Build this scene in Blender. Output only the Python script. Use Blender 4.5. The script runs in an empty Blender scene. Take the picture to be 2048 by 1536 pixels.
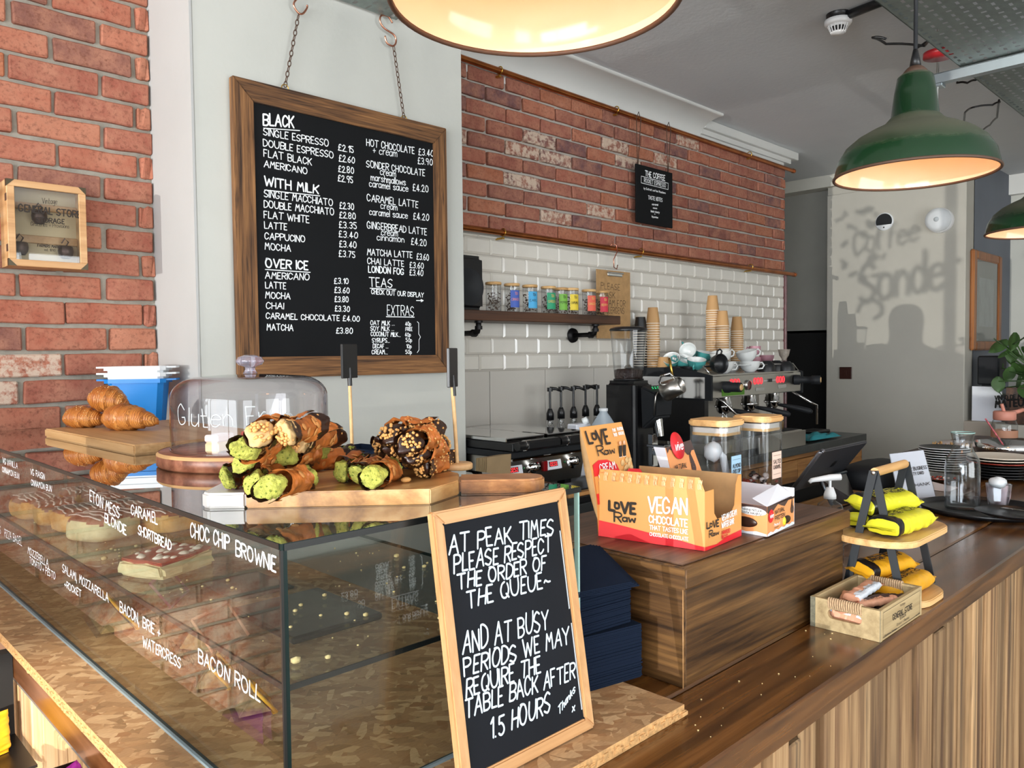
import bpy, bmesh, math, random
from mathutils import Matrix, Vector, Euler, noise
random.seed(7)
SC = bpy.context.scene
COL = SC.collection
PI = math.pi
V = Vector

# ---------------------------------------------------------------- camera
FPX = 1570.0
CAMZ = 1.55
yaw, pit, rol = math.radians(45.7), math.radians(-2.2), math.radians(0.6)
F_ = V((math.cos(yaw)*math.cos(pit), math.sin(yaw)*math.cos(pit), math.sin(pit)))
R0 = V((math.sin(yaw), -math.cos(yaw), 0)); U0 = R0.cross(F_)
R_ = R0*math.cos(rol)-U0*math.sin(rol); U_ = U0*math.cos(rol)+R0*math.sin(rol)
CAM = V((0, 0, CAMZ))
cd = bpy.data.cameras.new('camera'); cam = bpy.data.objects.new('camera', cd); COL.objects.link(cam)
cam.matrix_world = Matrix(((R_.x, U_.x, -F_.x, 0), (R_.y, U_.y, -F_.y, 0), (R_.z, U_.z, -F_.z, CAMZ), (0, 0, 0, 1)))
cd.sensor_width = 36; cd.lens = FPX/2048*36; cd.clip_start = 0.02
SC.camera = cam
SC.view_settings.view_transform = 'Standard'; SC.view_settings.look = 'None'
SC.view_settings.exposure = 0.0; SC.view_settings.gamma = 1; SC.view_settings.use_curve_mapping = False
SC.cycles.max_bounces = 10; SC.cycles.transparent_max_bounces = 24; SC.cycles.glossy_bounces = 5
SC.cycles.diffuse_bounces = 4; SC.cycles.transmission_bounces = 8
SC.cycles.caustics_reflective = False; SC.cycles.caustics_refractive = False
SC.cycles.use_denoising = True

# ---------------------------------------------------------------- light
wd = bpy.data.worlds.new('sky'); SC.world = wd; wd.use_nodes = True
bg = wd.node_tree.nodes['Background']; bg.inputs[0].default_value = (0.72, 0.84, 1.0, 1); bg.inputs[1].default_value = 2.4

def light(name, kind, loc, target, energy, color, **kw):
    d = bpy.data.lights.new(name, kind); d.energy = energy; d.color = color
    for k, v in kw.items(): setattr(d, k, v)
    o = bpy.data.objects.new(name, d); COL.objects.link(o); o.location = loc
    o.rotation_euler = (V(target)-V(loc)).to_track_quat('-Z', 'Y').to_euler()
    return o
# daylight through the shop front (-X side), the side window (-Y side) and an added window
light('daylight_front', 'AREA', (-3.75, -0.6, 1.75), (0, -0.6, 2.4), 330, (0.93, 0.97, 1.0), shape='RECTANGLE', size=4.4, size_y=2.2)
light('daylight_side', 'AREA', (-2.2, -3.55, 1.6), (-2.2, 0, 1.5), 70, (0.95, 0.98, 1.0), shape='RECTANGLE', size=1.6, size_y=2.1)
light('added_side_fill', 'AREA', (1.9, -3.55, 1.6), (1.9, 0, 2.0), 150, (0.95, 0.98, 1.0), shape='RECTANGLE', size=3.4, size_y=2.1)  # added fill for ceiling and chimney wall, behind a made-up window
# low sun through the side window; its rays reach the left end of the bar
light('sun', 'SUN', (-4, -8, 4), (-4+0.42, -7, 4-0.285), 9, (1.0, 0.88, 0.74), angle=math.radians(0.6))
# the sun glinting off a parked car across the street, shining level through the lettered shop window
light('car_glint', 'POINT', (-14, 0.6, 1.33), (6, 2, 2), 5200, (1.0, 0.97, 0.9), shadow_soft_size=0.02)

# ---------------------------------------------------------------- rays
def ray(x, y): return F_+R_*((x-1024)/FPX)+U_*((768-y)/FPX)
def onX(x, y, X): d = ray(x, y); return CAM+d*(X/d.x)
def onY(x, y, Y): d = ray(x, y); return CAM+d*(Y/d.y)
def onZ(x, y, Z): d = ray(x, y); return CAM+d*((Z-CAMZ)/d.z)
def onP(x, y, o, n): d = ray(x, y); return CAM+d*((V(o)-CAM).dot(V(n))/d.dot(V(n)))
def atD(x, y, dep): return CAM+ray(x, y)*dep

# ---------------------------------------------------------------- mesh builder
class MB:
    def __init__(s): s.v = []; s.f = []; s.m = []; s.s = []
    def add(s, vs, fs, mi=0, sm=False, T=None):
        n = len(s.v)
        s.v += [tuple(T @ V(p)) if T else tuple(p) for p in vs]
        s.f += [tuple(i+n for i in f) for f in fs]; s.m += [mi]*len(fs); s.s += [sm]*len(fs)
        return s
    def box(s, x0, x1, y0, y1, z0, z1, mi=0, T=None, c=0):
        if c:
            return s.hullbox(x0, x1, y0, y1, z0, z1, mi, T, c)
        v = [(x, y, z) for z in (z0, z1) for y in (y0, y1) for x in (x0, x1)]
        return s.add(v, [(0, 2, 3, 1), (4, 5, 7, 6), (0, 1, 5, 4), (2, 6, 7, 3), (0, 4, 6, 2), (1, 3, 7, 5)], mi, False, T)
    def hullbox(s, x0, x1, y0, y1, z0, z1, mi, T, c):
        c = min(c, (x1-x0)/2.01, (y1-y0)/2.01, (z1-z0)/2.01)
        P = {}; vs = []
        for ix in (0, 1):
            for iy in (0, 1):
                for iz in (0, 1):
                    X, Y, Z = (x0, x1)[ix], (y0, y1)[iy], (z0, z1)[iz]
                    dx, dy, dz = c*(1-2*ix), c*(1-2*iy), c*(1-2*iz)
                    for a, p in enumerate(((X, Y+dy, Z+dz), (X+dx, Y, Z+dz), (X+dx, Y+dy, Z))):
                        P[ix, iy, iz, a] = len(vs); vs.append(p)
        fs = []
        Q = [(0, 0), (1, 0), (1, 1), (0, 1)]
        for e in (0, 1):
            o = 1 if e else -1
            fx = [P[e, a, b, 0] for a, b in Q]; fy = [P[a, e, b, 1] for a, b in Q]; fz = [P[a, b, e, 2] for a, b in Q]
            fs += [tuple(fx) if e else tuple(fx[::-1]), tuple(fy[::-1]) if e else tuple(fy), tuple(fz) if e else tuple(fz[::-1])]
        for a in (0, 1):
            for b in (0, 1):
                q = (P[0, a, b, 1], P[1, a, b, 1], P[1, a, b, 2], P[0, a, b, 2]); fs.append(q if a == b else q[::-1])
                q = (P[a, 0, b, 0], P[a, 1, b, 0], P[a, 1, b, 2], P[a, 0, b, 2]); fs.append(q[::-1] if a == b else q)
                q = (P[a, b, 0, 0], P[a, b, 1, 0], P[a, b, 1, 1], P[a, b, 0, 1]); fs.append(q if a == b else q[::-1])
        for ix in (0, 1):
            for iy in (0, 1):
                for iz in (0, 1):
                    q = (P[ix, iy, iz, 0], P[ix, iy, iz, 1], P[ix, iy, iz, 2]); fs.append(q if (ix+iy+iz) % 2 else q[::-1])
        return s.add(vs, fs, mi, False, T)
    def lathe(s, pr, n=32, mi=0, T=None, sm=True, sx=1, sy=1, close=False, a0=0, a1=2*PI):
        full = abs(a1-a0-2*PI) < 1e-6
        k = n if full else n+1
        vs = []
        for r, z in pr:
            for i in range(k):
                a = a0+(a1-a0)*i/n
                vs.append((r*math.cos(a)*sx, r*math.sin(a)*sy, z))
        fs = []
        for j in range(len(pr)-1):
            for i in range(n):
                i2 = (i+1) % k
                fs.append((j*k+i, j*k+i2, (j+1)*k+i2, (j+1)*k+i))
        if close: 
            fs.append(tuple(range(k))[::-1]); fs.append(tuple((len(pr)-1)*k+i for i in range(k)))
        return s.add(vs, fs, mi, sm, T)
    def cyl(s, p0, p1, r, n=16, mi=0, r1=None, sm=True, T=None):
        p0, p1 = V(p0), V(p1); r1 = r if r1 is None else r1
        q = (p1-p0).to_track_quat('Z', 'Y').to_matrix()
        vs = []
        for p, rr in ((p0, r), (p1, r1)):
            for i in range(n):
                a = 2*PI*i/n; vs.append(p+q @ V((rr*math.cos(a), rr*math.sin(a), 0)))
        fs = [(i, (i+1) % n, n+(i+1) % n, n+i) for i in range(n)]
        s.add(vs, fs, mi, sm, T)
        s.add(vs[:n], [tuple(range(n))[::-1]], mi, False, T); s.add(vs[n:], [tuple(range(n))], mi, False, T)
        return s
    def tube(s, pts, r, n=8, mi=0, closed=False, T=None, flat=1.0):
        pts = [V(p) for p in pts]; N = len(pts); vs = []
        up = None
        rr = r if isinstance(r, (list, tuple)) else [r]*N
        for i, p in enumerate(pts):
            a = pts[(i-1) % N] if (closed or i > 0) else p; b = pts[(i+1) % N] if (closed or i < N-1) else p
            t = (b-a).normalized()
            if up is None:
                up = V((0, 0, 1)) if abs(t.z) < 0.9 else V((1, 0, 0))
            x = t.cross(up).normalized(); up = x.cross(t).normalized()
            for k in range(n):
                an = 2*PI*k/n; vs.append(p+x*(rr[i]*math.cos(an))+up*(rr[i]*flat*math.sin(an)))
        fs = []
        for i in range(N if closed else N-1):
            j = (i+1) % N
            for k in range(n): fs.append((i*n+k, i*n+(k+1) % n, j*n+(k+1) % n, j*n+k))
        if not closed: fs += [tuple(range(n))[::-1], tuple((N-1)*n+k for k in range(n))]
        return s.add(vs, fs, mi, True, T)
    def prism(s, poly, z0, z1, mi=0, T=None, sm=False):
        n = len(poly)
        ar = sum(poly[i][0]*poly[(i+1) % n][1]-poly[(i+1) % n][0]*poly[i][1] for i in range(n))
        if ar < 0: poly = poly[::-1]
        vs = [(x, y, z0) for x, y in poly]+[(x, y, z1) for x, y in poly]
        s.add(vs, [tuple(range(n))[::-1], tuple(range(n, 2*n))], mi, False, T)
        return s.add(vs, [(i, (i+1) % n, n+(i+1) % n, n+i) for i in range(n)], mi, sm, T)
    def ell(s, c, r, n=16, m=10, mi=0, T=None, f=None):
        vs = []; fs = []
        for j in range(m+1):
            ph = PI*j/m
            for i in range(n):
                a = 2*PI*i/n
                p = V((math.sin(ph)*math.cos(a), math.sin(ph)*math.sin(a), math.cos(ph)))
                if f: p = f(p)
                vs.append((c[0]+p[0]*r[0], c[1]+p[1]*r[1], c[2]+p[2]*r[2]))
        for j in range(m):
            for i in range(n): fs.append((j*n+i, (j+1)*n+i, (j+1)*n+(i+1) % n, j*n+(i+1) % n))
        return s.add(vs, fs, mi, True, T)
    def quad(s, a, b, c, d, mi=0): return s.add([a, b, c, d], [(0, 1, 2, 3)], mi)
    def grid(s, f, nu, nv, mi=0, sm=True, T=None):
        vs = [f(i/nu, j/nv) for j in range(nv+1) for i in range(nu+1)]
        return s.add(vs, [(j*(nu+1)+i, j*(nu+1)+i+1, (j+1)*(nu+1)+i+1, (j+1)*(nu+1)+i) for j in range(nv) for i in range(nu)], mi, sm, T)

def TR(loc=(0, 0, 0), rx=0, ry=0, rz=0, sc=1):
    return Matrix.Translation(V(loc)) @ Euler((rx, ry, rz)).to_matrix().to_4x4() @ Matrix.Scale(sc, 4)

def ob(name, b, mats, par=None, loc=None, rot=None, label=None, cat=None, group=None, kind=None, bev=0, seg=2, weld=False, inv=False, sub=0, disp=None):
    if isinstance(b, MB):
        me = bpy.data.meshes.new(name); me.from_pydata(b.v, [], b.f)
        ml = mats if isinstance(mats, (list, tuple)) else [mats]
        for m in ml: me.materials.append(m)
        me.polygons.foreach_set('material_index', b.m); me.polygons.foreach_set('use_smooth', b.s)
        if bev or weld or sub:
            bm = bmesh.new(); bm.from_mesh(me)
            bmesh.ops.remove_doubles(bm, verts=bm.verts, dist=1e-6)
            if bev:
                es = [e for e in bm.edges if len(e.link_faces) == 2 and e.calc_face_angle(0) > 0.5]
                bmesh.ops.bevel(bm, geom=es, offset=bev, segments=seg, affect='EDGES', clamp_overlap=True)
            if sub:
                bmesh.ops.subdivide_edges(bm, edges=bm.edges, cuts=sub, use_grid_fill=True)
            if disp:
                for v in bm.verts: v.co = disp(v.co.copy())
            bm.to_mesh(me); bm.free()
    else: me = b
    o = bpy.data.objects.new(name, me); COL.objects.link(o)
    if loc is not None: o.location = loc
    if rot is not None: o.rotation_euler = rot
    if par is not None:
        o.parent = par
        if inv: o.matrix_parent_inverse = Matrix.LocRotScale(par.location, par.rotation_euler, par.scale).inverted()
    tag(o, label, cat, group, kind)
    return o
def tag(o, label=None, cat=None, group=None, kind=None):
    for k, v in (('label', label), ('category', cat), ('group', group), ('kind', kind)):
        if v: o[k] = v
    return o
def thing(name, loc, label, cat, group=None, rz=0, kind=None):
    o = bpy.data.objects.new(name, None); COL.objects.link(o); o.location = loc; o.rotation_euler = (0, 0, rz)
    o.empty_display_size = 0.05
    return tag(o, label, cat, group, kind)
def copy_tree(o, loc=None, rz=None, label=None, par=None, rot=None, scale=None):
    c = o.copy(); COL.objects.link(c)
    if par: c.parent = par
    if loc is not None: c.location = loc
    if rz is not None: c.rotation_euler = (0, 0, rz)
    if rot is not None: c.rotation_euler = rot
    if scale is not None: c.scale = scale
    if label: c['label'] = label
    for ch in o.children: copy_tree(ch, par=c)
    return c

# ---------------------------------------------------------------- stroke lettering
GL = {}
def G(s):
    for ln in s.strip().split('\n'):
        k, w, d = ln.split(' ', 2); GL[k] = (float(w), [(t[0] == '~', [(int(t.lstrip('~')[i]), {'a': -1, 'b': -2, 'c': -3}.get(t.lstrip('~')[i+1]) if t.lstrip('~')[i+1] in 'abc' else int(t.lstrip('~')[i+1])) for i in range(0, len(t.lstrip('~')), 2)]) for t in d.split('|')])
G('''
A 6 003860|1353
B 5 0008|~0838575534|~0434535130|0434|0030|0838
C 5 ~5647280602204152
D 5 0008|~082856522000
E 4 40000848|0434
F 4 000848|0434
G 6 ~5638280602205153|3353
H 5 0008|5058|0454
I 0 0008
J 4 ~4842200102
K 5 0008|5803|1550
L 4 080040
M 6 0018345860
N 5 00085058
O 6 ~38170411305164573818
P 5 0008|~0838575534|3404
Q 6 ~3817041130516457|4260
R 5 0008|~0838575534|3404|2450
S 5 ~573817052443523001
T 6 0868|3038
U 6 ~08041130516468
V 6 083068
W 8 0820466088
X 5 0850|0058
Y 6 083468|3430
Z 5 08580050
''')
G('''
a 4 ~442504012042|4540
b 4 0800|~032544412001
c 4 ~442504012041
d 4 4840|~422001042543
e 4 ~0343442504012041
f 4 ~38271610|0535
g 4 ~442503112143|~45404b2c0b
h 4 0800|~03254340
i 0 0005|0707
j 2 ~252b0c|2727
k 4 0800|4502|1340
l 0 0800
m 6 0500|~03253330|~33556360
n 4 0500|~03254340
o 4 ~2504012041442505
p 4 050c|~032543412001
q 4 454c|~422001042543
r 3 0500|~032535
s 4 ~44250432412001
t 3 1811|~111030|0535
u 4 ~05012042|4540
v 4 052045
w 6 0510345065
x 4 0540|0045
y 4 0520|450c
z 4 05450040
0 5 ~2816031130525638
1 2 062820
2 5 ~06284745|450050
3 5 ~0728474524|~2443412001
4 5 30380252
5 5 480805|~052543412001
6 5 ~4815022041432403
7 5 084810
8 5 ~240507284745240301204143
9 5 ~4424050728474430
£ 5 ~473817131200|0050|0434
. 1 0000
, 1 010b
+ 4 0343|2125
~ 5 ~03143353
- 4 0444
' 0 0806
} 4 ~0827253424|~3424222b0c
> 6 0363|456341
/ 4 0048
''')
def crom(p, k=4):
    if len(p) < 3: return p
    o = []
    closed = False
    for i in range(len(p)-1):
        a = p[i-1] if i else p[i]; b = p[i]; c = p[i+1]; d = p[i+2] if i+2 < len(p) else p[i+1]
        for j in range(k):
            t = j/k
            o.append(tuple(0.5*((2*b[q])+(-a[q]+c[q])*t+(2*a[q]-5*b[q]+4*c[q]-d[q])*t*t+(-a[q]+3*b[q]-3*c[q]+d[q])*t**3) for q in (0, 1)))
    o.append(tuple(p[-1])); return o
def lettering(mb, s, P0, U, Vv, N, th, jit=0.12, gap=1.7, lift=0.0006, mi=0, k=3, fit=True):
    """strokes of s between P0 and P0+U (baseline), cap height vector Vv, surface normal N, stroke width th"""
    P0, U, Vv, N = V(P0), V(U), V(Vv), V(N).normalized()
    tot = sum((GL[c][0] if c in GL else 2.6)+gap for c in s)-gap
    if not fit: U = U*tot
    x = 0
    for ch in s:
        if ch not in GL: x += 2.6+gap; continue
        w, st = GL[ch]
        dy = random.uniform(-jit, jit)*1.6; sk = random.uniform(-jit, jit)*0.5; sc = 1+random.uniform(-jit, jit)*0.35
        for smf, pts in st:
            q = crom(pts, k) if smf else pts
            pp = []
            for (a, b) in q:
                xx = (x+a+sk*b+random.uniform(-jit, jit)*0.25)/max(tot, 1e-6); yy = (b*sc+dy+random.uniform(-jit, jit)*0.25)/8
                pp.append(P0+U*xx+Vv*yy+N*lift)
            ribbon(mb, pp, th, N, mi)
        x += w+gap
RIB = [0]
def ribbon(mb, pp, th, N, mi=0):
    # strokes that cross sit a hair above one another, never in one plane
    h = th/2; N = V(N).normalized(); RIB[0] = (RIB[0]+1) % 5; base = RIB[0]*9e-5; pp = [V(p)+N*(base+(i % 3)*2.2e-5) for i, p in enumerate(pp)]
    for i, p in enumerate(pp):
        if i < len(pp)-1:
            t = pp[i+1]-p
            if t.length > 1e-7:
                n = N.cross(t).normalized()*h
                mb.add([p-n, pp[i+1]-n, pp[i+1]+n, p+n], [(0, 1, 2, 3)], mi)
        a = N.orthogonal().normalized()*h; b = N.cross(a)
        if len(pp) > 1 and i > 0 and i < len(pp)-1 and th < 0.0018: continue
        m = 6
        mb.add([p+N*4.5e-5+a*math.cos(2*PI*j/m)+b*math.sin(2*PI*j/m) for j in range(m)], [tuple(range(m))], mi)
def ptext(mb, s, pf, p0, p1, h, th, N, **kw):
    """text whose baseline runs from picture point p0 to p1 on the real surface pf"""
    A = pf(*p0); B = pf(*p1); T = pf(p0[0], p0[1]-h)
    lettering(mb, s, A, B-A, T-A, N, th, **kw)
# ---------------------------------------------------------------- materials
def lin(h):
    if isinstance(h, str):
        h = h.lstrip('#'); c = [int(h[i:i+2], 16)/255 for i in (0, 2, 4)]
    else: c = [x/255 for x in h]
    return tuple((x/12.92 if x <= 0.04045 else ((x+0.055)/1.055)**2.4) for x in c)+(1,)
class NT:
    def __init__(s, name):
        s.m = bpy.data.materials.new(name); s.m.use_nodes = True; s.t = s.m.node_tree
        s.b = s.t.nodes['Principled BSDF']; s.o = s.t.nodes['Material Output']
    def n(s, typ, **kw):
        d = s.t.nodes.new('ShaderNode'+typ)
        for k, v in kw.items():
            if k[0] == 'i' and k[1:].isdigit(): s.set(d.inputs[int(k[1:])], v)
            elif hasattr(d, k) and not k[0].isupper(): setattr(d, k, v)
            else: s.set(d.inputs[k.replace('_', ' ')], v)
        return d
    def set(s, sock, v):
        if hasattr(v, 'outputs'): s.t.links.new(v.outputs[0], sock)
        elif isinstance(v, bpy.types.NodeSocket): s.t.links.new(v, sock)
        else: sock.default_value = v
    def p(s, **kw):
        for k, v in kw.items(): s.set(s.b.inputs[k.replace('_', ' ')], v)
        return s
    def co(s, kind='Object', sc=(1, 1, 1), rot=(0, 0, 0), rnd=0):
        tc = s.n('TexCoord'); v = tc.outputs[kind]
        if rnd:
            oi = s.n('ObjectInfo'); ml = s.n('Math', operation='MULTIPLY', i0=oi.outputs['Random'], i1=rnd)
            ad = s.n('VectorMath', operation='ADD', i0=v, i1=ml.outputs[0]); v = ad.outputs[0]
        return s.n('Mapping', Vector=v, Scale=sc, Rotation=rot).outputs[0]
    def noise(s, vec, sc=5, det=4, ro=0.55, dist=0): return s.n('TexNoise', Vector=vec, Scale=sc, Detail=det, Roughness=ro, Distortion=dist)
    def ramp(s, fac, stops, interp='LINEAR'):
        r = s.n('ValToRGB', Fac=fac); cr = r.color_ramp; cr.interpolation = interp
        while len(cr.elements) < len(stops): cr.elements.new(0.5)
        for e, (p, c) in zip(cr.elements, stops): e.position = p; e.color = c if isinstance(c, tuple) else (lin(c) if isinstance(c, str) else (c, c, c, 1))
        return r
    def mix(s, fac, a, b, mode='MIX'):
        d = s.n('Mix', data_type='RGBA', blend_type=mode)
        s.set(d.inputs[0], fac); s.set(d.inputs[6], a); s.set(d.inputs[7], b); return d.outputs[2]
    def bump(s, h, st=0.3, dist=0.002):
        b = s.n('Bump', Strength=st, Distance=dist); s.set(b.inputs['Height'], h); s.set(s.b.inputs['Normal'], b); return s
def plain(name, c, rough=0.5, metal=0.0, var=0.0, vs=8, bump=0, bs=60, bd=0.001, **kw):
    N = NT(name); c = lin(c) if not isinstance(c, tuple) or len(c) == 3 else c
    if var:
        nz = N.noise(N.co(), vs)
        N.p(Base_Color=N.ramp(nz.outputs[0], [(0.3, tuple(x*(1-var) for x in c[:3])+(1,)), (0.7, tuple(min(1, x*(1+var)) for x in c[:3])+(1,))]).outputs[0])
    else: N.p(Base_Color=c)
    N.p(Roughness=rough, Metallic=metal, **kw)
    if bump: N.bump(N.noise(N.co(), bs).outputs[0], bump, bd)
    return N.m
def wood(name, dark, mid, light, axis=0, sc=1.0, rough=0.45, rings=0.5, bump=0.15, rnd=7.0, coat=0.0, knots=0.0, streak=None, tv=0.0, grain=0.31):
    N = NT(name)
    s = [14*sc]*3; s[axis] = 1.1*sc
    v = N.co('Object', tuple(s), rnd=rnd)
    n1 = N.noise(v, 1.0, 5, 0.6, 1.2)
    s2 = [90*sc]*3; s2[axis] = 3*sc
    n2 = N.noise(N.co('Object', tuple(s2), rnd=rnd), 1.0, 3, 0.6)
    w = N.n('TexWave', Vector=v, Scale=rings, Distortion=6.0, Detail=3.0, bands_direction='XYZ'[(axis+1) % 3]); w.inputs['Detail Scale'].default_value = 0.6
    n1s = N.n('Math', operation='MULTIPLY', i0=n1.outputs[0], i1=1-grain)
    m1 = N.n('Math', operation='MULTIPLY_ADD', i0=w.outputs[1], i1=0.10, i2=n1s.outputs[0])
    m2 = N.n('Math', operation='MULTIPLY_ADD', i0=n2.outputs[0], i1=grain, i2=m1.outputs[0])
    r = N.ramp(m2.outputs[0], [(0.40, dark), (0.55, mid), (0.71, light)])
    col = r.outputs[0]
    if knots:
        kv = [3.2*sc]*3; kv[axis] = 1.5*sc
        vo = N.n('TexVoronoi', Vector=N.co('Object', tuple(kv), rnd=rnd), Scale=1.0)
        kr = N.ramp(vo.outputs[0], [(0.0, 1.0), (0.10, 0.8), (0.2, 0.0)])
        mm = N.n('Math', operation='MULTIPLY', i0=kr.outputs[0], i1=knots)
        col = N.mix(mm.outputs[0], col, lin(dark))
    if streak:
        s3 = [30*sc]*3; s3[axis] = 1.4*sc
        n3 = N.noise(N.co('Object', tuple(s3), rnd=rnd*2), 1.0, 4, 0.7, 0.6)
        col = N.mix(N.ramp(n3.outputs[0], [(0.56, 0.0), (0.68, 0.85)]).outputs[0], col, lin(streak))
    if tv:
        oi = N.n('ObjectInfo'); rr_ = N.ramp(N.n('Math', operation='FRACT', i0=N.n('Math', operation='MULTIPLY', i0=oi.outputs['Random'], i1=7.7).outputs[0]).outputs[0], [(0.0, 1-tv), (1.0, 1.0+tv*.35)])
        col = N.mix(1.0, col, rr_.outputs[0], 'MULTIPLY')
    N.p(Base_Color=col, Roughness=rough, Coat_Weight=coat, Coat_Roughness=0.15)
    if bump: N.bump(m2.outputs[0], bump, 0.002)
    return N.m
def glass(name, tint=(1, 1, 1), refl=1.0, rough=0.0, body=0.0, ior=1.5, edge=None):
    """thin clear pane: what passes goes straight through, what reflects follows Fresnel"""
    N = NT(name); N.t.nodes.remove(N.b)
    tr = N.n('BsdfTransparent', Color=tuple(tint)+(1,)); gl = N.n('BsdfGlossy', Roughness=rough)
    g = N.n('NewGeometry'); io = N.n('Mix', data_type='FLOAT', i0=g.outputs['Backfacing'], i2=ior, i3=1/ior)
    fr = N.n('Fresnel', IOR=io.outputs[0])  # same reflectance from either side of the sheet
    f = N.n('Math', operation='MULTIPLY', i0=fr.outputs[0], i1=refl, use_clamp=True)
    if edge:  # more glass to look through where the wall is seen edge on
        lw = N.n('LayerWeight', Blend=0.35); N.set(tr.inputs[0], N.mix(N.ramp(lw.outputs[1], [(0.35, 0.0), (0.95, 1.0)]).outputs[0], tuple(tint)+(1,), tuple(edge)+(1,)))
    mx = N.n('MixShader', i0=f.outputs[0], i1=tr, i2=gl)
    N.t.links.new(mx.outputs[0], N.o.inputs[0]); return N.m
def emit(name, c, st):
    N = NT(name); N.p(Base_Color=lin(c), Emission_Color=lin(c), Emission_Strength=st); return N.m
def painted(name, c, c2=None, rough=0.75, sc=2.0, bump=0.12):
    N = NT(name); n1 = N.noise(N.co(), sc, 6, 0.6); n2 = N.noise(N.co(), 45, 4)
    N.p(Base_Color=N.ramp(n1.outputs[0], [(0.3, lin(c)), (0.75, lin(c2 or c))]).outputs[0], Roughness=rough)
    m = N.n('Math', operation='ADD', i0=n1.outputs[0], i1=n2.outputs[0]); N.bump(m.outputs[0], bump, 0.004); return N.m

def brick_mat(name, stops, white=0.9):
    N = NT(name); oi = N.n('ObjectInfo')
    base = N.ramp(oi.outputs['Random'], stops, 'CONSTANT')
    v = N.co('Object', (1, 1, 1), rnd=31)
    n1 = N.noise(v, 16, 6, 0.65); n2 = N.noise(v, 85, 5, 0.7)
    c = N.mix(N.ramp(n1.outputs[0], [(0.35, 0.0), (0.68, 0.7)]).outputs[0], base.outputs[0], lin('b98066'))
    c = N.mix(N.ramp(n2.outputs[0], [(0.5, 0.0), (0.7, 0.75)]).outputs[0], c, lin('6a3a2a'))
    # worn whitish bricks: only some of them
    pick = N.n('Math', operation='GREATER_THAN', i0=N.n('Math', operation='FRACT', i0=N.n('Math', operation='MULTIPLY', i0=oi.outputs['Random'], i1=17.0).outputs[0]).outputs[0], i1=white)
    n3 = N.noise(v, 38, 5, 0.7)
    wf = N.n('Math', operation='MULTIPLY', i0=N.ramp(n3.outputs[0], [(0.42, 0.0), (0.55, 0.85)]).outputs[0], i1=pick.outputs[0])
    c = N.mix(wf.outputs[0], c, lin('cdb8a4'))
    N.p(Base_Color=c, Roughness=0.85)
    m = N.n('Math', operation='ADD', i0=n1.outputs[0], i1=n2.outputs[0]); N.bump(m.outputs[0], 0.6, 0.004); return N.m
def osb_mat(name):
    N = NT(name); layers = []
    for i, (rz, sx, sy) in enumerate(((0.2, 24, 80), (1.25, 30, 95), (2.3, 26, 85), (0.75, 34, 80))):
        v0 = N.n('Mapping', Vector=N.co('Object', (1, 1, 1)), Rotation=(0.0, 0.0, rz), Location=(i*3.1, i*1.7, 0)).outputs[0]
        v = N.n('Mapping', Vector=v0, Scale=(sx, sy, 20)).outputs[0]
        nz = N.noise(v, 0.7, 3, 0.6)
        vv = N.n('VectorMath', operation='ADD', i0=v, i1=N.n('VectorMath', operation='SCALE', i0=nz.outputs[1], Scale=0.5).outputs[0])
        vo = N.n('TexVoronoi', Vector=vv, Scale=1.0, distance='EUCLIDEAN'); layers.append((vo, v))
    def colr(vo): 
        sp = N.n('SeparateColor', Color=vo.outputs['Color'])
        return N.ramp(sp.outputs[0], [(0.0, '93704a'), (0.2, 'a9825a'), (0.4, 'b48c60'), (0.55, '9c7048'), (0.7, 'c29c70'), (0.88, 'd0ac80'), (1.0, 'a5784e')]).outputs[0], sp
    c, sp0 = colr(layers[0][0]); h = sp0.outputs[1]
    for vo, v in layers[1:]:
        c2, sp = colr(vo)
        f = N.n('Math', operation='GREATER_THAN', i0=sp.outputs[2], i1=0.55).outputs[0]
        c = N.mix(f, c, c2); h = N.mix(f, h, sp.outputs[1])
    fi = N.noise(N.n('Mapping', Vector=N.co(), Rotation=(0, 0, 0.5), Scale=(60, 300, 100)).outputs[0], 1, 3)
    c = N.mix(N.ramp(fi.outputs[0], [(0.3, 0.0), (0.8, 0.35)]).outputs[0], c, lin('6f4a2b'))
    N.p(Base_Color=c, Roughness=0.7); N.bump(h, 0.35, 0.0015); return N.m

M = {}
M['wall'] = painted('wall_paint', 'c3c3bc', 'b9bab3')
M['wallw'] = painted('white_gloss_paint', 'dcdcd8', 'd2d2ce', 0.5, bump=0.06)
M['walld'] = painted('greige_paint', 'bdb9ae', 'b2aea4', 0.85, 1.5)
M['wallgrey'] = painted('blue_grey_paint', '717680', '686d77')
M['ceil'] = painted('ceiling_paint', 'd3d6d8', 'c8cbce', 0.9, 1.2, 0.3)
M['mortar'] = painted('mortar', 'a39d90', '8c867a', 0.95, 30, 0.8)
M['grout'] = plain('grout', 'a8a299', 0.9)
M['brick'] = brick_mat('brick_orange', [(0, lin('ad6850')), (.18, lin('a45c46')), (.36, lin('b37258')), (.5, lin('9a5846')), (.64, lin('a9654f')), (.8, lin('b06844')), (.92, lin('7d5045'))], 0.9)
M['brick2'] = brick_mat('brick_red', [(0, lin('9a5a48')), (.16, lin('8a5042')), (.32, lin('a3624a')), (.46, lin('7c4c43')), (.6, lin('95594a')), (.76, lin('a06044')), (.9, lin('69484a'))], 0.945)
M['tile'] = plain('glazed_tile', 'dad5cb', 0.12, var=0.03)
M['bigtile'] = plain('matt_tile', 'c4bfb6', 0.35)
M['copper'] = plain('copper_pipe', 'b06a3c', 0.28, 1.0, var=0.25, vs=12)
M['copperp'] = plain('copper_hook', 'd4927a', 0.25, 1.0)
M['brass'] = plain('brass', 'c9a14c', 0.3, 1.0)
M['steel'] = plain('brushed_steel', 'b9b6b0', 0.28, 1.0)
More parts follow.
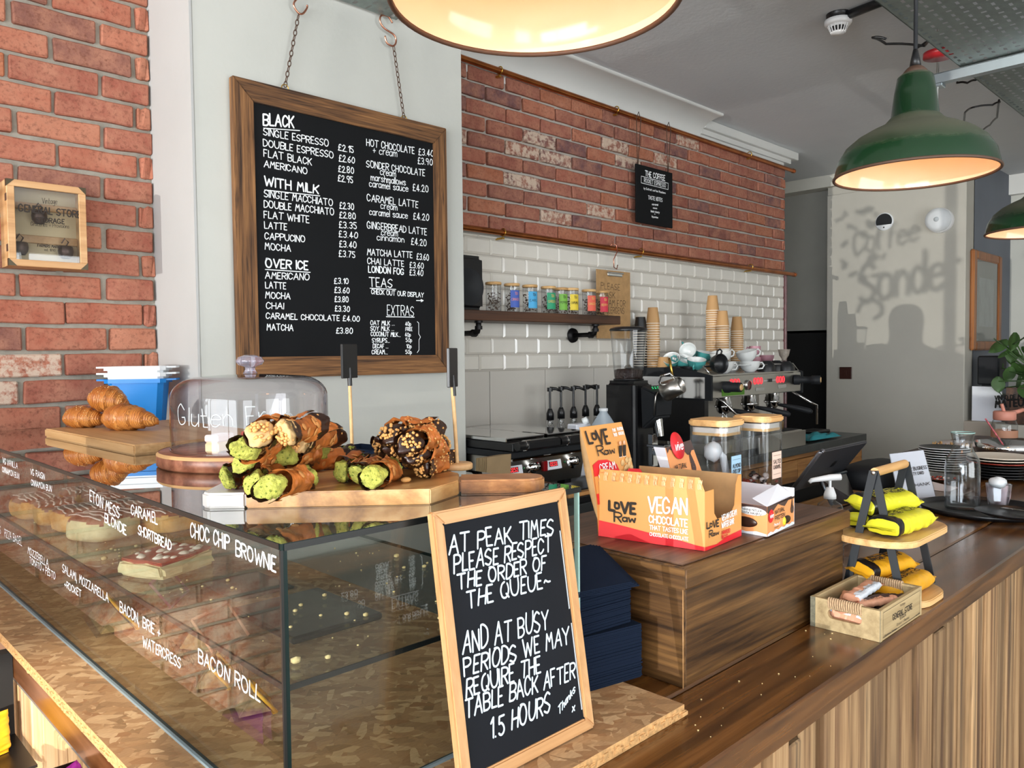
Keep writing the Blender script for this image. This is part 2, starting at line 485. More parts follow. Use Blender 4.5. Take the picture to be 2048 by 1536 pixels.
M['chrome'] = plain('chrome', 'dedede', 0.07, 1.0)
M['galv'] = plain('galvanised', '8d9793', 0.42, 0.85, var=0.15, vs=25)
M['zinc'] = plain('zinc_strut', 'b4bfc4', 0.35, 0.9)
M['black'] = plain('black_plastic', '121214', 0.35)
M['blackm'] = plain('black_matt', '1b1d20', 0.6, Specular_IOR_Level=.3)
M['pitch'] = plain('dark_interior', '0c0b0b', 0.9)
M['iron'] = plain('black_iron_pipe', '1d1b1c', 0.45, 0.6)
M['chalkb'] = plain('chalkboard', '0f1012', 0.75, Specular_IOR_Level=.2, var=0.12, vs=6)
M['chalkb2'] = plain('chalkboard_navy', '12151b', 0.7, Specular_IOR_Level=.2, var=0.15, vs=9)
M['chalk'] = plain('chalk_pen', 'f0f3f4', 0.8)
M['chalkdim'] = plain('chalk_pen_grey', 'b9bfc2', 0.8)
M['marker'] = plain('marker_pen', 'f4f7fa', 0.7)
M['ink'] = plain('dark_ink', '2b231e', 0.8)
M['inkgold'] = plain('gold_ink', 'd9b25a', 0.6)
M['inkpink'] = plain('pink_ink', 'd48a86', 0.6)
M['counter'] = wood('counter_stain', '3a200c', '66401c', '84562a', 0, 0.8, 0.25, bump=0.05, coat=0.4, knots=0.5, grain=.55)
M['countery'] = wood('counter_stain_y', '3c2210', '633a1c', '7c5030', 1, 1.0, 0.3, bump=0.05, coat=0.3)
M['plinth'] = wood('plinth_stain', '2c1b0b', '573b1e', '7a572f', 0, 1.3, 0.42, bump=0.25, grain=.55)
M['plinthy'] = wood('plinth_stain_side', '2c1b0b', '573b1e', '7a572f', 1, 1.3, 0.42, bump=0.25, grain=.55)
M['plinthtop'] = wood('plinth_top', '38241a', '5a4030', '765a48', 0, 1.0, 0.4, bump=0.1, grain=.55)
M['pine'] = wood('pine_cladding', '684a30', '9c7a54', 'bc9a70', 2, 0.8, 0.75, bump=0.6, rnd=41, streak='46392c', knots=0.6, tv=.45, grain=.5)
M['pinel'] = wood('pine_cladding_light', 'b08a60', 'd4ac7c', 'e2c096', 2, 0.8, 0.7, bump=0.3, rnd=41, streak='8b6038', tv=.15)
M['frameold'] = wood('rough_sawn_frame', '24140a', '6e4a2a', '94683e', 0, 1.6, 0.75, bump=1.0, streak='1c0f08', knots=.9, grain=.55)
M['frameoldz'] = wood('rough_sawn_frame_z', '24140a', '6e4a2a', '94683e', 2, 1.6, 0.75, bump=1.0, streak='1c0f08', knots=.9, grain=.55)
M['oak'] = wood('light_oak', 'a87a4c', 'c0905e', 'd0a474', 0, 1.4, 0.5, bump=0.05)
M['oakz'] = wood('light_oak_z', 'a87a4c', 'c0905e', 'd0a474', 2, 1.4, 0.5, bump=0.05)
M['acacia'] = wood('acacia', '8d6035', 'c08e55', 'dcb47c', 0, 0.9, 0.35, bump=0.05, coat=0.2)
M['acaciad'] = wood('acacia_dark', '5c3a20', '986337', 'b98450', 1, 0.9, 0.4, bump=0.05, coat=0.2)
M['board'] = wood('serving_board', 'a47b4d', 'bd9464', 'cda87a', 1, 1.0, 0.5, bump=0.05)
M['bamboo'] = wood('bamboo', 'bd8f58', 'd4a76c', 'dfb880', 0, 1.5, 0.45, bump=0.03)
M['shelfw'] = wood('shelf_stain', '2c1a10', '4c2f1e', '5e3d28', 0, 1.0, 0.5, bump=0.1)
M['pallet'] = wood('pallet_wood', '6a4526', 'a8743f', 'c99458', 0, 1.0, 0.6, bump=0.2, rnd=19)
M['domebase'] = wood('reddish_wood', '5e3220', '85503a', 'a06a50', 0, 1.2, 0.4, bump=0.05)
M['crate'] = wood('crate_wood', '8b7550', 'a8926a', 'bda67c', 0, 1.3, 0.65, bump=0.1)
M['picframe'] = wood('varnished_frame', '6b3c18', '93582a', 'aa6c38', 2, 1.0, 0.4, bump=0.05)
M['osb'] = osb_mat('osb_strands')
M['osbedge'] = plain('osb_edge', 'c79a64', 0.9, var=0.3, vs=140, bump=0.5, bs=220, bd=0.002)
M['glass'] = glass('clear_glass', (0.93, 0.95, 0.93), 0.85)
M['glassc'] = glass('carafe_glass', (0.93, 0.95, 0.96), 1.6, edge=(.25, .29, .30))
M['glasst'] = glass('case_top_glass', (0.66, 0.70, 0.66), 1.9)
M['glassx'] = glass('thin_clear', (0.93, 0.94, 0.95), 1.2, edge=(.55, .57, .58))
M['dome'] = glass('dome_plastic', (0.93, 0.91, 0.93), 1.3, 0.02, edge=(.45, .40, .46))
M['glassedge'] = plain('glass_edge', '06201f', 0.3, Specular_IOR_Level=0.3)
M['glassrim'] = plain('glass_rim', '9fc4bd', 0.15)
M['gasket'] = plain('gasket', '171a1a', 0.3)
M['navy'] = plain('navy_paper', '131c2c', 0.95, Specular_IOR_Level=.1, bump=0.3, bs=400)
M['blue'] = plain('blue_plastic', '1178c4', 0.35)
M['white'] = plain('white_plastic', 'dfe2e4', 0.4)
M['whitep'] = plain('white_card', 'e4e6ee', 0.6)
M['kraft'] = plain('kraft_card', 'b08a5c', 0.75, var=0.12, vs=30)
M['kraftd'] = plain('kraft_bag', '9a8260', 0.8, var=0.1, vs=15)
M['orange'] = plain('orange_card', 'd99a55', 0.45)
M['red'] = plain('red_print', 'd8202a', 0.45)
M['peach'] = plain('peach_card', 'e3985f', 0.45)
M['brown'] = plain('brown_print', '4a3632', 0.5)
M['choc'] = plain('chocolate', '2e1a12', 0.3, var=0.3, vs=60)
M['yellow'] = plain('yellow_film', 'd9d531', 0.28)
M['amber'] = plain('amber_film', 'dba022', 0.28)
M['pastry'] = plain('pastry', 'b4672c', 0.5, var=0.5, vs=28, bump=0.5, bs=55, bd=0.004)
M['pistachio'] = plain('pistachio_cream', 'b0b04e', 0.85, var=0.45, vs=75, bump=0.9, bs=240, bd=0.003)
M['cream'] = plain('cream_filling', 'cda872', 0.7, var=0.2, vs=70, bump=0.5, bs=120)
M['nut'] = plain('chopped_nut', 'd09a58', 0.6, var=0.3, vs=60)
M['almond'] = plain('flaked_almond', 'c98a4c', 0.5, var=0.2, vs=50)
M['crumb'] = plain('crumb', 'd8c08a', 0.8)
M['marble'] = plain('white_marble', 'c6c0ba', 0.3, var=0.05)
M['bun'] = plain('bun_dough', 'd8a25a', 0.6, var=0.25, vs=18, bump=0.3, bs=40)
M['bunp'] = plain('bun_dough_pale', 'e2cfa0', 0.7, var=0.2, vs=25, bump=0.4, bs=50)
M['glaze'] = plain('cinnamon_glaze', '96523a', 0.3, var=0.35, vs=30, bump=0.3)
M['icing'] = plain('icing', 'e6d4cc', 0.35)
M['jam'] = plain('jam', 'a83c2c', 0.3, var=0.3, vs=50)
M['tan'] = plain('tan_card_cup', 'b98f5e', 0.7)
M['tanl'] = plain('cup_rim_paper', 'ebe0cf', 0.6)
M['cupw'] = plain('white_porcelain', 'e0e2e0', 0.15)
M['cupt'] = plain('teal_porcelain', '4d9c99', 0.2)
M['cupb'] = plain('black_porcelain', '1b1c1e', 0.4)
M['cupp'] = plain('pink_porcelain', 'bd8a96', 0.4)
M['cloth'] = plain('teal_cloth', '2c8c96', 0.9, bump=0.5, bs=80)
M['leaf'] = plain('leaf', '3c5a2c', 0.45, var=0.3)
M['detector'] = plain('detector_white', 'e6e6e6', 0.4)
M['switch'] = plain('brown_switch', '3a1d16', 0.4)
M['tealrubber'] = plain('green_rod', '24463c', 0.4)
M['redled'] = emit('red_led', (255, 60, 70), 1.0)
M['greenled'] = emit('green_led', (60, 255, 160), .8)
M['bulb'] = emit('warm_bulb', (255, 190, 120), 5)
M['twine'] = plain('jute_twine', 'b89a78', 0.9, var=0.2, vs=200)
M['straw'] = plain('wrapper_pink', 'e5a888', 0.35)
M['wrapw'] = plain('wrapper_white', 'dfe6ee', 0.35)
def enamel():
    N = NT('green_enamel'); g = N.n('NewGeometry'); sx = N.n('SeparateXYZ', i0=g.outputs['Normal'])
    nz = N.noise(N.co(), 30, 4)
    m = N.n('Math', operation='MULTIPLY_ADD', i0=nz.outputs[0], i1=0.25, i2=sx.outputs[2])
    f = N.ramp(m.outputs[0], [(0.55, 0.0), (0.95, 0.75)])   # dust settled on what faces up
    N.p(Base_Color=N.mix(f.outputs[0], lin('0f2e17'), lin('5c5a48')), Roughness=N.ramp(f.outputs[0], [(0, 0.14), (0.7, 0.75)]).outputs[0]); return N.m
M['enamel'] = enamel()
M['enamelin'] = plain('white_enamel_inside', 'e6cfb4', 0.12)
M['rust'] = plain('rusty_rim', '4b3426', 0.6)
# ---------------------------------------------------------------- the room
CZ = 2.96; YB = 2.655
def S(name, b, mats, par=None, **kw): return ob(name, b, mats, par, kind=None if par else 'structure', **kw)
S('floor', MB().box(-3.6, 8.2, -3.4, 4.3, -0.1, 0), plain('floor_boards', 'ab9c8a', 0.5, var=0.15))
S('ceiling', MB().box(-3.6, 8.2, -3.4, 4.3, CZ, CZ+0.12), M['ceil'])
wl = S('wall_left', MB().box(-3.6, 0.972, YB, YB+0.15, 0, CZ), M['mortar'])
wb = S('wall_back', MB().box(2.02, 5.295, YB, YB+0.15, 1.0, CZ, 0).box(2.02, 5.295, YB, YB+0.15, 0, 1.0, 1), [M['grout'], M['walld']])
S('wall_chimney', MB().box(0.972, 2.02, 2.33, YB+0.15, 0, CZ, 0, c=0.004), M['wall'])
S('trim_1', MB().box(0.965, 0.9725, 2.328, YB, 0, CZ), painted('return_paint', 'b4b4b2', 'acacaa', .6, bump=.05))
S('wall_front', MB().box(-3.62, -3.5, -3.4, 4.3, 0, 0.5).box(-3.62, -3.5, -3.4, 4.3, 2.75, CZ).box(-3.62, -3.5, 2.1, 4.3, 0.5, 2.75).box(-3.62, -3.5, -3.4, -2.9, 0.5, 2.75).box(-3.62, -3.5, 0.95, 2.1, 0.5, 1.27), M['walld'])  # last box: raised sill added to cut off the glint low down
S('wall_right', MB().box(3.6, 8.2, -3.4, -3.25, 0, CZ).box(-1.4, .2, -3.4, -3.25, 0, CZ).box(-3.6, -3.0, -3.4, -3.25, 0, CZ).box(-3.0, -1.4, -3.4, -3.25, 0, 0.12).box(.2, 3.6, -3.4, -3.25, 0, 0.6).box(-3.0, -1.4, -3.4, -3.25, 2.45, CZ).box(.2, 3.6, -3.4, -3.25, 2.6, CZ), M['walld'])
S('sun_block_wall', MB().box(-1.9, 9, -8.0, -7.0, 0, 6), M['walld'])  # unseen building added to keep direct sun out of the added window
S('added_window', MB().box(.2, 3.6, -3.38, -3.3, 0.6, 0.66).box(.2, 3.6, -3.38, -3.3, 2.54, 2.6).box(1.87, 1.93, -3.38, -3.3, 0.66, 2.54).box(.2, .26, -3.38, -3.3, 0.66, 2.54).box(3.54, 3.6, -3.38, -3.3, 0.66, 2.54), M['wallw'])  # unseen window added to let in fill for ceiling and chimney wall
S('window_1', MB().box(-3.6, -3.54, -2.9, 2.1, 0.5, 0.56).box(-3.6, -3.54, -2.9, 2.1, 2.69, 2.75).box(-3.6, -3.54, -1.32, -1.24, 0.56, 2.69)
  .box(-3.6, -3.54, 1.235, 1.275, 1.33, 2.69).box(-3.6, -3.54, 0.90, 0.95, 0.56, 2.69).box(-3.6, -3.54, -2.9, -2.84, 0.56, 2.69).box(-3.6, -3.54, 2.04, 2.1, 0.56, 2.69).box(-3.6, -3.54, -2.84, 2.04, 2.36, 2.40), M['wallw'])
S('window_2', MB().box(-3.0, -1.4, -3.38, -3.3, 0.12, 0.2).box(-3.0, -2.93, -3.38, -3.3, 0.2, 2.45).box(-1.46, -1.4, -3.38, -3.3, 0.2, 2.45), M['wallw'])
# shop name on the front window, read from outside: the glint throws its shadow on the far wall
wn = MB()
def wtext(s, y0, y1, z, h, th):
    lettering(wn, s, (-3.57, y0, z), (0, y1-y0, 0), (0, 0, h), (1, 0, 0), th, k=4, jit=0.1)
lettering(wn, 'Sonder', (-3.57, 1.585, 1.635), (0, -.36, .045), (0, 0, .15), (1, 0, 0), .021, k=5, jit=.1)
lettering(wn, 'Coffee', (-3.57, 1.61, 1.83), (0, -.24, .03), (0, 0, .09), (1, 0, 0), .012, k=5, jit=.2)
ribbon(wn, [V((-3.569, 1.54+.055*math.cos(t)*(1-t/12), 1.60+.05*math.sin(t)*(1-t/12))) for t in [i*0.4 for i in range(12)]], .018, V((1, 0, 0)))
for i in range(22):
    c = V((-3.569, random.uniform(1.50, 1.66), random.uniform(1.72, 2.02))); ribbon(wn, [c, c+V((0, random.uniform(-.03, .03), random.uniform(-.02, .02)))], random.uniform(.012, .024), V((1, 0, 0)))
ob('window_lettering', wn, M['white'], bpy.data.objects['window_1'])
# far wall: panel wall with the sun patch, doorway to a dark store, alcove
S('wall_far', MB().box(6.42, 6.55, 2.3, 4.3, 1.70, CZ), painted('recess_shade_paint', '9c9a92', '908e87'))  # shade of the recess is put into this darker wall colour
S('wall_panel', MB().box(6.3, 6.5, 1.775, 2.79, 0, 2.80, 0, c=0.006).box(6.32, 6.5, 1.775, 2.79, 2.80, CZ), M['walld'])
S('trim_2', MB().box(6.27, 6.42, 2.58, 4.3, 2.865, CZ-0.001).box(6.28, 6.32, 1.77, 2.6, 2.9, CZ-0.001), painted('cream_trim', 'cfccc0', 'c4c1b6'))
S('wall_store', MB().box(6.5, 8.15, 2.5, 2.62, 0, 1.70).box(8.05, 8.15, 2.5, 4.3, 0, 1.70).box(6.42, 8.2, 2.5, 4.3, 1.70, 1.72), M['pitch'])  # store walls coloured black to stand for the unlit interior
S('wall_recess', MB().box(5.2, 6.42, 4.15, 4.3, 0, CZ), M['walld'])
S('wall_recess_side', MB().box(5.0, 5.29, YB+.15, 4.3, 0, CZ), M['walld'])
S('doorway_dark_sheet', MB().box(6.42, 6.47, 2.79, 4.2, 0, 1.70), M['pitch'])  # black sheet across the open doorway, stands in for the darkness beyond
S('wall_grey', MB().box(6.48, 7.47, 1.775, 1.95, 0, CZ), M['wallgrey'])
S('wall_end', MB().box(7.47, 7.6, -3.4, 1.95, 0, CZ), M['wall'])
S('trim_3', MB().box(7.40, 7.47, -3.2, 1.775, 2.80, CZ-0.001), M['wallw'])
S('trim_4', MB().box(6.3, 7.47, 1.45, 1.775, 0, 1.0).box(6.3, 7.47, 1.42, 1.775, 1.0, 1.03), painted('ledge_paint', 'b8ada0', 'aba092'))
# coving and cornice over the tiled wall
cv = MB()
pr = [(0.0, -0.118)]+[(0.012+0.155*(1-math.cos(t)), -0.112+0.105*math.sin(t)) for t in [i*PI/2/12 for i in range(13)]]+[(0.172, -0.001)]
pr = [(0.0, -0.118)]+[(0.158-0.150*math.cos(i*PI/24), -0.112+0.098*(1-0) * math.sin(i*PI/24)) for i in range(0, 13)]+[(0.172, -0.012), (0.172, -0.001)]
X0, X1 = 2.02, 4.2
n = len(pr)
vs = [(X, YB-a, CZ+b) for X in (X0, X1) for a, b in pr]+[(X, YB, CZ-0.001) for X in (X0, X1)]
cv.add(vs, [(i, i+1, n+i+1, n+i) for i in range(n-1)], 0, True)
cv.add(vs, [tuple(list(range(n))+[2*n]), tuple([2*n+1]+list(range(2*n-1, n-1, -1)))])
S('trim_5', cv, M['wallw'])
S('trim_6', MB().box(4.2, 5.42, YB-0.05, YB, CZ-0.055, CZ-0.001, c=0.004).box(4.2, 5.36, YB-0.022, YB, CZ-0.085, CZ-0.055), M['wallw'])
S('trim_7', MB().box(2.02, 5.29, YB-0.004, YB, 2.80, 2.93), M['wallw'])
S('trim_8', MB().box(5.292, 5.315, YB-0.02, YB+0.15, 1.0, 2.10, c=.003), plain('purple_tile_trim', '6b4a4c', 0.3, var=0.3, vs=30))

# bricks: each one its own object sharing a few irregular meshes
def brick_mesh(L, H, D, seed):
    rnd = random.Random(seed); c = 0.006; b = MB()
    b.box(0, L, 0, D, 0, H); me = bpy.data.meshes.new('brick'); bm = bmesh.new()
    t = bpy.data.meshes.new('t'); t.from_pydata(b.v, [], b.f); bm.from_mesh(t); bpy.data.meshes.remove(t)
    bmesh.ops.subdivide_edges(bm, edges=[e for e in bm.edges if abs((e.verts[0].co-e.verts[1].co).x) > L*.5], cuts=2)
    for v in bm.verts:
        v.co.z += rnd.uniform(-.0028, .0028)
        if v.co.x in (0, L) or v.co.x < .01 or v.co.x > L-.01: v.co.x += rnd.uniform(-.003, .003)
        if v.co.y < D/2: v.co.y += rnd.uniform(-.0035, .003)
    es = [e for e in bm.edges if len(e.link_faces) == 2 and min(v.co.y for v in e.verts) < D*.6 and e.calc_face_angle(0) > 0.7]
    bmesh.ops.bevel(bm, geom=es, offset=0.004, segments=1, affect='EDGES')
    bm.to_mesh(me); bm.free(); return me
def brick_run(par, mat, rows, z0, pit, xL, xR, L, offs, Dp, seed, stuff_rule=None):
    rnd = random.Random(seed); cache = {}; stuff = MB(); J = 0.011; cnt = 0
    for r in range(rows):
        x = xL-rnd.uniform(0, 0.002); off = offs[r % len(offs)]+rnd.uniform(-.006, .006)
        k0 = math.floor((xL-off)/L); js = [xL]+[off+k*L+rnd.uniform(-.006, .006) for k in range(k0, k0+int((xR-xL)/L)+3) if xL+0.04 < off+k*L < xR-0.035]+[xR]
        for a, b_ in zip(js, js[1:]):
            w = round((b_-a-J)*50)/50
            xx = (a+b_)/2-w/2; zz = z0+r*pit+0.006; H = pit-0.0125
            if stuff_rule and stuff_rule(a, b_, zz):
                stuff.box(xx, xx+(b_-a-J), YB-Dp, YB+.01, zz, zz+H, c=.003); continue
            key = (w, rnd.randrange(4))
            if key not in cache:
                cache[key] = brick_mesh(w, H, Dp+.02, hash(key) & 0xffff); cache[key].materials.append(mat)
            ob('brick', cache[key], None, par, loc=(xx, YB-Dp+rnd.uniform(-.003, .003), zz)); cnt += 1
    if stuff.v: ob('brickwork', stuff, mat, par, kind='stuff')
    return cnt
z0L = 1.966+0.0 - 0.0785*26
NB = brick_run(wl, M['brick'], 39, 0.0, 0.0785, -1.35, 0.968, 0.234, (0.80+.012, 0.688), 0.014, 3, lambda a, b, z: (z < 1.25 and a < .3) or (a < .2 and z >= 1.25) or (a < -1.2))
NB2 = brick_run(wb, M['brick2'], 10, 2.112, 0.0724, 2.03, 5.292, 0.2332, (2.551-.1166, 2.551), 0.016, 5)
# tiles: bevelled metro tiles, and the big matt tiles below
def tile_mesh(L, H, bv, D=0.008):
    b = MB(); j = 0.0012
    o = [(j, 0.001, j), (L-j, 0.001, j), (L-j, 0.001, H-j), (j, 0.001, H-j)]; i = [(bv, -D, bv), (L-bv, -D, bv), (L-bv, -D, H-bv), (bv, -D, H-bv)]
    b.add(o+i, [(0, 1, 5, 4), (1, 2, 6, 5), (2, 3, 7, 6), (3, 0, 4, 7), (4, 5, 6, 7)])
    me = bpy.data.meshes.new('tile'); me.from_pydata(b.v, [], b.f); me.materials.append(M['tile']); return me
tm = {}; rnd = random.Random(4)
for r in range(9):
    zt = 1.474+r*0.0754; H = 0.0745 if zt+.0745 < 2.092 else 2.092-zt
    if H < .01: continue
    off = 2.458+(0.076 if r % 2 == 0 else 0)
    x = off-0.153*4
    while x < 5.29:
        a, b_ = max(x, 2.03), min(x+0.153, 5.29)
        if b_-a > 0.012:
            key = (round(b_-a, 3), round(H, 4))
            if key not in tm: tm[key] = tile_mesh(b_-a, H, min(0.009, H/3))
            ob('tile', tm[key], None, wb, loc=(a, YB-.001+rnd.uniform(-.0006, .0006), zt), rot=(rnd.uniform(-.004, .004), 0, rnd.uniform(-.003, .003)))
        x += 0.153
for k in range(-1, 8):
    a = 2.444+k*0.372; a2 = max(a, 2.03); b_ = min(a+.370, 5.29)
    ob('large_tile', MB().box(a2+.001, b_-.001, YB-.006, YB, 1.1, 1.4705, c=.001), M['bigtile'], wb)

# ---------------------------------------------------------------- cable tray, strut, ceiling fittings
def tray_mb(X0, X1, Y0, Y1, z, along='x'):
    b = MB(); L = X1-X0; W = Y1-Y0
    cu, cvv = 0.05, 0.043
    nu, nv = int(round(L/cu)), int(round(W/cvv)); du, dv = L/nu, W/nv
    for i in range(nu):
        for j in range(nv):
            x0 = X0+i*du; y0 = Y0+j*dv; sh = (j % 2)*0.0
            if along == 'x': hw, hh = du*0.26, dv*0.13
            else: hw, hh = du*0.13, dv*0.26
            if (i+j) % 3 == 0: hw, hh = hw*.5, hh*1.6
            cx, cy = x0+du/2, y0+dv/2
            o = [(x0, y0), (x0+du, y0), (x0+du, y0+dv), (x0, y0+dv)]; q = [(cx-hw, cy-hh), (cx+hw, cy-hh), (cx+hw, cy+hh), (cx-hw, cy+hh)]
            vs = [(a, c, z) for a, c in o+q]
            b.add(vs, [(0, 4, 5, 1), (1, 5, 6, 2), (2, 6, 7, 3), (3, 7, 4, 0)])
    return b
tr = thing('cable_tray', (3.5, 0.8, 2.74), 'perforated grey metal cable tray slung under the ceiling above the green lamps', 'cable tray')
b = tray_mb(1.2, 7.3, 0.70, 1.075, 2.74)
ob('tray_floor', b, M['galv'], tr, inv=True)
ob('tray_side', MB().box(1.2, 7.3, 1.073, 1.076, 2.74, 2.79), M['galv'], tr, inv=True)
ob('tray_side', MB().box(1.2, 7.3, 0.699, 0.702, 2.74, 2.79), M['galv'], tr, inv=True)
t2 = thing('cable_tray', (1.5, 1.7, 2.74), 'short branch of perforated cable tray ending above the framed drinks menu', 'cable tray')
ob('tray_floor', tray_mb(1.28, 1.695, 1.08, 2.31, 2.74, 'y'), M['galv'], t2, inv=True)
ob('tray_side', MB().box(1.693, 1.697, 1.08, 2.31, 2.74, 2.79), M['galv'], t2, inv=True)
ob('tray_side', MB().box(1.279, 1.282, 1.08, 2.31, 2.74, 2.79), M['galv'], t2, inv=True)
st = thing('support_strut', (3.72, 0.8, 2.71), 'galvanised channel strut with threaded rod carrying the cable tray', 'strut')
ob('channel', MB().box(3.70, 3.741, 0.3, 1.215, 2.692, 2.70).box(3.70, 3.703, 0.3, 1.215, 2.70, 2.733).box(3.738, 3.741, 0.3, 1.215, 2.70, 2.733).box(3.70, 3.712, .3, 1.19, 2.731, 2.734).box(3.729, 3.741, .3, 1.19, 2.731, 2.734), M['zinc'], st, inv=True)
ob('rod', MB().cyl((3.72, 1.165, 2.53), (3.72, 1.165, CZ), 0.005, 10), M['steel'], st, inv=True)
ob('washer_plate', MB().box(3.695, 3.745, 1.14, 1.19, 2.676, 2.69, c=.002), M['zinc'], st, inv=True)
ob('warning_disc', MB().lathe([(0.001, 0), (0.06, 0), (0.06, .02), (0.001, .025)], 24, T=TR((3.53, 1.10, 2.742))), plain('red_disc', 'b0262c', .4), label='round red plastic piece on top of the cable tray edge', cat='disc')
for k, pts in enumerate((((1772, 78), (1745, 75), (1772, 88), (1850, 92), (1862, 80)), ((1860, 82), (1842, 92), (1832, 99)), ((1918, 148), (1914, 166), (1935, 166), (1952, 160)), ((2000, 204), (1985, 210), (1945, 215), (1930, 225), (1928, 244)), ((1998, 200), (1994, 235), (1980, 250), (1962, 264)))):
    P = [onZ(x, y, 2.78+0.02*math.sin(i+k)) for i, (x, y) in enumerate(pts)]
    Q = []
    for i in range(len(P)-1):
        for j in range(5):
            t = j/5; Q.append(P[i].lerp(P[i+1], t)+V((0, 0, .004*math.sin(t*PI))))
    Q.append(P[-1])
    ob('loose_cable', MB().tube(Q, 0.005, 6), M['black'], label=['black cable loop poking out of the tray just right of the lamp cord', 'cable tie tail hanging at the tray edge beside the lamp cord', 'short bent black cable beside the strut rod', 'long curled cable hanging furthest left over the second lamp', 'looped cable drooping lowest from the tray over the second lamp'][k], cat='cable', group='loose cables at the tray edge')
sd = thing('smoke_detector', (3.33, 1.43, CZ), 'round white smoke detector on a black base on the ceiling', 'smoke detector'); sd.scale = (.8, .8, .8)
ob('base', MB().lathe([(0.001, -.03), (0.058, -.03), (0.06, 0)], 32), M['black'], sd)
ob('housing', MB().lathe([(0.001, -.062), (0.06, -.06), (0.068, -.05), (0.068, -.032), (0.05, -.03)], 40), M['detector'], sd)
ob('sensor_cage', MB().lathe([(0.001, -.105), (0.03, -.102), (0.036, -.096), (0.034, -.092)], 32).lathe([(0.043, -.07), (0.05, -.06)], 32), M['detector'], sd)
c = MB()
for i in range(16): a = i*PI/8; c.cyl((.05*math.cos(a), .05*math.sin(a), -.06), (.034*math.cos(a), .034*math.sin(a), -.098), .0035, 6)
ob('cage_bars', c, M['detector'], sd)
ob('sensor', MB().lathe([(0.001, -.094), (0.028, -.092), (0.032, -.06)], 16), M['black'], sd)
ob('ceiling_conduit', MB().tube([(3.33, 1.43, CZ-.02), (3.30, 1.25, CZ-.02), (3.20, 0.3, CZ-.02)], 0.018, 10), M['black'], label='black conduit pipe running along the ceiling to the smoke detector', cat='conduit')

# ---------------------------------------------------------------- pendant lamps
def lamp(x, y, zr, label):
    t = thing('pendant_lamp', (x, y, zr), label, 'lamp', 'green enamel pendant lamps')
    Rr = 0.176
    out = [(.176, 0), (.1745, .012), (.168, .040), (.151, .068), (.126, .089), (.097, .105), (.072, .116), (.064, .122), (.057, .130), (.0515, .136), (.045, .19), (.0385, .226), (.031, .233), (.008, .235)]
    ob('shade', MB().lathe(out, 64), M['enamel'], t)
    ob('shade_lining', MB().lathe([(.173, .002), (.1715, .012), (.165, .039), (.148, .065), (.123, .086), (.094, .101), (.068, .113), (.05, .128), (.042, .19), (.006, .222)], 64), M['enamelin'], t, label='cream white enamel lining')
    rp = [(Rr*math.cos(a), Rr*math.sin(a), 0.0) for a in [2*PI*i/64 for i in range(64)]]
    ob('rim', MB().tube(rp, 0.0036, 8, closed=True), M['rust'], t)
    ob('lamp_cap', MB().lathe([(0.024, .232), (0.026, .238), (0.018, .247), (0.014, .25)], 24), M['rust'], t)
    ob('cord_grip', MB().lathe([(0.013, .249), (0.010, .268), (0.0052, .290)], 16, close=True), M['black'], t)
    ob('cord', MB().cyl((0, 0, .285), (0, 0, CZ-zr), .0048, 8), M['blackm'], t)
    ob('bulb', MB().ell((0, 0, .085), (.028, .028, .035), 16, 10).cyl((0, 0, .11), (0, 0, .17), .013, 12), M['bulb'], t)
    light('lamp_light', 'POINT', (x, y, zr+.045), (x, y, 0), 0.85, (1, .50, .22), shadow_soft_size=.035)
lamp(0.70, 0.67, 1.979, 'nearest green enamel lamp, its glowing cream lining filling the top edge')
lamp(1.985, 0.67, 1.962, 'whole green enamel pendant lamp hanging below the perforated tray')
lamp(3.24, 0.67, 1.955, 'farthest green pendant lamp, cut off by the right edge')
# ---------------------------------------------------------------- bars
rnd = random.Random(11)
bar = thing('bar_counter', (2.3, 0.85, 0), 'long stained wooden bar with vertical reclaimed timber cladding along its front', 'counter')
for i, (a, b_) in enumerate(((0.556, 0.7065), (0.7105, 0.92), (0.924, 1.15))):
    ob('plank', MB().box(0.62, 4.3, a, b_, 0.945, 1.0, c=0.004), M['counter'], bar, inv=True)
ob('carcass', MB().box(0.36, 4.25, 0.62, 1.12, 0.0, 0.944), M['pitch'], bar, inv=True)
x = 0.345
while x < 4.2:
    w = rnd.choice((0.042, 0.05, 0.055, 0.062, 0.07)); d = rnd.choice((-.002, 0.003, 0.008, 0.013, 0.018))
    zt = 0.944 if rnd.random() < .5 else rnd.uniform(.92, .938)
    ob('plank', MB().box(0, w-.0025, 0, .04, 0, zt, c=0.003), M['pine'], bar, loc=(x-2.3, 0.578-d+.006-0.85, 0)); x += w
bl = thing('bar_counter', (0.65, 1.5, 0), 'left arm of the bar under the glass case, pale vertical planks on its side', 'counter')
ob('plank', MB().box(0.342, 0.615, 0.5561, 2.632, 0.945, 1.0, c=0.004), M['countery'], bl, inv=True)
ob('plank', MB().box(0.62, 0.93, 1.155, 2.632, 0.945, 1.0, c=0.004), M['countery'], bl, inv=True)
ob('carcass', MB().box(0.385, 0.93, 1.13, 2.632, 0.0, 0.944), M['pitch'], bl, inv=True)
ob('edge_strip', MB().box(0.352, 0.366, 0.6, 2.632, 0.925, 0.944, c=.002), plain('grey_strip', '77706a', .7), bl, inv=True)
y = 0.60
while y < 2.6:
    w = rnd.choice((0.055, 0.07, 0.085, 0.1)); w = min(w, 2.63-y); d = rnd.choice((0.0, 0.002, 0.005))
    ob('plank', MB().box(0, .03, 0, w-.0015, 0, 0.926, c=0.0025), M['pinel'], bl, loc=(0.355-d-0.65, y-1.5, 0)); y += w
ob('osb_board', MB().box(0.336, 0.995, 0.655, 2.634, 1.0005, 1.0195, 0), [M['osb'], M['osbedge']], label='rough strand board lying under the glass case and the framed sign', cat='board')
o = bpy.data.objects['osb_board']
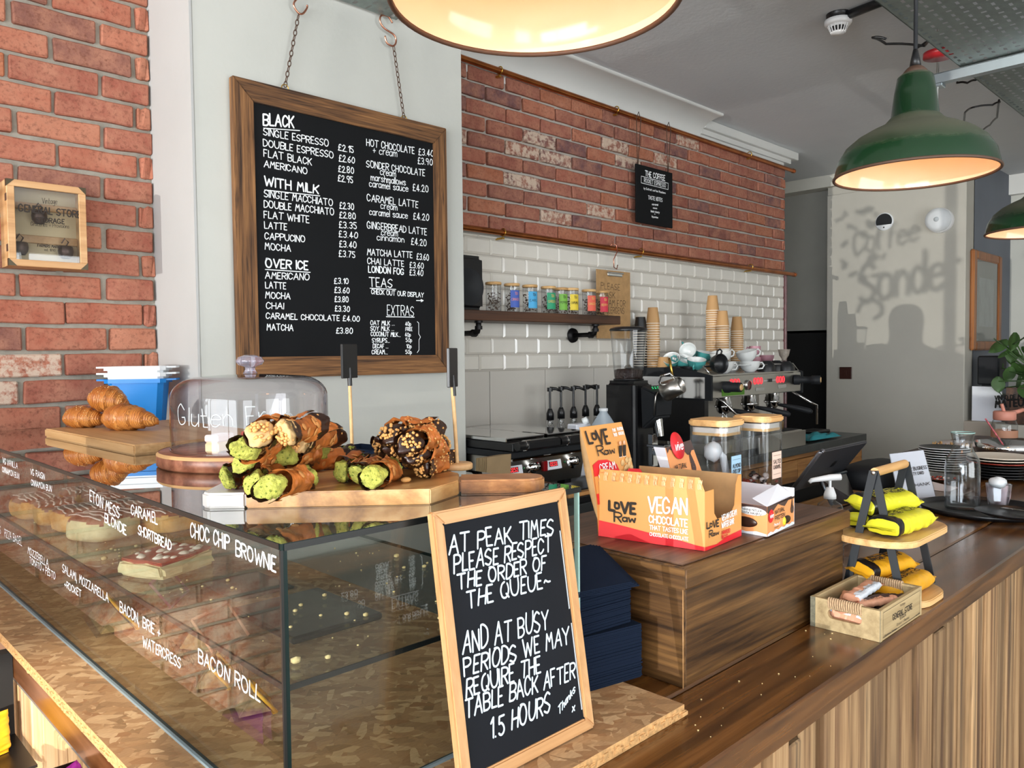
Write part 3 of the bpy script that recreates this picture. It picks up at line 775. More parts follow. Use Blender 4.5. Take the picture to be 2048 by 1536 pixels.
for p in o.data.polygons: p.material_index = 0 if abs(p.normal.z) > .5 else 1
eb = MB(); r2 = random.Random(5)
for i in range(420):
    t = r2.random()
    if t < .62: yy = .66+r2.random()**1.6*1.3; q_ = r2.uniform(.3335, .3355); eb.box(q_, .3375, yy, yy+r2.uniform(.003, .014), 1.002+r2.random()*.010, 1.005+r2.random()*.010)
    else: xx = .34+r2.random()*.65; eb.box(xx, xx+r2.uniform(.003, .014), r2.uniform(.6525, .6545), .6565, 1.002+r2.random()*.010, 1.005+r2.random()*.010)
ob('edge_splinters', eb, M['osbedge'], o, kind='stuff')

pl = thing('plinth_box', (1.39, 0.9, 1.0), 'dark brown wooden plinth box standing on the bar, cartons and jars on its lid', 'box')
ob('body', MB().box(1.086, 1.698, 0.712, 1.10, 1.0005, 1.166, c=.002), M['plinth'], pl, inv=True)
ob('side_panel', MB().box(1.078, 1.0862, 0.712, 1.10, 1.0005, 1.166, c=.001), M['plinthy'], pl, inv=True)
ob('lid_edge', MB().box(1.0665, 1.0685, 0.701, 1.11, 1.1675, 1.2015), M['plinthy'], pl, inv=True)
lid = ob('lid', MB().box(1.068, 1.708, 0.700, 1.11, 1.166, 1.2025, c=.0035), M['plinth'], pl, inv=True)
ob('lid_panel', MB().box(1.078, 1.698, 0.712, 1.10, 1.2026, 1.205, c=.001), M['plinthtop'], pl, inv=True)
ob('corner_joint', MB().box(1.0775, 1.0785, 0.7113, 0.7123, 1.0005, 1.166), M['oak'], pl, inv=True)

# ---------------------------------------------------------------- glass display case
dc = thing('display_case', (0.66, 1.5, 1.0195), 'frameless glass counter display case with marker pen names, pastries inside', 'display case')
GX, GY, GZ, GT = 0.412, 0.787, 1.345, 0.0075
def pane(name, x0, x1, y0, y1, z0, z1, ax, mat='glass', par=dc, em='glassedge'):
    o = ob(name, MB().box(x0, x1, y0, y1, z0, z1), [M[mat], M[em]], par, inv=True)
    for p in o.data.polygons: p.material_index = 0 if abs(p.normal[ax]) > .5 else 1
    return o
pane('glass_pane', GX, GX+GT, GY, 2.632, 1.02, GZ-GT, 0)
pane('glass_pane', GX+GT, 0.908, GY, GY+GT, 1.02, GZ-GT, 1)
pane('glass_pane', GX, 0.912, GY-.001, 2.632, GZ-GT, GZ, 2, 'glasst')
pane('glass_shelf', GX+GT+.001, 0.895, GY+GT+.001, 2.628, 1.1765, 1.1825, 2)
ob('edge_seal', MB().box(GX-.0012, GX+.002, GY-.0012, GY+.002, 1.02, GZ-GT).box(GX-.0008, GX+.0, GY+.003, 2.632, GZ-GT+.0005, GZ-.0006).box(GX+.003, .912, GY-.0024, GY-.001, GZ-GT-.0006, GZ-.0006), M['gasket'], dc, inv=True)
ob('silicone_bead', MB().box(GX-.004, GX, GY-.004, 2.632, 1.0196, 1.0235).box(GX-.004, .91, GY-.004, GY, 1.0196, 1.0235), plain('silicone', '7d8c90', .5), dc, inv=True)
ob('shelf_edge', MB().box(GX+.0055, GX+.0072, GY+.01, 2.628, 1.1762, 1.1828).box(GX+.008, .895, GY+.0062, GY+.0078, 1.1762, 1.1828), M['gasket'], dc, inv=True)
ob('corner_seal', MB().box(.906, .909, GY-.001, GY+GT, 1.02, GZ-GT), M['glassrim'], dc, inv=True)
mk = MB(); px = lambda x, y: onX(x, y, GX-.0008)
A3 = lambda x, y: (x/2.926, 700+y/2.926)
B3 = lambda x, y: (x/2.926, 1050+y/2.926)
NX = (-1, 0, 0)
for s, f, p0, p1, h, th in (('VG VANILLA', A3, (18, 662), (105, 695), 32, .0018), ('CINNAMON BUN', A3, (16, 712), (115, 755), 30, .0018), ('VG RAISIN', A3, (180, 727), (265, 758), 33, .0018),
    ('CINNAMON BUN', A3, (185, 790), (305, 830), 32, .0018), ('ETON MESS', A3, (528, 880), (700, 985), 58, .0022), ('BLONDIE', A3, (615, 1005), (742, 1083), 50, .0022), ('CARAMEL', A3, (770, 960), (925, 1018), 58, .0022),
    ('SHORTBREAD', A3, (812, 1075), (1005, 1172), 52, .0022), ('CHOC CHIP', A3, (1118, 1090), (1345, 1168), 78, .0024), ('BROWNIE', A3, (1385, 1200), (1618, 1298), 82, .0024), ('PIZZA BAGEL', A3, (28, 1090), (130, 1145), 42, .0016),
    ('MOZZERELLA,', B3, (165, 165), (290, 250), 38, .0018), ('TOMATO + PESTO', B3, (175, 222), (325, 320), 36, .0018), ('SALAMI, MOZZARELLA', B3, (368, 272), (637, 452), 44, .002), ('+ROCKET', B3, (380, 362), (478, 422), 38, .002),
    ('BACON, BRIE +', B3, (705, 505), (940, 662), 58, .0022), ('WATERCRESS', B3, (838, 705), (1060, 838), 56, .0022), ('BACON ROLL', B3, (1165, 800), (1525, 1035), 74, .0024), ('S', A3, (0, 1072), (7, 1076), 40, .0016)):
    q0, q1 = f(*p0), f(*p1); ptext(mk, s, px, q0, q1, h/2.926, th, NX, jit=.16)
ob('marker_lettering', mk, M['marker'], dc, inv=True, label='white marker pen names of the food inside')
cr = MB(); r2 = random.Random(3)
for i in range(150):
    if i < 95: x, y = r2.uniform(.44, .86), .83+r2.random()**1.3*.8
    else: x, y = r2.uniform(.44, .52), r2.uniform(1.2, 2.0)
    s_ = r2.choice((.0015, .002, .0025, .005))*r2.uniform(.5, 1); 
    if i % 9 == 0: s_ *= 1.5
    cr.ell((x, y, 1.1827+s_*.5), (s_, s_*.8, s_*.6), 5, 3)
ob('crumbs', cr, M['crumb'], dc, inv=True, kind='stuff', label='pale crumbs scattered on the glass shelf')
cr = MB()
for i in range(26):
    x, y = r2.uniform(.95, 1.6), r2.uniform(.58, .70); s_ = r2.uniform(.0008, .002)
    if 1.068 < x < 1.71 and y > .695: continue
    cr.ell((x, y, 1.0008), (s_, s_, s_*.6), 5, 3)
ob('crumb', cr, M['crumb'], label='tiny white crumbs scattered on the bar by the plinth box', cat='crumbs', kind='stuff')
# black tablet holder like tray and papers lying under the shelf on the strand board
ob('black_tray', MB().box(.70, .90, 1.30, 1.55, 1.0198, 1.034, c=.004), M['black'], label='black flat tray on the board inside the case, right part', cat='tray')
ob('dark_slate', MB().box(.74, .88, 1.62, 1.80, 1.0198, 1.026, c=.002), M['blackm'], label='small dark slate lying inside the case behind the black tray', cat='slate')


# ---------------------------------------------------------------- framed queue sign, leaning on the glass
so = V((0.596, 0.7115, 1.0200)); sup = V((0, 0.052, 0.335)).normalized(); sn = V((0, -sup.z, sup.y))
TS = Matrix(((1, 0, 0, so.x), (0, sup.y, sn.y, so.y), (0, sup.z, sn.z, so.z), (0, 0, 0, 1)))
sg = thing('framed_sign', so, 'light wood framed chalkboard asking customers to respect the queue, leaning on the glass case', 'sign')
Wd, Hh, fw = 0.246, 0.339, 0.0175
def member(a, b, c, d): # quads in sign plane, z 0.. .014
    b_ = MB(); vs = [(p[0], p[1], z) for z in (-.002, .0105) for p in (a, b, c, d)]
    b_.add(vs, [(0, 3, 2, 1), (4, 5, 6, 7), (0, 1, 5, 4), (1, 2, 6, 5), (2, 3, 7, 6), (3, 0, 4, 7)], 0, False, TS); return b_
for nm, q, mt in (('frame_rail', ((0, 0), (Wd, 0), (Wd-fw, fw), (fw, fw)), 'oak'), ('frame_rail', ((fw, Hh-fw), (Wd-fw, Hh-fw), (Wd, Hh), (0, Hh)), 'oak'), ('frame_stile', ((0, 0), (fw, fw), (fw, Hh-fw), (0, Hh)), 'oakz'), ('frame_stile', ((Wd-fw, fw), (Wd, 0), (Wd, Hh), (Wd-fw, Hh-fw)), 'oakz')):
    ob(nm, member(*q), M[mt], sg, inv=True, bev=.0022, seg=2)
ob('writing_board', MB().box(fw-.004, Wd-fw+.004, fw-.004, Hh-fw+.004, 0.0, .0065, T=TS), M['chalkb2'], sg, inv=True)
so2 = so+sn*.0068
pf = lambda x, y: onP(x, y, so2, sn)
Z6 = lambda x, y: (780+x/2.577, 940+y/2.577)
mk = MB()
for s, p0, p1, h, th in (('AT PEAK TIMES', (303, 432), (840, 328), 92, .0027), ('PLEASE RESPECT', (330, 530), (830, 420), 88, .0027), ('THE ORDER OF', (348, 617), (802, 512), 80, .0027), ('THE QUEUE~', (398, 712), (825, 600), 86, .0027),
    ('AND AT BUSY', (375, 950), (815, 815), 112, .0027), ('PERIODS WE MAY', (382, 1065), (925, 890), 96, .0027), ('REQUIRE THE', (392, 1172), (775, 1040), 92, .0027), ('TABLE BACK AFTER', (388, 1280), (952, 1072), 98, .0027), ('1.5 HOURS', (520, 1385), (822, 1245), 104, .0029), ('Thanks', (868, 1262), (952, 1142), 42, .0020), ('x', (938, 1245), (950, 1238), 40, .0022)):
    ptext(mk, s, pf, Z6(*p0), Z6(*p1), h/2.577, th, sn, jit=.22, lift=.0002)
ob('chalk_lettering', mk, plain('pale_blue_chalk', 'cfe0ec', .8), sg, inv=True, label='white hand lettering of the queue notice')
ob('scuffs', MB().box(Wd-fw-.003, Wd-fw-.001, .03, .15, .0066, .007, T=TS).box(Wd-fw-.0035, Wd-fw-.0015, .17, .28, .0066, .007, T=TS), M['chalkdim'], sg, inv=True)

# ---------------------------------------------------------------- napkins
def stack(name, ctr, rz, w, d, z0, z1, n, lab, jit=.0012, seed=1):
    r = random.Random(seed); b = MB(); h = (z1-z0)/n
    for i in range(n):
        dx, dy = r.uniform(-jit, jit), r.uniform(-jit, jit)
        b.box(-w/2+dx, w/2+dx, -d/2+dy, d/2+dy, i*h, (i+.93)*h)
    return ob(name, b, M['navy'], loc=(ctr[0], ctr[1], z0), rot=(0, 0, rz), label=lab, cat='napkins', group='navy paper napkins')
stack('napkin_stack', (.985, .834), -.22, .124, .122, 1.0198, 1.108, 34, 'tall bottom stack of navy paper napkins beside the sign')
stack('napkin_stack', (.972, .834), -.13, .118, .10, 1.1085, 1.172, 26, 'upper narrower stack of navy napkins resting on the taller one', seed=2)
nb = MB()
for i in range(4):
    z = 1.1725+i*.0022; e = i*.004
    P = [(.862, .800, z), (1.012-e, .750+e*.5, z+.004), (1.062-e*2, .872, z+.038), (.915, .900, z+.03)]
    vs = P+[(a, b_, c+.0016) for a, b_, c in P]
    nb.add(vs, [(0, 3, 2, 1), (4, 5, 6, 7), (0, 1, 5, 4), (1, 2, 6, 5), (2, 3, 7, 6), (3, 0, 4, 7)])
ob('folded_napkins', nb, M['navy'], label='few navy napkins tilted on top of the stacks, pointed corner sticking out', cat='napkins')

# ---------------------------------------------------------------- cake dome
dx, dy = .706, 1.456
dm = thing('cake_dome', (dx, dy, GZ), 'clear cake dome on a round reddish wooden base, gluten free written on it', 'cake stand')
ob('wooden_base', MB().lathe([(.001, 0), (.166, 0), (.172, .004), (.172, .024), (.168, .028), (.001, .028)], 64), M['domebase'], dm)
ob('base_edge_wear', MB().lathe([(.1723, .0225), (.1722, .0245), (.1685, .0284)], 64), M['tan'], dm)
hd = .125; R = .147
pr = [(R, .028), (R, hd)]+[(R-.055*(1-math.cos(t)), hd+.042*math.sin(t)) for t in [i*PI/2/8 for i in range(1, 9)]]+[(.05, hd+.045), (.004, hd+.046)]
ob('dome', MB().lathe(pr, 72), M['dome'], dm)
ob('dome_rim', MB().tube([(R*math.cos(a), R*math.sin(a), .030) for a in [2*PI*i/64 for i in range(64)]], .0022, 6, closed=True), M['glassx'], dm)
kn = [(.001, hd+.046), (.014, hd+.047), (.009, hd+.055), (.010, hd+.060), (.022, hd+.064), (.027, hd+.071), (.022, hd+.079), (.010, hd+.083), (.001, hd+.0835)]
N = NT('acrylic'); N.p(Base_Color=lin('d9d2e4'), Roughness=.03, Transmission_Weight=.8, IOR=1.45); M['acrylic'] = N.m
ob('knob', MB().lathe(kn, 40), M['acrylic'], dm)
mk = MB(); ca = math.atan2(-dy, -dx)
lettering(mk, 'Gluten Free', (0, 0, 0), (.22, 0, 0), (0, .034, 0), (0, 0, 1), .0018, jit=.25)
off = ca-1.01
mk.v = [((R+.0006)*math.cos(off+x_/R), (R+.0006)*math.sin(off+x_/R), .082+y_) for x_, y_, z_ in mk.v]
ob('marker_lettering', mk, M['chalkdim'], dm)
def slab(name, c, sz, rz, top, side, lab, cat='cake', grp=None):
    b = MB().box(-sz[0]/2, sz[0]/2, -sz[1]/2, sz[1]/2, 0, sz[2]*.6, 0, c=.004).box(-sz[0]/2, sz[0]/2, -sz[1]/2, sz[1]/2, sz[2]*.6, sz[2], 1, c=.003)
    return ob(name, b, [M[side], M[top]], None, loc=c, rot=(0, 0, rz), label=lab, cat=cat, group=grp)
zb = GZ+.0283
slab('cake_slice', (.625, 1.42, zb), (.05, .03, .034), .5, 'icing', 'bunp', 'small square cake slice at the left under the dome', grp='slices under the dome')
slab('cake_slice', (.66, 1.36, zb), (.04, .06, .012), .2, 'cream', 'bunp', 'flat pale yellow slice at the front under the dome', grp='slices under the dome')
slab('cake_slice', (.74, 1.47, zb), (.085, .05, .03), .4, 'jam', 'cream', 'wider slice with a red jam top under the dome', grp='slices under the dome')
slab('cake_slice', (.80, 1.40, zb), (.05, .05, .026), .1, 'icing', 'bun', 'slice at the right under the dome, behind the pastries', grp='slices under the dome')

# ---------------------------------------------------------------- croissants on their board
bo = MB().prism([(.578, 1.732), (.556, 2.328), (.90, 2.36), (.905, 1.76), (.70, 1.735)], GZ+.0002, GZ+.022)
ob('serving_board', bo, M['board'], label='plain light wooden board under the croissants by the brick wall', cat='board', bev=.003)
def crois(seed, L=.135, R=.031, bend=1.0):
    r = random.Random(seed); b = MB(); nu, nv = 72, 22
    def f(u, v):
        a = (u-.5)*bend*1.7; rad = L/1.7/max(bend, .2)
        px_, py_ = rad*math.sin(a), rad*(1-math.cos(a))
        t = V((math.cos(a), math.sin(a), 0)); nn = V((-math.sin(a), math.cos(a), 0))
        w = (math.sin(PI*(.04+.92*u))**.75)
        sg_ = (abs(u-.5)*2*3.6+seed*.37) % 1.0
        rr = R*w*(.84+.22*sg_**.6)*(1+.06*noise.noise(V((u*9, v*6, seed))))
        an = v*2*PI
        sp = math.sin(an*1+u*40)*.0
        return V((px_, py_, 0))+nn*(rr*math.cos(an))+V((0, 0, rr*.86*math.sin(an)+R*.80*w**.3))
    b.grid(f, nu, nv); return b
cm = NT('croissant_crust'); g = cm.co('Object')
wv = cm.n('TexWave', Vector=g, Scale=75, Distortion=7, Detail=2, bands_direction='X'); n1 = cm.noise(g, 22, 5)
cm.p(Base_Color=cm.mix(cm.ramp(wv.outputs[1], [(0.35, 0.0), (0.8, 0.55)]).outputs[0], cm.ramp(n1.outputs[0], [(.3, 'a2571f'), (.55, 'c07a35'), (.8, 'd59a55')]).outputs[0], lin('7e3f14')), Roughness=.38)
cm.bump(wv.outputs[1], .5, .002); M['crust'] = cm.m
zc = GZ+.0225
def place_c(seed, c, rz, lab, seeds=False, L=.135, R=.031, ry=0, rx=0, bend=1):
    t = ob('croissant', crois(seed, L, R, bend), M['crust'], loc=c, rot=(rx, ry, rz), label=lab, cat='croissant', group='croissants on the wooden board')
    if seeds:
        r = random.Random(seed); s = MB(); q = crois(seed, L, R, bend)
        for i in range(150):
            k = r.randrange(len(q.v)); p = V(q.v[k])
            if p.z < R*.7: continue
            s.ell(p, (.0018, .0013, .0011), 5, 3)
        ob('nut_topping', s, M['cream'], t, kind='stuff')
place_c(1, (.632, 2.275, zc), -1.0, 'seeded croissant at the left of the three, beside the brick wall', True, .135, .034, bend=.8)
place_c(2, (.682, 2.105, zc), -1.15, 'plain golden croissant in front, its ridged tip pointing left', False, .175, .040, bend=1.0)
place_c(3, (.678, 2.225, zc+.042), -.9, 'croissant with chopped nuts resting on top of the other two', True, .11, .042, ry=.15, bend=.5)

# blue and white nested tubs behind the croissants
def tub(z0, h, w, d, mat, lab):
    b = MB(); tp = .84
    ro = lambda W, D, z: [(sx*(W/2-.012*(1-k)), sy*(D/2-.012*k), z) for sx, sy, k in ((-1, -1, 1), (-1, -1, 0), (1, -1, 0), (1, -1, 1), (1, 1, 1), (1, 1, 0), (-1, 1, 0), (-1, 1, 1))]
    def ring(W, D, z): 
        c = .014; return [(-W/2+c, -D/2, z), (W/2-c, -D/2, z), (W/2, -D/2+c, z), (W/2, D/2-c, z), (W/2-c, D/2, z), (-W/2+c, D/2, z), (-W/2, D/2-c, z), (-W/2, -D/2+c, z)]
    rr = [ring(w*tp, d*tp, 0), ring(w, d, h), ring(w+.014, d+.014, h), ring(w+.014, d+.014, h-.012), ]
    ri = [ring(w-.004, d-.004, h), ring(w*tp-.004, d*tp-.004, .003)]
    al = rr[3], rr[2], ri[0], ri[1]
    vs = sum([rr[0], ring(w-.002, d-.002, h-.012), rr[3], rr[2], ri[0], ri[1]], [])
    fs = []
    for j in range(5):
        for i in range(8): fs.append((j*8+i, j*8+(i+1) % 8, (j+1)*8+(i+1) % 8, (j+1)*8+i))
    fs += [tuple(range(8))[::-1], tuple(range(40, 48))]
    b.add(vs, fs)
    b.prism([(-w/2-.032, -.03), (-w/2-.005, -.045), (-w/2-.005, .045), (-w/2-.032, .03)], h-.005, h)
    b.prism([(w/2+.032, -.03), (w/2+.005, -.045), (w/2+.005, .045), (w/2+.032, .03)], h-.005, h)
    return ob('plastic_tub', b, mat, loc=(.845, 2.47, z0), rot=(0, 0, -.55), label=lab, cat='tub', group='nested tubs behind the croissants')
zt = GZ+.0005
tub(zt, .142, .155, .11, M['blue'], 'bright blue plastic tub at the bottom of the nest behind the croissants')
tub(zt+.0255, .135, .155, .11, M['white'], 'white plastic tub nested directly inside the blue one')
tub(zt+.044, .135, .155, .11, M['white'], 'topmost white plastic tub of the nest by the white wall edge')

# ---------------------------------------------------------------- cannoli board
dv = V((.755, -.656, 0)); pv = V((.656, .755, 0)); A0 = V((.430, 1.046, 0))
def bp(d, p): q = A0+dv*d+pv*p; return (q.x, q.y)
cb = thing('cannoli_board', (.6, .95, GZ), 'thick wooden paddle board with a white marble end and round handle', 'board')
zb0, zb1 = GZ+.0003, GZ+.0215
mp = [bp(.062, 0), bp(.062, .20), bp(.012, .20), bp(.002, .19), bp(0, .012), bp(.012, 0)]
ob('marble_end', MB().prism(mp, zb0, zb1), M['marble'], cb, inv=True, bev=.003)
ob('wooden_body', MB().prism([bp(.0622, 0), bp(.31, 0), bp(.348, .07), bp(.348, .14), bp(.31, .20), bp(.0622, .20)], zb0, zb1), M['acacia'], cb, inv=True, bev=.0015)
hp = [bp(.3485, .075)]+[bp(.445+.032*math.sin(t), .105-.032*math.cos(t)) for t in [i*PI/12 for i in range(13)]]+[bp(.3485, .135)]
ob('handle', MB().prism(hp, zb0, zb1-.001), M['acaciad'], cb, inv=True, bev=.003)
M['pistcrumb'] = plain('pistachio_crumb', '7d8a34', .8, var=.3, vs=200)
def cannolo(kind, seed, L=.114, R=.0168):
    nm = {'p': 'pistachio', 'a': 'cream', 'n': 'nut'}[kind]; b = MB()
    def f(u, v, e=0):
        an = v*2*PI+.6; x = (u-.5)*L*.72+.020*math.sin(an)*(u-.5)*2
        rr = R*(.92+.22*(abs(u-.5)*2)**2)*(1+.20*(v-.5))*(1+.22*noise.noise(V((u*5, math.cos(an)*1.6+seed, math.sin(an)*1.6)))+.10*noise.noise(V((u*14, an*2.2, seed+4)))+.05*noise.noise(V((u*40, an*6, seed))))+e
        return V((x, rr*math.cos(an), rr*math.sin(an)))
    b.grid(f, 40, 40, 0)
    b.m = [0]*len(b.m)
    t = ob('cannolo', b, [M['pastry']])
    t.data.materials.append(M['choc'])
    for p in t.data.polygons:
        if abs(p.center.x) > L*.29: p.material_index = 1
    for sgn in (-1, 1):
        c = MB(); rr = R*.93
        def g(p): 
            q = p*(1+.34*noise.noise(p*1.7+V((seed, sgn, 0)))+.10*noise.noise(p*7+V((seed, 0, sgn))))
            if abs(q.x) > .55: q.x = math.copysign(.55+(abs(q.x)-.55)*.35, q.x)
            q.x += sgn*.5*q.z
            return q
        c.ell((sgn*L*.37, 0, 0), (L*.17, rr*.98, rr*.9), 24, 16, f=g)
        if kind in 'na':
            r = random.Random(seed*3+sgn)
            for i in range(46):
                a, w = r.uniform(0, 2*PI), math.sqrt(r.random())
                c.ell((sgn*(L*.36+L*.15*math.sqrt(max(0, 1-w*w))), rr*w*math.cos(a), rr*w*math.sin(a)), (.0028, .0026, .0022), 5, 4, 1)
        if kind == 'p':
            r = random.Random(seed*3+sgn)
            for i in range(70):
                k = r.randrange(25*17); p = V(c.v[k])
                if p.x*sgn < L*.36: continue
                q = r.uniform(.0008, .002); c.ell(p, (q, q, q*.7), 5, 3, 1)
        ob('filling', c, [M[{'p': 'pistachio', 'a': 'cream', 'n': 'choc'}[kind]], M['pistcrumb'] if kind == 'p' else M['nut']], t)
    fl = MB(); r = random.Random(seed)
    if kind != 'n':
        for i in range(18):
            u, v = r.uniform(.2, .8), r.random(); p = f(u, v, .0006); n_ = V((0, p.y, p.z)).normalized()
            q = n_.to_track_quat('Z', 'Y').to_matrix().to_4x4(); T = Matrix.Translation(p) @ q @ Matrix.Rotation(r.uniform(0, 6), 4, 'Z')
            fl.lathe([(.0001, .0012), (.0035, .0008), (.0042, 0)], 8, T=T, sx=1.5)
    else:
        for i in range(60):
            u, v = r.choice((r.uniform(.05, .3), r.uniform(.7, .95), r.random())), r.random(); p = f(u, v, .0006); fl.ell(p, (.0022, .002, .0018), 5, 4)
    ob('topping', fl, M['almond' if kind != 'n' else 'nut'], t, kind='stuff')
    return t
protos = {(k, s): None for k in 'pan' for s in (1, 2)}
def cann(kind, s, x0, y0, x1, y1, z, lab, roll=0, z2=None):
    a, b_ = onZ(x0, y0, z), onZ(x1, y1, z2 or z)
    d = (b_-a); c = a+d.normalized()*min(d.length/2, .052)
    q = d.to_track_quat('X', 'Z')
    e = (q @ Euler((roll, 0, 0)).to_quaternion()).to_euler()
    grp = {'p': 'pistachio cannoli', 'a': 'cream cannoli with flaked almonds', 'n': 'chocolate nut cannoli'}[kind]
    if protos[kind, s] is None:
        o = cannolo(kind, s*7+ord(kind)); protos[kind, s] = o; tag(o, lab, 'pastry', grp); o.location = c; o.rotation_euler = e
    else:
        o = copy_tree(protos[kind, s], loc=c, rot=e, label=lab)
    return o
z1, z2_, z3, z4 = zb1+.0175, zb1+.044, zb1+.068, zb1+.090
cann('p', 1, 449, 958, 540, 934, z1, 'pistachio cannolo at the far left of the board', 1)
cann('p', 2, 504, 968, 590, 925, z1, 'pistachio cannolo half hidden behind the front left one', 2.5)
cann('p', 1, 532, 975, 655, 942, z1, 'pistachio cannolo lying across the front, crossed open wrapper side', 4)
cann('p', 2, 600, 925, 692, 912, z1, 'pistachio cannolo behind the front one, pointing right', .4)
cann('p', 1, 482, 925, 610, 890, z2_, 'long pistachio cannolo on the second layer at left', 3)
cann('p', 2, 556, 912, 655, 895, z2_, 'pistachio cannolo on the second layer, dark chocolate tip right', 5)
cann('p', 1, 484, 900, 600, 868, z3, 'topmost pistachio cannolo, green end pointing left', 5.6)
cann('a', 1, 520, 888, 600, 862, z3, 'cream cannolo under the almond pair, pale end left')
cann('a', 2, 600, 884, 668, 868, z3, 'cream cannolo at the right of the almond pile', 2)
cann('a', 1, 517, 868, 590, 846, z4, 'cream cannolo at the upper left of the almond pile', 3.6)
cann('a', 2, 568, 866, 650, 845, z4, 'topmost cream cannolo covered in flaked almonds', 1)
cann('p', 2, 680, 944, 745, 912, z1, 'leftmost of the three pistachio cannoli in the middle of the board', 1.5)
cann('p', 1, 716, 950, 785, 915, z1, 'middle one of the three pistachio cannoli in the board centre', .3)
cann('p', 2, 742, 955, 825, 915, z1, 'right one of the three pistachio cannoli in the board centre', 3.9)
for i, (x0, y0, x1, y1, zz, lab) in enumerate(((818, 918, 870, 895, z1, 'nut cannolo at the bottom left of the nut pile'), (843, 935, 920, 905, z1, 'nut cannolo at the bottom right of the nut pile by the stick'), (790, 908, 840, 885, z1, 'nut cannolo behind, lowest and hidden in the nut pile'),
    (828, 905, 915, 880, z2_, 'nut cannolo on the second layer beside the stick'), (788, 900, 850, 878, z2_, 'nut cannolo on the second layer at the middle'), (762, 893, 830, 870, z2_, 'nut cannolo on the second layer at the left'),
    (806, 872, 895, 852, z3, 'nut cannolo on top at the right'), (777, 868, 845, 850, z3+.004, 'nut cannolo on top at the left'), (815, 888, 880, 868, z3-.006, 'nut cannolo tucked under the top pair'))):
    cann('n', 1+i % 2, x0, y0, x1, y1, zz, lab, i*1.3)
def price_stick(base, zt_, lean, rz, lab, disc):
    t = thing('label_stick', base, lab, 'label')
    if disc: ob('disc_base', MB().lathe([(.001, 0), (.023, 0), (.0245, .002), (.0245, .008), (.023, .010), (.001, .010)], 32), M['board'], t)
    h = zt_-base[2]
    ob('stick', MB().cyl((0, 0, .004), (lean*h, 0, h-.03), .0032, 10), M['cream'] if False else plain('stick_wood', 'c8a270', .6, var=.2, vs=60), t)
    ob('clip', MB().cyl((lean*(h-.045), 0, h-.045), (lean*h, 0, h-.012), .0042, 8), M['black'], t)
    ob('slate', MB().box(-.021, .021, -.0025, .0025, -.031, .031, T=TR((lean*h, 0, h), 0, 0, rz), c=.001), M['black'], t)
    return t
s1 = onZ(705, 912, zb1)
price_stick((s1.x, s1.y, zb1), onP(703, 722, s1, (-.7, -.7, 0)).z, -.02, -.7+1.0, 'wooden stick with the wider black label, standing in the middle of the board', False)
s2 = onZ(915, 938, zb1); t = price_stick((s2.x, s2.y, zb1), onP(905, 735, s2, (-.7, -.7, 0)).z, -.05, .55, 'wooden stick on a round base with a narrow edge-on black label, by the nut cannoli', True)
ob('broken_nut', MB().ell((0, 0, .004), (.009, .006, .004), 8, 5), M['nut'], loc=tuple(onZ(812, 965, zb1)), label='small broken piece of pastry at the front of the board', cat='crumb')
ob('navy_tray', MB().box(-.03, .03, -.10, .10, 0, .004).box(-.034, -.03, -.10, .10, 0, .028).box(.03, .034, -.10, .10, 0, .028).box(-.034, .034, -.104, -.10, 0, .028).box(-.034, .034, .10, .104, 0, .028), M['navy'], loc=(.862, 1.23, GZ+.0003), rot=(0, 0, .15), label='narrow navy blue tray on the glass behind the pastries', cat='tray')

# ---------------------------------------------------------------- inside the case
def bun(c, s, rz, lab, top='glaze', seed=1, dough='bun', drizzle=True, grp='iced buns on the glass shelf'):
    def f(p):
        e = .55
        q = V([math.copysign(abs(a)**e, a) for a in p]); q *= 1+.07*noise.noise(q*2+V((seed, 0, 0)))
        if q.z < -.7: q.z = -.7
        return q
    b = MB().ell((0, 0, s[2]*.7), s, 30, 20, f=f)
    t = ob('iced_bun', b, [M[dough], M[top]], loc=c, rot=(0, 0, rz), label=lab, cat='bun', group=grp)
    for p in t.data.polygons:
        if p.center.z > s[2]*1.22+.003*math.sin(p.center.x*200+seed): p.material_index = 1
    if drizzle:
        ic = MB(); r = random.Random(seed)
        for k in range(6):
            x0 = s[0]*(-.75+.3*k); pts = []
            for j in range(9):
                yy = s[1]*(-.92+1.84*j/8); xx = x0+r.uniform(-.004, .004)+.1*yy
                q = f(V((max(-.9, min(.9, xx/s[0]))*.8, max(-1, min(1, yy/s[1]))*.8, .6)).normalized()); 
                hh = s[2]*(.7+.95)*(1-.10*(abs(yy)/s[1])**3-.06*(abs(xx)/s[0])**3)
                pts.append((xx, yy, hh+.0012))
            ic.tube(pts, .0022, 6, flat=.6)
        ob('icing_drizzle', ic, M['icing'], t)
    return t
zs = 1.1828
for i, (x, y, sx, sy, rz, lab) in enumerate(((.475, 2.10, .042, .060, .1, 'iced bun nearest the brick wall against the side glass'), (.492, 1.985, .044, .055, -.1, 'iced bun second from the wall along the side glass'), (.505, 1.87, .046, .052, .1, 'iced bun third from the wall along the side glass, thick white icing'),
    (.578, 2.12, .040, .055, 0, 'bun in the back row beside the wall'), (.600, 1.98, .042, .055, .2, 'bun in the back row, second from the wall'), (.612, 1.86, .042, .055, .1, 'bun in the back row with swirled icing'), (.70, 2.0, .045, .06, .3, 'bun farthest from the side glass'))):
    bun((x, y, zs), (sx, sy, .029), rz, lab, seed=i+2)
bun((.520, 1.745, zs), (.060, .058, .030), .35, 'large torn bun at the front of the row with drizzled glaze', dough='bunp', seed=20)
bun((.650, 1.72, zs), (.058, .050, .028), .2, 'golden sided bun behind the torn one', seed=23)
em = thing('blondie_slab', (.512, 1.385, zs), 'square berry traybake slice with white meringue chunks, alone on the glass shelf', 'cake', rz=.42)
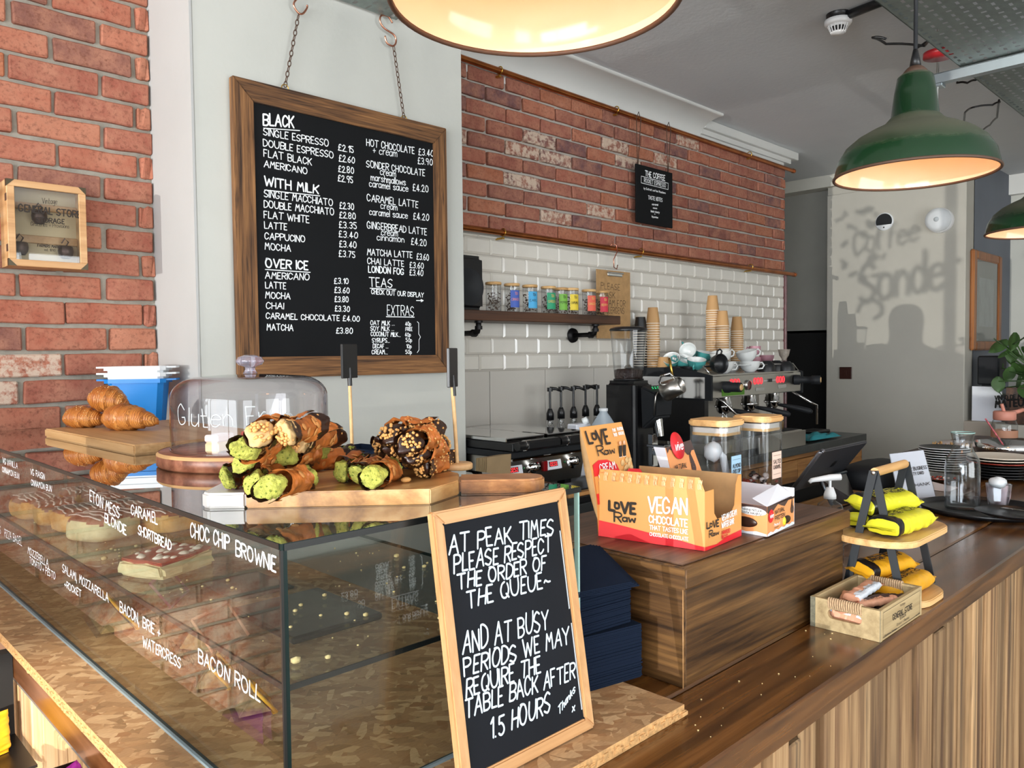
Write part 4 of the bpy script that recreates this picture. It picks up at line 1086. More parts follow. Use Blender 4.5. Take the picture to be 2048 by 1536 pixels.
b = MB().box(-.062, .062, -.052, .052, 0, .028)
def rg(v): 
    return v+V((noise.noise(v*60), noise.noise(v*60+V((5, 0, 0))), noise.noise(v*70+V((0, 9, 0)))*(1 if v.z > .02 else .1)))*.006
ob('sponge', b, M['bunp'], em, bev=.006, seg=2, sub=2, disp=rg)
ob('berry_topping', MB().box(-.058, .058, -.048, .048, .024, .0305), M['jam'], em, bev=.002, sub=2, disp=rg)
r = random.Random(8); mg = MB()
for i in range(24):
    x, y = r.uniform(-.05, .05), r.uniform(-.042, .042); s_ = r.uniform(.003, .009)
    mg.ell((x, y, .031), (s_*1.3, s_*.9, s_*.5), 7, 5, T=None)
ob('meringue_chunk', mg, M['cream'] if False else plain('meringue', 'efe3d4', .7), em, kind='stuff')
# wrapped sandwiches on the floor of the case: clear fronted triangle packs
M['sandwich'] = plain('sandwich', '8a7248', .8, var=.5, vs=45)
def pack(c, rz, L, H, mat, lab, rx=0):
    t = thing('sandwich_pack', c, lab, 'sandwich', 'wrapped sandwiches at the bottom of the case', rz)
    w = .75*H
    T = TR((0, 0, 0), rx)
    vs = [(-L/2, -w, 0), (L/2, -w, 0), (L/2, w, 0), (-L/2, w, 0), (-L/2, 0, H), (L/2, 0, H)]
    ob('film', MB().add(vs, [(0, 3, 2, 1), (0, 1, 5, 4), (3, 4, 5, 2)], 0, False, T), [M['glassx']], t)
    e = .01
    ob('wrapper_edge', MB().box(-L/2, L/2, -w-.0006, -w+.006, 0, .0012, T=T).tube([T @ V((-L/2, -w, .002)), T @ V((-L/2, 0, H))], .0028, 6).tube([T @ V((L/2, -w, .002)), T @ V((L/2, 0, H))], .0028, 6).tube([T @ V((-L/2, 0, H)), T @ V((L/2, 0, H))], .003, 6), mat, t)
    ob('bread', MB().add([(-L/2+.006, -w*.75, .003), (L/2-.006, -w*.75, .003), (L/2-.006, w*.75, .003), (-L/2+.006, w*.75, .003), (-L/2+.006, 0, H*.82), (L/2-.006, 0, H*.82)], [(0, 3, 2, 1), (0, 1, 5, 4), (3, 4, 5, 2), (0, 4, 3), (1, 2, 5)], 0, False, T), M['sandwich'], t)
    return t
zf = 1.0200
pack((.500, 1.66, zf+.005), 1.45, .15, .05, M['amber'], 'long yellow edged sandwich pack lying nearest the side glass')
pack((.60, 1.42, zf), .5, .10, .06, M['straw'], 'sandwich pack with a pale label in the middle of the case floor')
pack((.525, 1.24, zf), 1.0, .06, .042, M['amber'], 'upright yellow edged sandwich wedge in the middle', 0)
pack((.525, 1.10, zf), 1.3, .05, .040, M['amber'], 'smallest yellow sandwich wedge nearest the front corner')
pack((.63, 1.75, zf), .9, .12, .055, plain('pink_film', 'a8487c', .4), 'sandwich pack with a purple pink label behind the long yellow one')
# ---------------------------------------------------------------- back counter and what stands on it
bc = thing('back_counter', (3.6, 2.35, 0), 'dark topped back counter with reclaimed wood drawer fronts along the tiled wall', 'counter')
ob('worktop', MB().box(2.03, 5.27, 2.06, 2.645, 0.955, 1.0, c=.002), plain('slate_top', '3a3d3c', .35, var=.2, vs=20), bc, inv=True)
ob('carcass', MB().box(2.03, 5.25, 2.12, 2.64, 0.0, 0.954), M['pitch'], bc, inv=True)
ob('top_rail', MB().box(2.03, 5.255, 2.085, 2.12, .925, .954, c=.002), M['pallet'], bc, inv=True)
x = 2.05
while x < 5.2:
    w = .46; ob('drawer', MB().box(0, min(w, 5.25-x)-.008, 0, .02, 0, .125, c=.003), M['pallet'], bc, loc=(x-3.6, 2.085-2.35, .795))
    ob('drawer', MB().box(0, min(w, 5.25-x)-.008, 0, .02, 0, .10, c=.003), M['pallet'], bc, loc=(x-3.6, 2.085-2.35, .56)); x += w
for k in range(7): ob('end_plank', MB().box(0, .02, 0, .075, 0, .95, c=.002), M['pallet'], bc, loc=(5.25-3.6, 2.09-2.35+k*.078, 0))

# copper pipes with brass clips
def pipe(z, Yp, lab, xs):
    t = thing('copper_pipe', (2.03, Yp, z), lab, 'pipe')
    ob('tube', MB().cyl((2.03, Yp, z), (5.36, Yp, z-.012), .0135, 16), M['copper'], t, inv=True)
    for x in xs:
        ob('pipe_clip', MB().tube([(x, Yp+.017*math.cos(a), z+.017*math.sin(a)) for a in [i*2*PI/14 for i in range(14)]], .003, 6, closed=True).box(x-.006, x+.006, Yp-.003, YB, z-.03, z-.022), M['brass'], t, inv=True)
    ob('end_cap', MB().cyl((5.355, Yp, z-.012), (5.38, Yp, z-.012), .016, 16), M['copper'], t, inv=True)
pipe(2.838, 2.62, 'upper copper pipe rail along the top of the brickwork', [2.5, 3.35, 4.75])
pipe(2.105, 2.61, 'lower copper pipe rail between the bricks and the white tiles', [2.5, 3.55, 4.75])
# coffee slate on loops of cord
cs = thing('coffee_slate', (3.70, 2.60, 2.44), 'small black chalk slate about the coffee hanging on the brick wall', 'sign')
c0 = onY(1271, 327, 2.60); c1 = onY(1344, 457, 2.60)
ob('slate', MB().box(c0.x, c1.x, 2.595, 2.605, c1.z, c0.z, c=.002), M['chalkb'], cs, inv=True)
for xx in (c0.x+.03, c1.x-.03):
    ob('cord', MB().tube([(xx-.012, 2.60, c0.z-.01), (xx-.02, 2.60, 2.82), (xx, 2.60, 2.857), (xx+.02, 2.60, 2.82), (xx-.004, 2.603, c0.z-.01)], .0022, 6), M['rust'], cs, inv=True)
mk = MB(); pfc = lambda x, y: onY(x, y, 2.5945); C6 = lambda x, y: (1240+x/8.53, 300+y/8.53); NY = (0, -1, 0)
for s, p0, p1, h, th in (('THE COFFEE', (428, 440), (765, 525), 90, .005), ('ROCKET ESPRESSO', (410, 548), (780, 640), 66, .0028), ('by Extract coffee Roasters', (405, 668), (775, 750), 34, .002), ('TASTE NOTES', (480, 838), (722, 886), 62, .0028), ('caramel', (545, 938), (648, 950), 30, .0024), ('cocoa', (562, 998), (630, 1008), 26, .0024), ('black cherry', (525, 1058), (672, 1082), 34, .0024), ('+', (585, 1100), (600, 1104), 24, .0024), ('liquorice', (542, 1148), (648, 1166), 30, .0024)):
    ptext(mk, s, pfc, C6(*p0), C6(*p1), h/8.53, th, NY, jit=.1, lift=.0003)
q = [pfc(*C6(*p)) for p in ((362, 445), (822, 568), (820, 675), (362, 560), (362, 445))]
ribbon(mk, q, .003, V(NY))
ob('chalk_lettering', mk, M['chalk'], cs, inv=True)

# wall shelf on iron pipe brackets
sh = thing('wall_shelf', (2.7, 2.55, 1.715), 'dark stained wall shelf on black iron pipe brackets', 'shelf')
ob('shelf_board', MB().box(2.03, 3.167, 2.455, 2.640, 1.692, 1.735, c=.003), M['shelfw'], sh, inv=True)
for xx in (2.235, 3.01):
    ob('bracket', MB().tube([(xx, 2.64, 1.640), (xx, 2.52, 1.640), (xx, 2.497, 1.646), (xx, 2.49, 1.665), (xx, 2.49, 1.69)], .012, 12).lathe([(.001, .012), (.035, .012), (.038, 0)], 24, T=TR((xx, 2.642, 1.64), PI/2))
       .cyl((xx, 2.53, 1.64), (xx, 2.51, 1.64), .0165, 14).cyl((xx, 2.49, 1.655), (xx, 2.49, 1.67), .0165, 14).cyl((xx, 2.49, 1.683), (xx, 2.49, 1.6915), .018, 14), M['iron'], sh, inv=True)
tins = [(987, None, 'unlabelled clear jar of dried leaves, leftmost on the wall shelf', ''), (1024, '4460b4', 'tea jar with the dark blue label', 'DINNER'), (1060, '49a8d8', 'tea jar with the sky blue label', 'EARL'), (1097, '26956a', 'tea jar with the dark green label', 'GREEN'),
    (1121, '7ab648', 'tea jar with the lime green label', 'PEPPER'), (1143, 'e4c93a', 'tea jar with the yellow label', 'CAMOMILE'), (1178, 'e0604a', 'tea jar with the coral label', 'GINGER'), (1203, 'cc3446', 'tea jar with the red label, last before the clipboard', 'BERRY')]
for i, (pxx, col, lab, wd) in enumerate(tins):
    P = onY(pxx, 600, 2.535+(.02 if i in (4, 7) else 0)); t = thing('tea_jar', (P.x, P.y, 1.7355), lab, 'jar', 'tea jars on the wall shelf')
    ob('glass_body', MB().lathe([(.001, .002), (.032, .002), (.034, .006), (.034, .118)], 32), M['glassx'], t)
    ob('wooden_lid', MB().lathe([(.001, .118), (.0345, .118), (.036, .121), (.036, .128), (.034, .130), (.001, .130)], 32), M['bamboo'], t)
    tl = MB(); r = random.Random(i)
    for k in range(70):
        a, rr, z = r.uniform(0, 6.3), .030*math.sqrt(r.random()), r.uniform(.01, .088); d = V((r.uniform(-1, 1), r.uniform(-1, 1), r.uniform(-.6, .6))).normalized()*.008
        p = V((rr*math.cos(a), rr*math.sin(a), z)); tl.cyl(p-d*.5, p+d*.5, .0022, 4, sm=False)
    ob('dried_leaves', tl, plain('dried_tea%d' % i, ('5a4638', '4e3a30')[i % 2], .9, var=.4, vs=150), t, kind='stuff')
    if col:
        ca_ = math.atan2(-P.y, -P.x)+.55
        lb = MB(); lb.lathe([(.0344, .022), (.0344, .098)], 12, a0=ca_-.75, a1=ca_+.75); ob('label', lb, plain('tea_label%d' % i, col, .6), t)
        ink = MB(); W_ = .046
        lettering(ink, 'TEA', (.4*W_, .078, 0), (.35*W_, 0, 0), (0, .012, 0), (0, 0, 1), .0016); lettering(ink, wd, (.08*W_, .052, 0), (.84*W_, 0, 0), (0, .011, 0), (0, 0, 1), .0014)
        ribbon(ink, [V((.1*W_, .071, .0006)), V((.9*W_, .071, .0006))], .0006, V((0, 0, 1))); ribbon(ink, [V((.1*W_, .046, .0006)), V((.9*W_, .046, .0006))], .0006, V((0, 0, 1)))
        ink.v = [((.0349)*math.cos(ca_-.68+x_/.0344), (.0349)*math.sin(ca_-.68+x_/.0344), y_) for x_, y_, z_ in ink.v]
        ob('label_print', ink, M['inkpink' if i in (1,) else ('inkgold' if i in (3, 6, 7) else 'ink')], t)
sp = thing('speaker', (2.19, 2.55, 1.7355), 'black rounded speaker at the left end of the wall shelf', 'speaker')
ob('cabinet', MB().box(2.05, 2.262, 2.475, 2.63, 1.7355, 1.965), M['black'], sp, inv=True, bev=.018, seg=3)
ob('cone', MB().lathe([(.001, .0), (.05, .006), (.07, .016), (.078, .016)], 32, T=TR((2.16, 2.474, 1.83), PI/2)), M['blackm'], sp, inv=True)
# clipboard on a hook
cbd = thing('clipboard', (3.36, 2.59, 1.85), 'brown clipboard asking to ask the team about allergens, hanging on a copper hook', 'clipboard')
k0, k1 = onY(1192, 538, 2.60), onY(1260, 655, 2.60)
ob('board', MB().box(k0.x, k1.x, 2.597, 2.601, 1.625, k0.z, c=.001), M['kraft'], cbd, inv=True)
ob('clip', MB().box(k0.x+.085, k1.x-.075, 2.590, 2.597, k0.z-.030, k0.z-.008, c=.003).cyl((k0.x+.08, 2.592, k0.z-.012), (k1.x-.07, 2.592, k0.z-.012), .005, 10), M['chrome'], cbd, inv=True)
mk = MB(); pfb = lambda x, y: onY(x, y, 2.5968); D3 = lambda x, y: (920+x/2.767, 450+y/2.767)
for s, p0, p1 in (('PLEASE', (780, 352), (885, 362)), ('ASK', (806, 402), (858, 406)), ('TEAM FOR', (790, 446), (914, 452)), ('ALLERGENS', (795, 486), (908, 492))):
    ptext(mk, s, pfb, D3(*p0), D3(*p1), 34/2.767, .0022, NY, jit=.08, lift=.0003)
ob('lettering', mk, M['ink'], cbd, inv=True)
hk = onY(1229, 508, 2.60)
ob('copper_hook', MB().tube([(hk.x-.02, 2.61, 2.112), (hk.x-.005, 2.61, 2.128), (hk.x+.018, 2.60, 2.118), (hk.x+.012, 2.59, 2.085), (hk.x-.02, 2.59, 2.04), (hk.x-.012, 2.595, 2.0), (hk.x+.012, 2.595, 1.992), (hk.x+.02, 2.595, 2.015)], .0028, 8), M['copperp'], label='pinkish copper wire hook on the lower pipe holding the clipboard', cat='hook')

# contact grill
pg = thing('contact_grill', (2.2, 2.35, 1.0003), 'wide steel double contact grill with red number displays', 'grill')
gx0, gx1, gy = 2.035, 2.475, 2.13
ob('body', MB().add([(gx0, gy, 1.035), (gx1, gy, 1.035), (gx1, gy-.025, 1.155), (gx0, gy-.025, 1.155), (gx0, 2.6, 1.035), (gx1, 2.6, 1.035), (gx1, 2.6, 1.155), (gx0, 2.6, 1.155)], [(0, 1, 2, 3), (5, 4, 7, 6), (1, 5, 6, 2), (4, 0, 3, 7), (3, 2, 6, 7), (4, 5, 1, 0)]), M['steel'], pg, inv=True, bev=.003)
ob('feet', MB().box(gx0+.03, gx0+.07, gy+.03, gy+.07, 1.0003, 1.035).box(gx1-.07, gx1-.03, gy+.03, gy+.07, 1.0003, 1.035).box(gx1-.07, gx1-.03, 2.5, 2.54, 1.0003, 1.035), M['black'], pg, inv=True)
ob('drip_rail', MB().box(gx0-.005, gx1+.008, gy-.05, gy-.02, 1.148, 1.158, c=.002), M['chrome'], pg, inv=True)
ob('hot_plate', MB().box(gx0-.01, gx1+.01, gy-.045, 2.6, 1.158, 1.182, c=.003), M['blackm'], pg, inv=True)
for i, (a, b_) in enumerate(((gx0-.005, 2.253), (2.259, gx1+.008))):
    ob('upper_plate', MB().box(a, b_, gy-.05, 2.58, 1.184, 1.215, c=.003), M['black'], pg, inv=True)
    ob('lid_cover', MB().box(a+.005, b_-.005, gy-.01, 2.58, 1.2155, 1.232, c=.003), M['chrome'], pg, inv=True)
    ob('handle', MB().box(a+.03, b_-.005, gy-.10, gy-.055, 1.190, 1.226, c=.008).cyl((a+.03, gy-.078, 1.208), (a-.005, gy-.078, 1.208), .0175, 16).box(b_-.03, b_-.01, gy-.06, gy, 1.2, 1.212), M['black'], pg, inv=True)
    ob('handle_end', MB().cyl((a+.03, gy-.078, 1.208), (a+.062, gy-.078, 1.208), .020, 18), M['chrome'], pg, inv=True)
def gp(x, z): return V((x, gy-.025*(z-1.035)/.12-.001, z))
for i, (xx, kx) in enumerate(((2.065, 2.165), (2.285, 2.40))):
    T = TR(gp(xx, 1.115), -.2)
    ob('display_panel', MB().box(-.045, .045, -.004, 0, -.026, .026, c=.002, T=T), M['whitep'], pg, inv=True)
    ob('display_window', MB().box(-.028, .02, -.0055, -.004, -.014, .006, T=T), M['choc'], pg, inv=True)
    mk = MB(); lettering(mk, ('0252', '0233')[i], T @ V((-.024, -.0056, -.011)), T.to_3x3() @ V((.040, 0, 0)), T.to_3x3() @ V((0, 0, .014)), T.to_3x3() @ V((0, -1, 0)), .0022, jit=0)
    ob('display_digits', mk, M['redled'], pg, inv=True)
    ob('control_knob', MB().lathe([(.03, 0), (.024, .004), (.018, .008), (.017, .03), (.001, .032)], 24, T=TR(gp(kx, 1.11), PI/2-.2)), M['chrome'], pg, inv=True)
    ob('green_lamp', MB().ell(gp(kx-.045, 1.112), (.006, .005, .006), 10, 6), M['greenled'] if False else plain('green_lens%d' % i, '1f5a32', .2), pg, inv=True)
ob('rocker_switch', MB().box(2.212, 2.235, gy-.038, gy-.02, 1.09, 1.13, c=.003), plain('red_switch', '7a1014', .2), pg, inv=True)
# paper bags, boards in front
bgs = thing('paper_bags', (2.0, 2.0, 1.0), 'stack of brown paper bags standing by the contact grill', 'paper bags')
for i in range(9): ob('bag', MB().box(0, .13, 0, .003, 0, .185, T=TR((1.85+.001*i, 2.09-i*.006, .995+.0007*i), .05, 0, .1)), M['kraftd'], bgs, inv=True)
ob('bag_shelf', MB().box(1.75, 2.028, 1.95, 2.16, .96, .992, c=.002), M['pallet'], label='wooden ledge holding the paper bags beside the grill', cat='shelf')
ob('worktop_extension', MB().box(2.03, 2.85, 1.86, 2.058, .955, 1.0, c=.002), plain('slate_top2', '2c2e2e', .4), bc, inv=True)
ob('extension_rail', MB().box(2.03, 2.85, 1.875, 1.90, .80, .954, c=.002), M['pallet'], bc, inv=True)
ob('dark_board', MB().box(-.24, .24, -.085, .085, 0, .024, c=.003), M['black'], loc=(2.34, 1.955, 1.0005), label='thick black board under the pile in front of the grill', cat='board')
ob('bread_board', MB().box(-.23, .23, -.085, .085, 0, .014, c=.002), M['pallet'], loc=(2.34, 1.96, 1.025), label='brown wooden board in front of the contact grill', cat='board')
ob('paper_sheet', MB().box(-.17, .2, -.07, .07, 0, .0015), M['kraftd'], loc=(2.38, 1.97, 1.0395), rot=(0, 0, .05), label='brown paper sheet under the black mat', cat='paper')
ob('black_mat', MB().box(-.16, .16, -.065, .065, 0, .006, c=.002), M['black'], loc=(2.29, 1.955, 1.0415), rot=(0, 0, -.05), label='black mat lying on brown paper in front of the grill', cat='mat')

# syrup bottles with pumps
def syrup(x, y, rz, lab):
    t = thing('syrup_bottle', (x, y, 1.0003), lab, 'bottle', 'syrup bottles with black pumps', rz)
    ob('bottle', MB().lathe([(.001, .002), (.036, .002), (.038, .01), (.038, .13), (.034, .16), (.020, .205), (.015, .225), (.015, .24)], 28), M['glassx'], t)
    ob('label', MB().lathe([(.0384, .03), (.0384, .12)], 20, a0=2.6, a1=5.2), M['tanl'], t)
    ob('pump_collar', MB().lathe([(.001, .292), (.009, .292), (.012, .285), (.018, .27), (.018, .238), (.001, .236)], 20), M['black'], t)
    ob('pump_stem', MB().cyl((0, 0, .29), (0, 0, .375), .0055, 10), M['black'], t)
    ob('pump_head', MB().cyl((0, 0, .372), (0, 0, .39), .013, 14).tube([(0, 0, .386), (-.03, 0, .384), (-.055, 0, .372)], [.009, .007, .005], 8), M['black'], t)
    ob('dip_tube', MB().tube([(.009*math.cos(k*.9), .009*math.sin(k*.9), .235-k*.004) for k in range(45)], .003, 6), M['chrome'], t)
    return t
b0 = onY(1100, 845, 2.52)
for i, (pxx, rz, lab) in enumerate(((1100, 2.6, 'syrup bottle nearest the grill, pump spout pointing right'), (1122, 2.2, 'second syrup pump bottle from the left'), (1147, 2.3, 'middle syrup pump bottle of the five'), (1171, 2.7, 'fourth syrup pump bottle from the left'), (1194, -.4, 'syrup pump bottle nearest the grinder, spout pointing left'))):
    P = onY(pxx, 800, 2.50+.02*(i % 2)); syrup(P.x, P.y, rz, lab)
mb_ = thing('milk_bottle', (2.90, 2.22, 1.0003), 'translucent plastic milk bottle beside the coffee grinder', 'bottle')
N = NT('milky_plastic'); N.p(Base_Color=lin('c8d4de'), Roughness=.4, Alpha=.55); M['milky'] = N.m
def sq(r, z, k=.6): return [(math.copysign(abs(math.cos(a))**k, math.cos(a))*r*1.1, math.copysign(abs(math.sin(a))**k, math.sin(a))*r, z) for a in [2*PI*i/32 for i in range(32)]]
rg_ = [sq(.042, .002), sq(.048, .01), sq(.048, .20), sq(.042, .235), sq(.028, .268, .9), sq(.017, .285, 1), sq(.017, .305, 1)]
vs = sum(rg_, []); b = MB().add(vs, [(j*32+i, j*32+(i+1) % 32, (j+1)*32+(i+1) % 32, (j+1)*32+i) for j in range(6) for i in range(32)]+[tuple(range(32))[::-1], tuple(range(192, 224))], 0, True)
P = onY(1207, 850, 2.20); mb_.location = (P.x, 2.20, 1.0003)
ob('body', b, M['milky'], mb_); ob('neck_ring', MB().lathe([(.018, .292), (.020, .294), (.020, .304), (.016, .306)], 20), M['white'], mb_)
P = onY(1158, 845, 2.3)
tb = thing('cleaning_pot', (P.x, 2.3, 1.0003), 'white plastic pot with a round cap beside the syrup bottles', 'container')
ob('pot', MB().box(-.05, .05, -.03, .03, 0, .235, c=.006), M['whitep'], tb); ob('cap', MB().lathe([(.001, .024), (.016, .022), (.017, 0), (.001, 0)], 24, T=TR((.02, -.01, .242), 1.1, 0, .4)), M['white'], tb)

# coffee grinder
gr = thing('coffee_grinder', (2.87, 2.25, 1.0003), 'tall black coffee grinder with a clear bean hopper', 'grinder')
gxx, gyy = onY(1257, 700, 2.24).x, 2.24
gr.location = (gxx, gyy, 1.0003)
ob('body', MB().add([(a*w, b_*d-.0*0, z) for z, w, d in ((0, .085, .10), (.18, .08, .095), (.30, .074, .09), (.42, .074, .09)) for a, b_ in ((-1, -1), (1, -1), (1, 1), (-1, 1))], [(j*4+i, j*4+(i+1) % 4, (j+1)*4+(i+1) % 4, (j+1)*4+i) for j in range(3) for i in range(4)]+[(3, 2, 1, 0), (12, 13, 14, 15)]), M['black'], gr, bev=.02, seg=3)
ob('head', MB().add([(-.07, -.115, .40), (.07, -.115, .40), (.07, -.20, .37), (-.07, -.20, .37), (-.06, -.115, .20), (.06, -.115, .20), (.065, -.195, .26), (-.065, -.195, .26)], [(0, 3, 2, 1), (4, 5, 6, 7), (3, 7, 6, 2), (0, 4, 7, 3), (1, 2, 6, 5), (0, 1, 5, 4)]), M['blackm'], gr, bev=.008)
ob('head_trim', MB().tube([(-.068, -.19, .27), (-.073, -.203, .355), (-.06, -.206, .372), (.06, -.206, .372)], .0035, 8), M['steel'], gr)
ob('spout', MB().cyl((0, -.16, .25), (0, -.175, .17), .024, 16, r1=.018), M['chrome'], gr)
ob('portafilter_fork', MB().box(-.03, .03, -.22, -.12, .12, .135, c=.003).cyl((-.05, -.18, .10), (.05, -.18, .10), .012, 12).box(-.02, .02, -.15, -.12, .03, .18, c=.003).tube([(-.03, -.2, .12), (-.034, -.21, .05)], .006, 8), M['chrome'], gr)
ob('hopper', MB().lathe([(.064, .425), (.067, .44), (.072, .50), (.080, .60), (.085, .655)], 40), M['glassx'], gr)
ob('hopper_lid', MB().lathe([(.001, .672), (.06, .670), (.084, .663), (.089, .656), (.087, .652)], 40), M['black'], gr)
ob('coffee_beans', MB().lathe([(.001, .426), (.062, .426), (.065, .44), (.068, .468), (.05, .474), (.001, .470)], 32), plain('coffee_beans', '2b1c18', .5, var=.5, vs=140, bump=1, bs=120, bd=.006), gr)
ob('hopper_collar', MB().lathe([(.05, .415), (.07, .418), (.07, .428)], 32), M['black'], gr)
lc = MB(); [lc.ell((-.03+.02*i, -.155-.004*j, .393-.006*j), (.005, .003, .0015), 8, 4) for i in range(4) for j in (0, 1)]
ob('touch_lights', lc, M['greenled'], gr)

# espresso machine
em_ = thing('espresso_machine', (3.9, 2.3, 1.0003), 'three group steel espresso machine with red lit buttons', 'espresso machine')
mx0, mx1, my = 3.41, 4.365, 2.08
T0, T1 = 1.318, 1.432
ob('front_panel', MB().box(mx0, mx1, my, my+.30, T0, T1-.004, c=.003), M['steel'], em_, inv=True)
ob('side_cheek', MB().prism([(my-.005, T0-.01), (my-.005, T1+.0), (my+.05, T1+.012), (my+.20, T1+.042), (2.60, T1+.036), (2.60, T0-.01)], mx0-.018, mx0-.002, T=Matrix(((0, 0, 1, 0), (1, 0, 0, 0), (0, 1, 0, 0), (0, 0, 0, 1)))), M['blackm'], em_, inv=True)
ob('side_mirror', MB().box(mx0-.020, mx0-.018, my+.03, 2.58, T0+.0, T1-.008), M['chrome'], em_, inv=True)
ob('side_cheek', MB().prism([(my-.005, T0-.01), (my-.005, T1+.0), (my+.05, T1+.012), (my+.20, T1+.042), (2.60, T1+.036), (2.60, T0-.01)], mx1+.002, mx1+.018, T=Matrix(((0, 0, 1, 0), (1, 0, 0, 0), (0, 1, 0, 0), (0, 0, 0, 1)))), M['blackm'], em_, inv=True)
ob('cup_deck', MB().box(mx0, mx1, my+.01, 2.61, T1-.003, T1+.004), M['steel'], em_, inv=True)
ob('cup_rail', MB().tube([(mx0+.02, my+.02, T1), (mx0+.0, my+.05, T1+.045), (mx1+.0, my+.05, T1+.045), (mx1+.01, my+.02, T1)], .004, 8), M['chrome'], em_, inv=True)
ob('back_panel', MB().box(mx0, mx1, 2.34, 2.5, 1.06, T0, c=.003), M['steel'], em_, inv=True)
ob('side_leg', MB().box(mx0-.005, mx0+.03, 2.12, 2.46, 1.09, T0), M['black'], em_, inv=True)
ob('drip_tray', MB().box(mx0+.02, mx1+.02, my+.0, 2.5, 1.03, 1.095, c=.004), M['steel'], em_, inv=True)
ob('drip_grille', MB().box(mx0+.04, mx1, my+.02, 2.34, 1.096, 1.099), M['blackm'], em_, inv=True)
ob('foot', MB().cyl((mx0+.06, my+.05, 1.0003), (mx0+.06, my+.05, 1.03), .02).cyl((mx1-.06, my+.05, 1.0003), (mx1-.06, my+.05, 1.03), .02).cyl((mx1-.06, 2.45, 1.0003), (mx1-.06, 2.45, 1.03), .02), M['black'], em_, inv=True)
for gx in (3.625, 3.865, 4.115):
    for k in (-1, 0, 1):
        ob('lit_button', MB().tube([(gx+k*.033+.0125*math.cos(a), my-.001, 1.392+.016*math.sin(a)) for a in [i*PI/8 for i in range(16)]], .0032, 6, closed=True), M['redled'], em_, inv=True)
for gx in (3.60, 3.86, 4.12):
    ob('group_head', MB().lathe([(.001, 0), (.045, 0), (.047, .01), (.040, .014), (.040, .03), (.036, .034), (.036, .06)], 28, T=TR((gx, my+.05, 1.262))), M['chrome'], em_, inv=True)
    pfl = ob('portafilter', MB().lathe([(.001, -.03), (.022, -.03), (.034, -.018), (.036, 0)], 24, T=TR((gx, my+.05, 1.262))).tube([(gx-.01, my+.05, 1.235), (gx-.02, my+.045, 1.215), (gx-.012, my+.04, 1.205)], .006, 8).tube([(gx+.01, my+.05, 1.235), (gx+.02, my+.045, 1.215), (gx+.012, my+.04, 1.205)], .006, 8), M['chrome'], em_, inv=True)
    ob('handle', MB().tube([(gx+.01, my+.015, 1.25), (gx+.025, my-.03, 1.243), (gx+.045, my-.08, 1.232), (gx+.065, my-.135, 1.218), (gx+.07, my-.15, 1.213)], [.009, .012, .015, .016, .008], 12), M['blackm'], pfl, inv=True)
ob('pressure_gauge', MB().lathe([(.024, 0), (.027, .006), (.027, .010), (.022, .011)], 28, T=TR((3.755, my, 1.374), PI/2)), M['chrome'], em_, inv=True)
ob('gauge_face', MB().lathe([(.001, .007), (.023, .007)], 24, T=TR((3.755, my, 1.374), PI/2)), plain('gauge_face', '5a2a26', .3), em_, inv=True)
ob('reflected_plate', MB().box(3.50, 3.72, my-.002, my, 1.326, 1.362), plain('green_reflection', '4a7a1c', .5), em_, inv=True)  # green reflection in the steel front, laid on as a coloured plate
ob('temperature_window', MB().box(3.968, 4.015, my-.004, my, 1.382, 1.400, c=.001), M['black'], em_, inv=True)
ob('trim_line', MB().box(3.93, 3.967, my-.002, my, 1.390, 1.392).box(4.016, 4.06, my-.002, my, 1.390, 1.392), M['whitep'], em_, inv=True)
ob('badge', MB().box(3.84, 3.93, my-.003, my, 1.338, 1.357, c=.004).box(4.09, 4.18, my-.003, my, 1.342, 1.364, c=.004), M['whitep'] if False else plain('badge_grey', '9a9890', .4), em_, inv=True)
ob('steam_knob', MB().lathe([(.03, 0), (.03, .03), (.025, .035), (.025, .09), (.022, .095), (.001, .096)], 10, T=TR((3.53, my+.005, 1.372), PI/2)), M['blackm'], em_, inv=True)
ob('knob_cap', MB().lathe([(.016, .096), (.014, .1), (.001, .1)], 16, T=TR((3.53, my+.005, 1.372), PI/2)), M['cream'], em_, inv=True)
ob('steam_knob', MB().lathe([(.03, 0), (.03, .03), (.02, .035), (.02, .09), (.026, .095), (.026, .14), (.001, .141)], 10, T=TR((4.29, my+.005, 1.385), PI/2, 0, .35)), M['blackm'], em_, inv=True)
ob('knob_cap', MB().lathe([(.016, .141), (.014, .145), (.001, .145)], 16, T=TR((4.29, my+.005, 1.385), PI/2, 0, .35)), M['cream'], em_, inv=True)
ob('steam_wand', MB().tube([(4.30, my+.02, T0), (4.30, my-.03, 1.29), (4.34, my-.08, 1.25), (4.375, my-.09, 1.24), (4.378, my-.09, 1.13)], .0065, 10), M['chrome'], em_, inv=True)
ob('steam_wand', MB().tube([(3.47, my+.02, T0), (3.47, my-.03, 1.30), (3.51, my-.07, 1.24), (3.535, my-.06, 1.195), (3.56, my-.04, 1.21)], .0065, 10), M['chrome'], em_, inv=True)
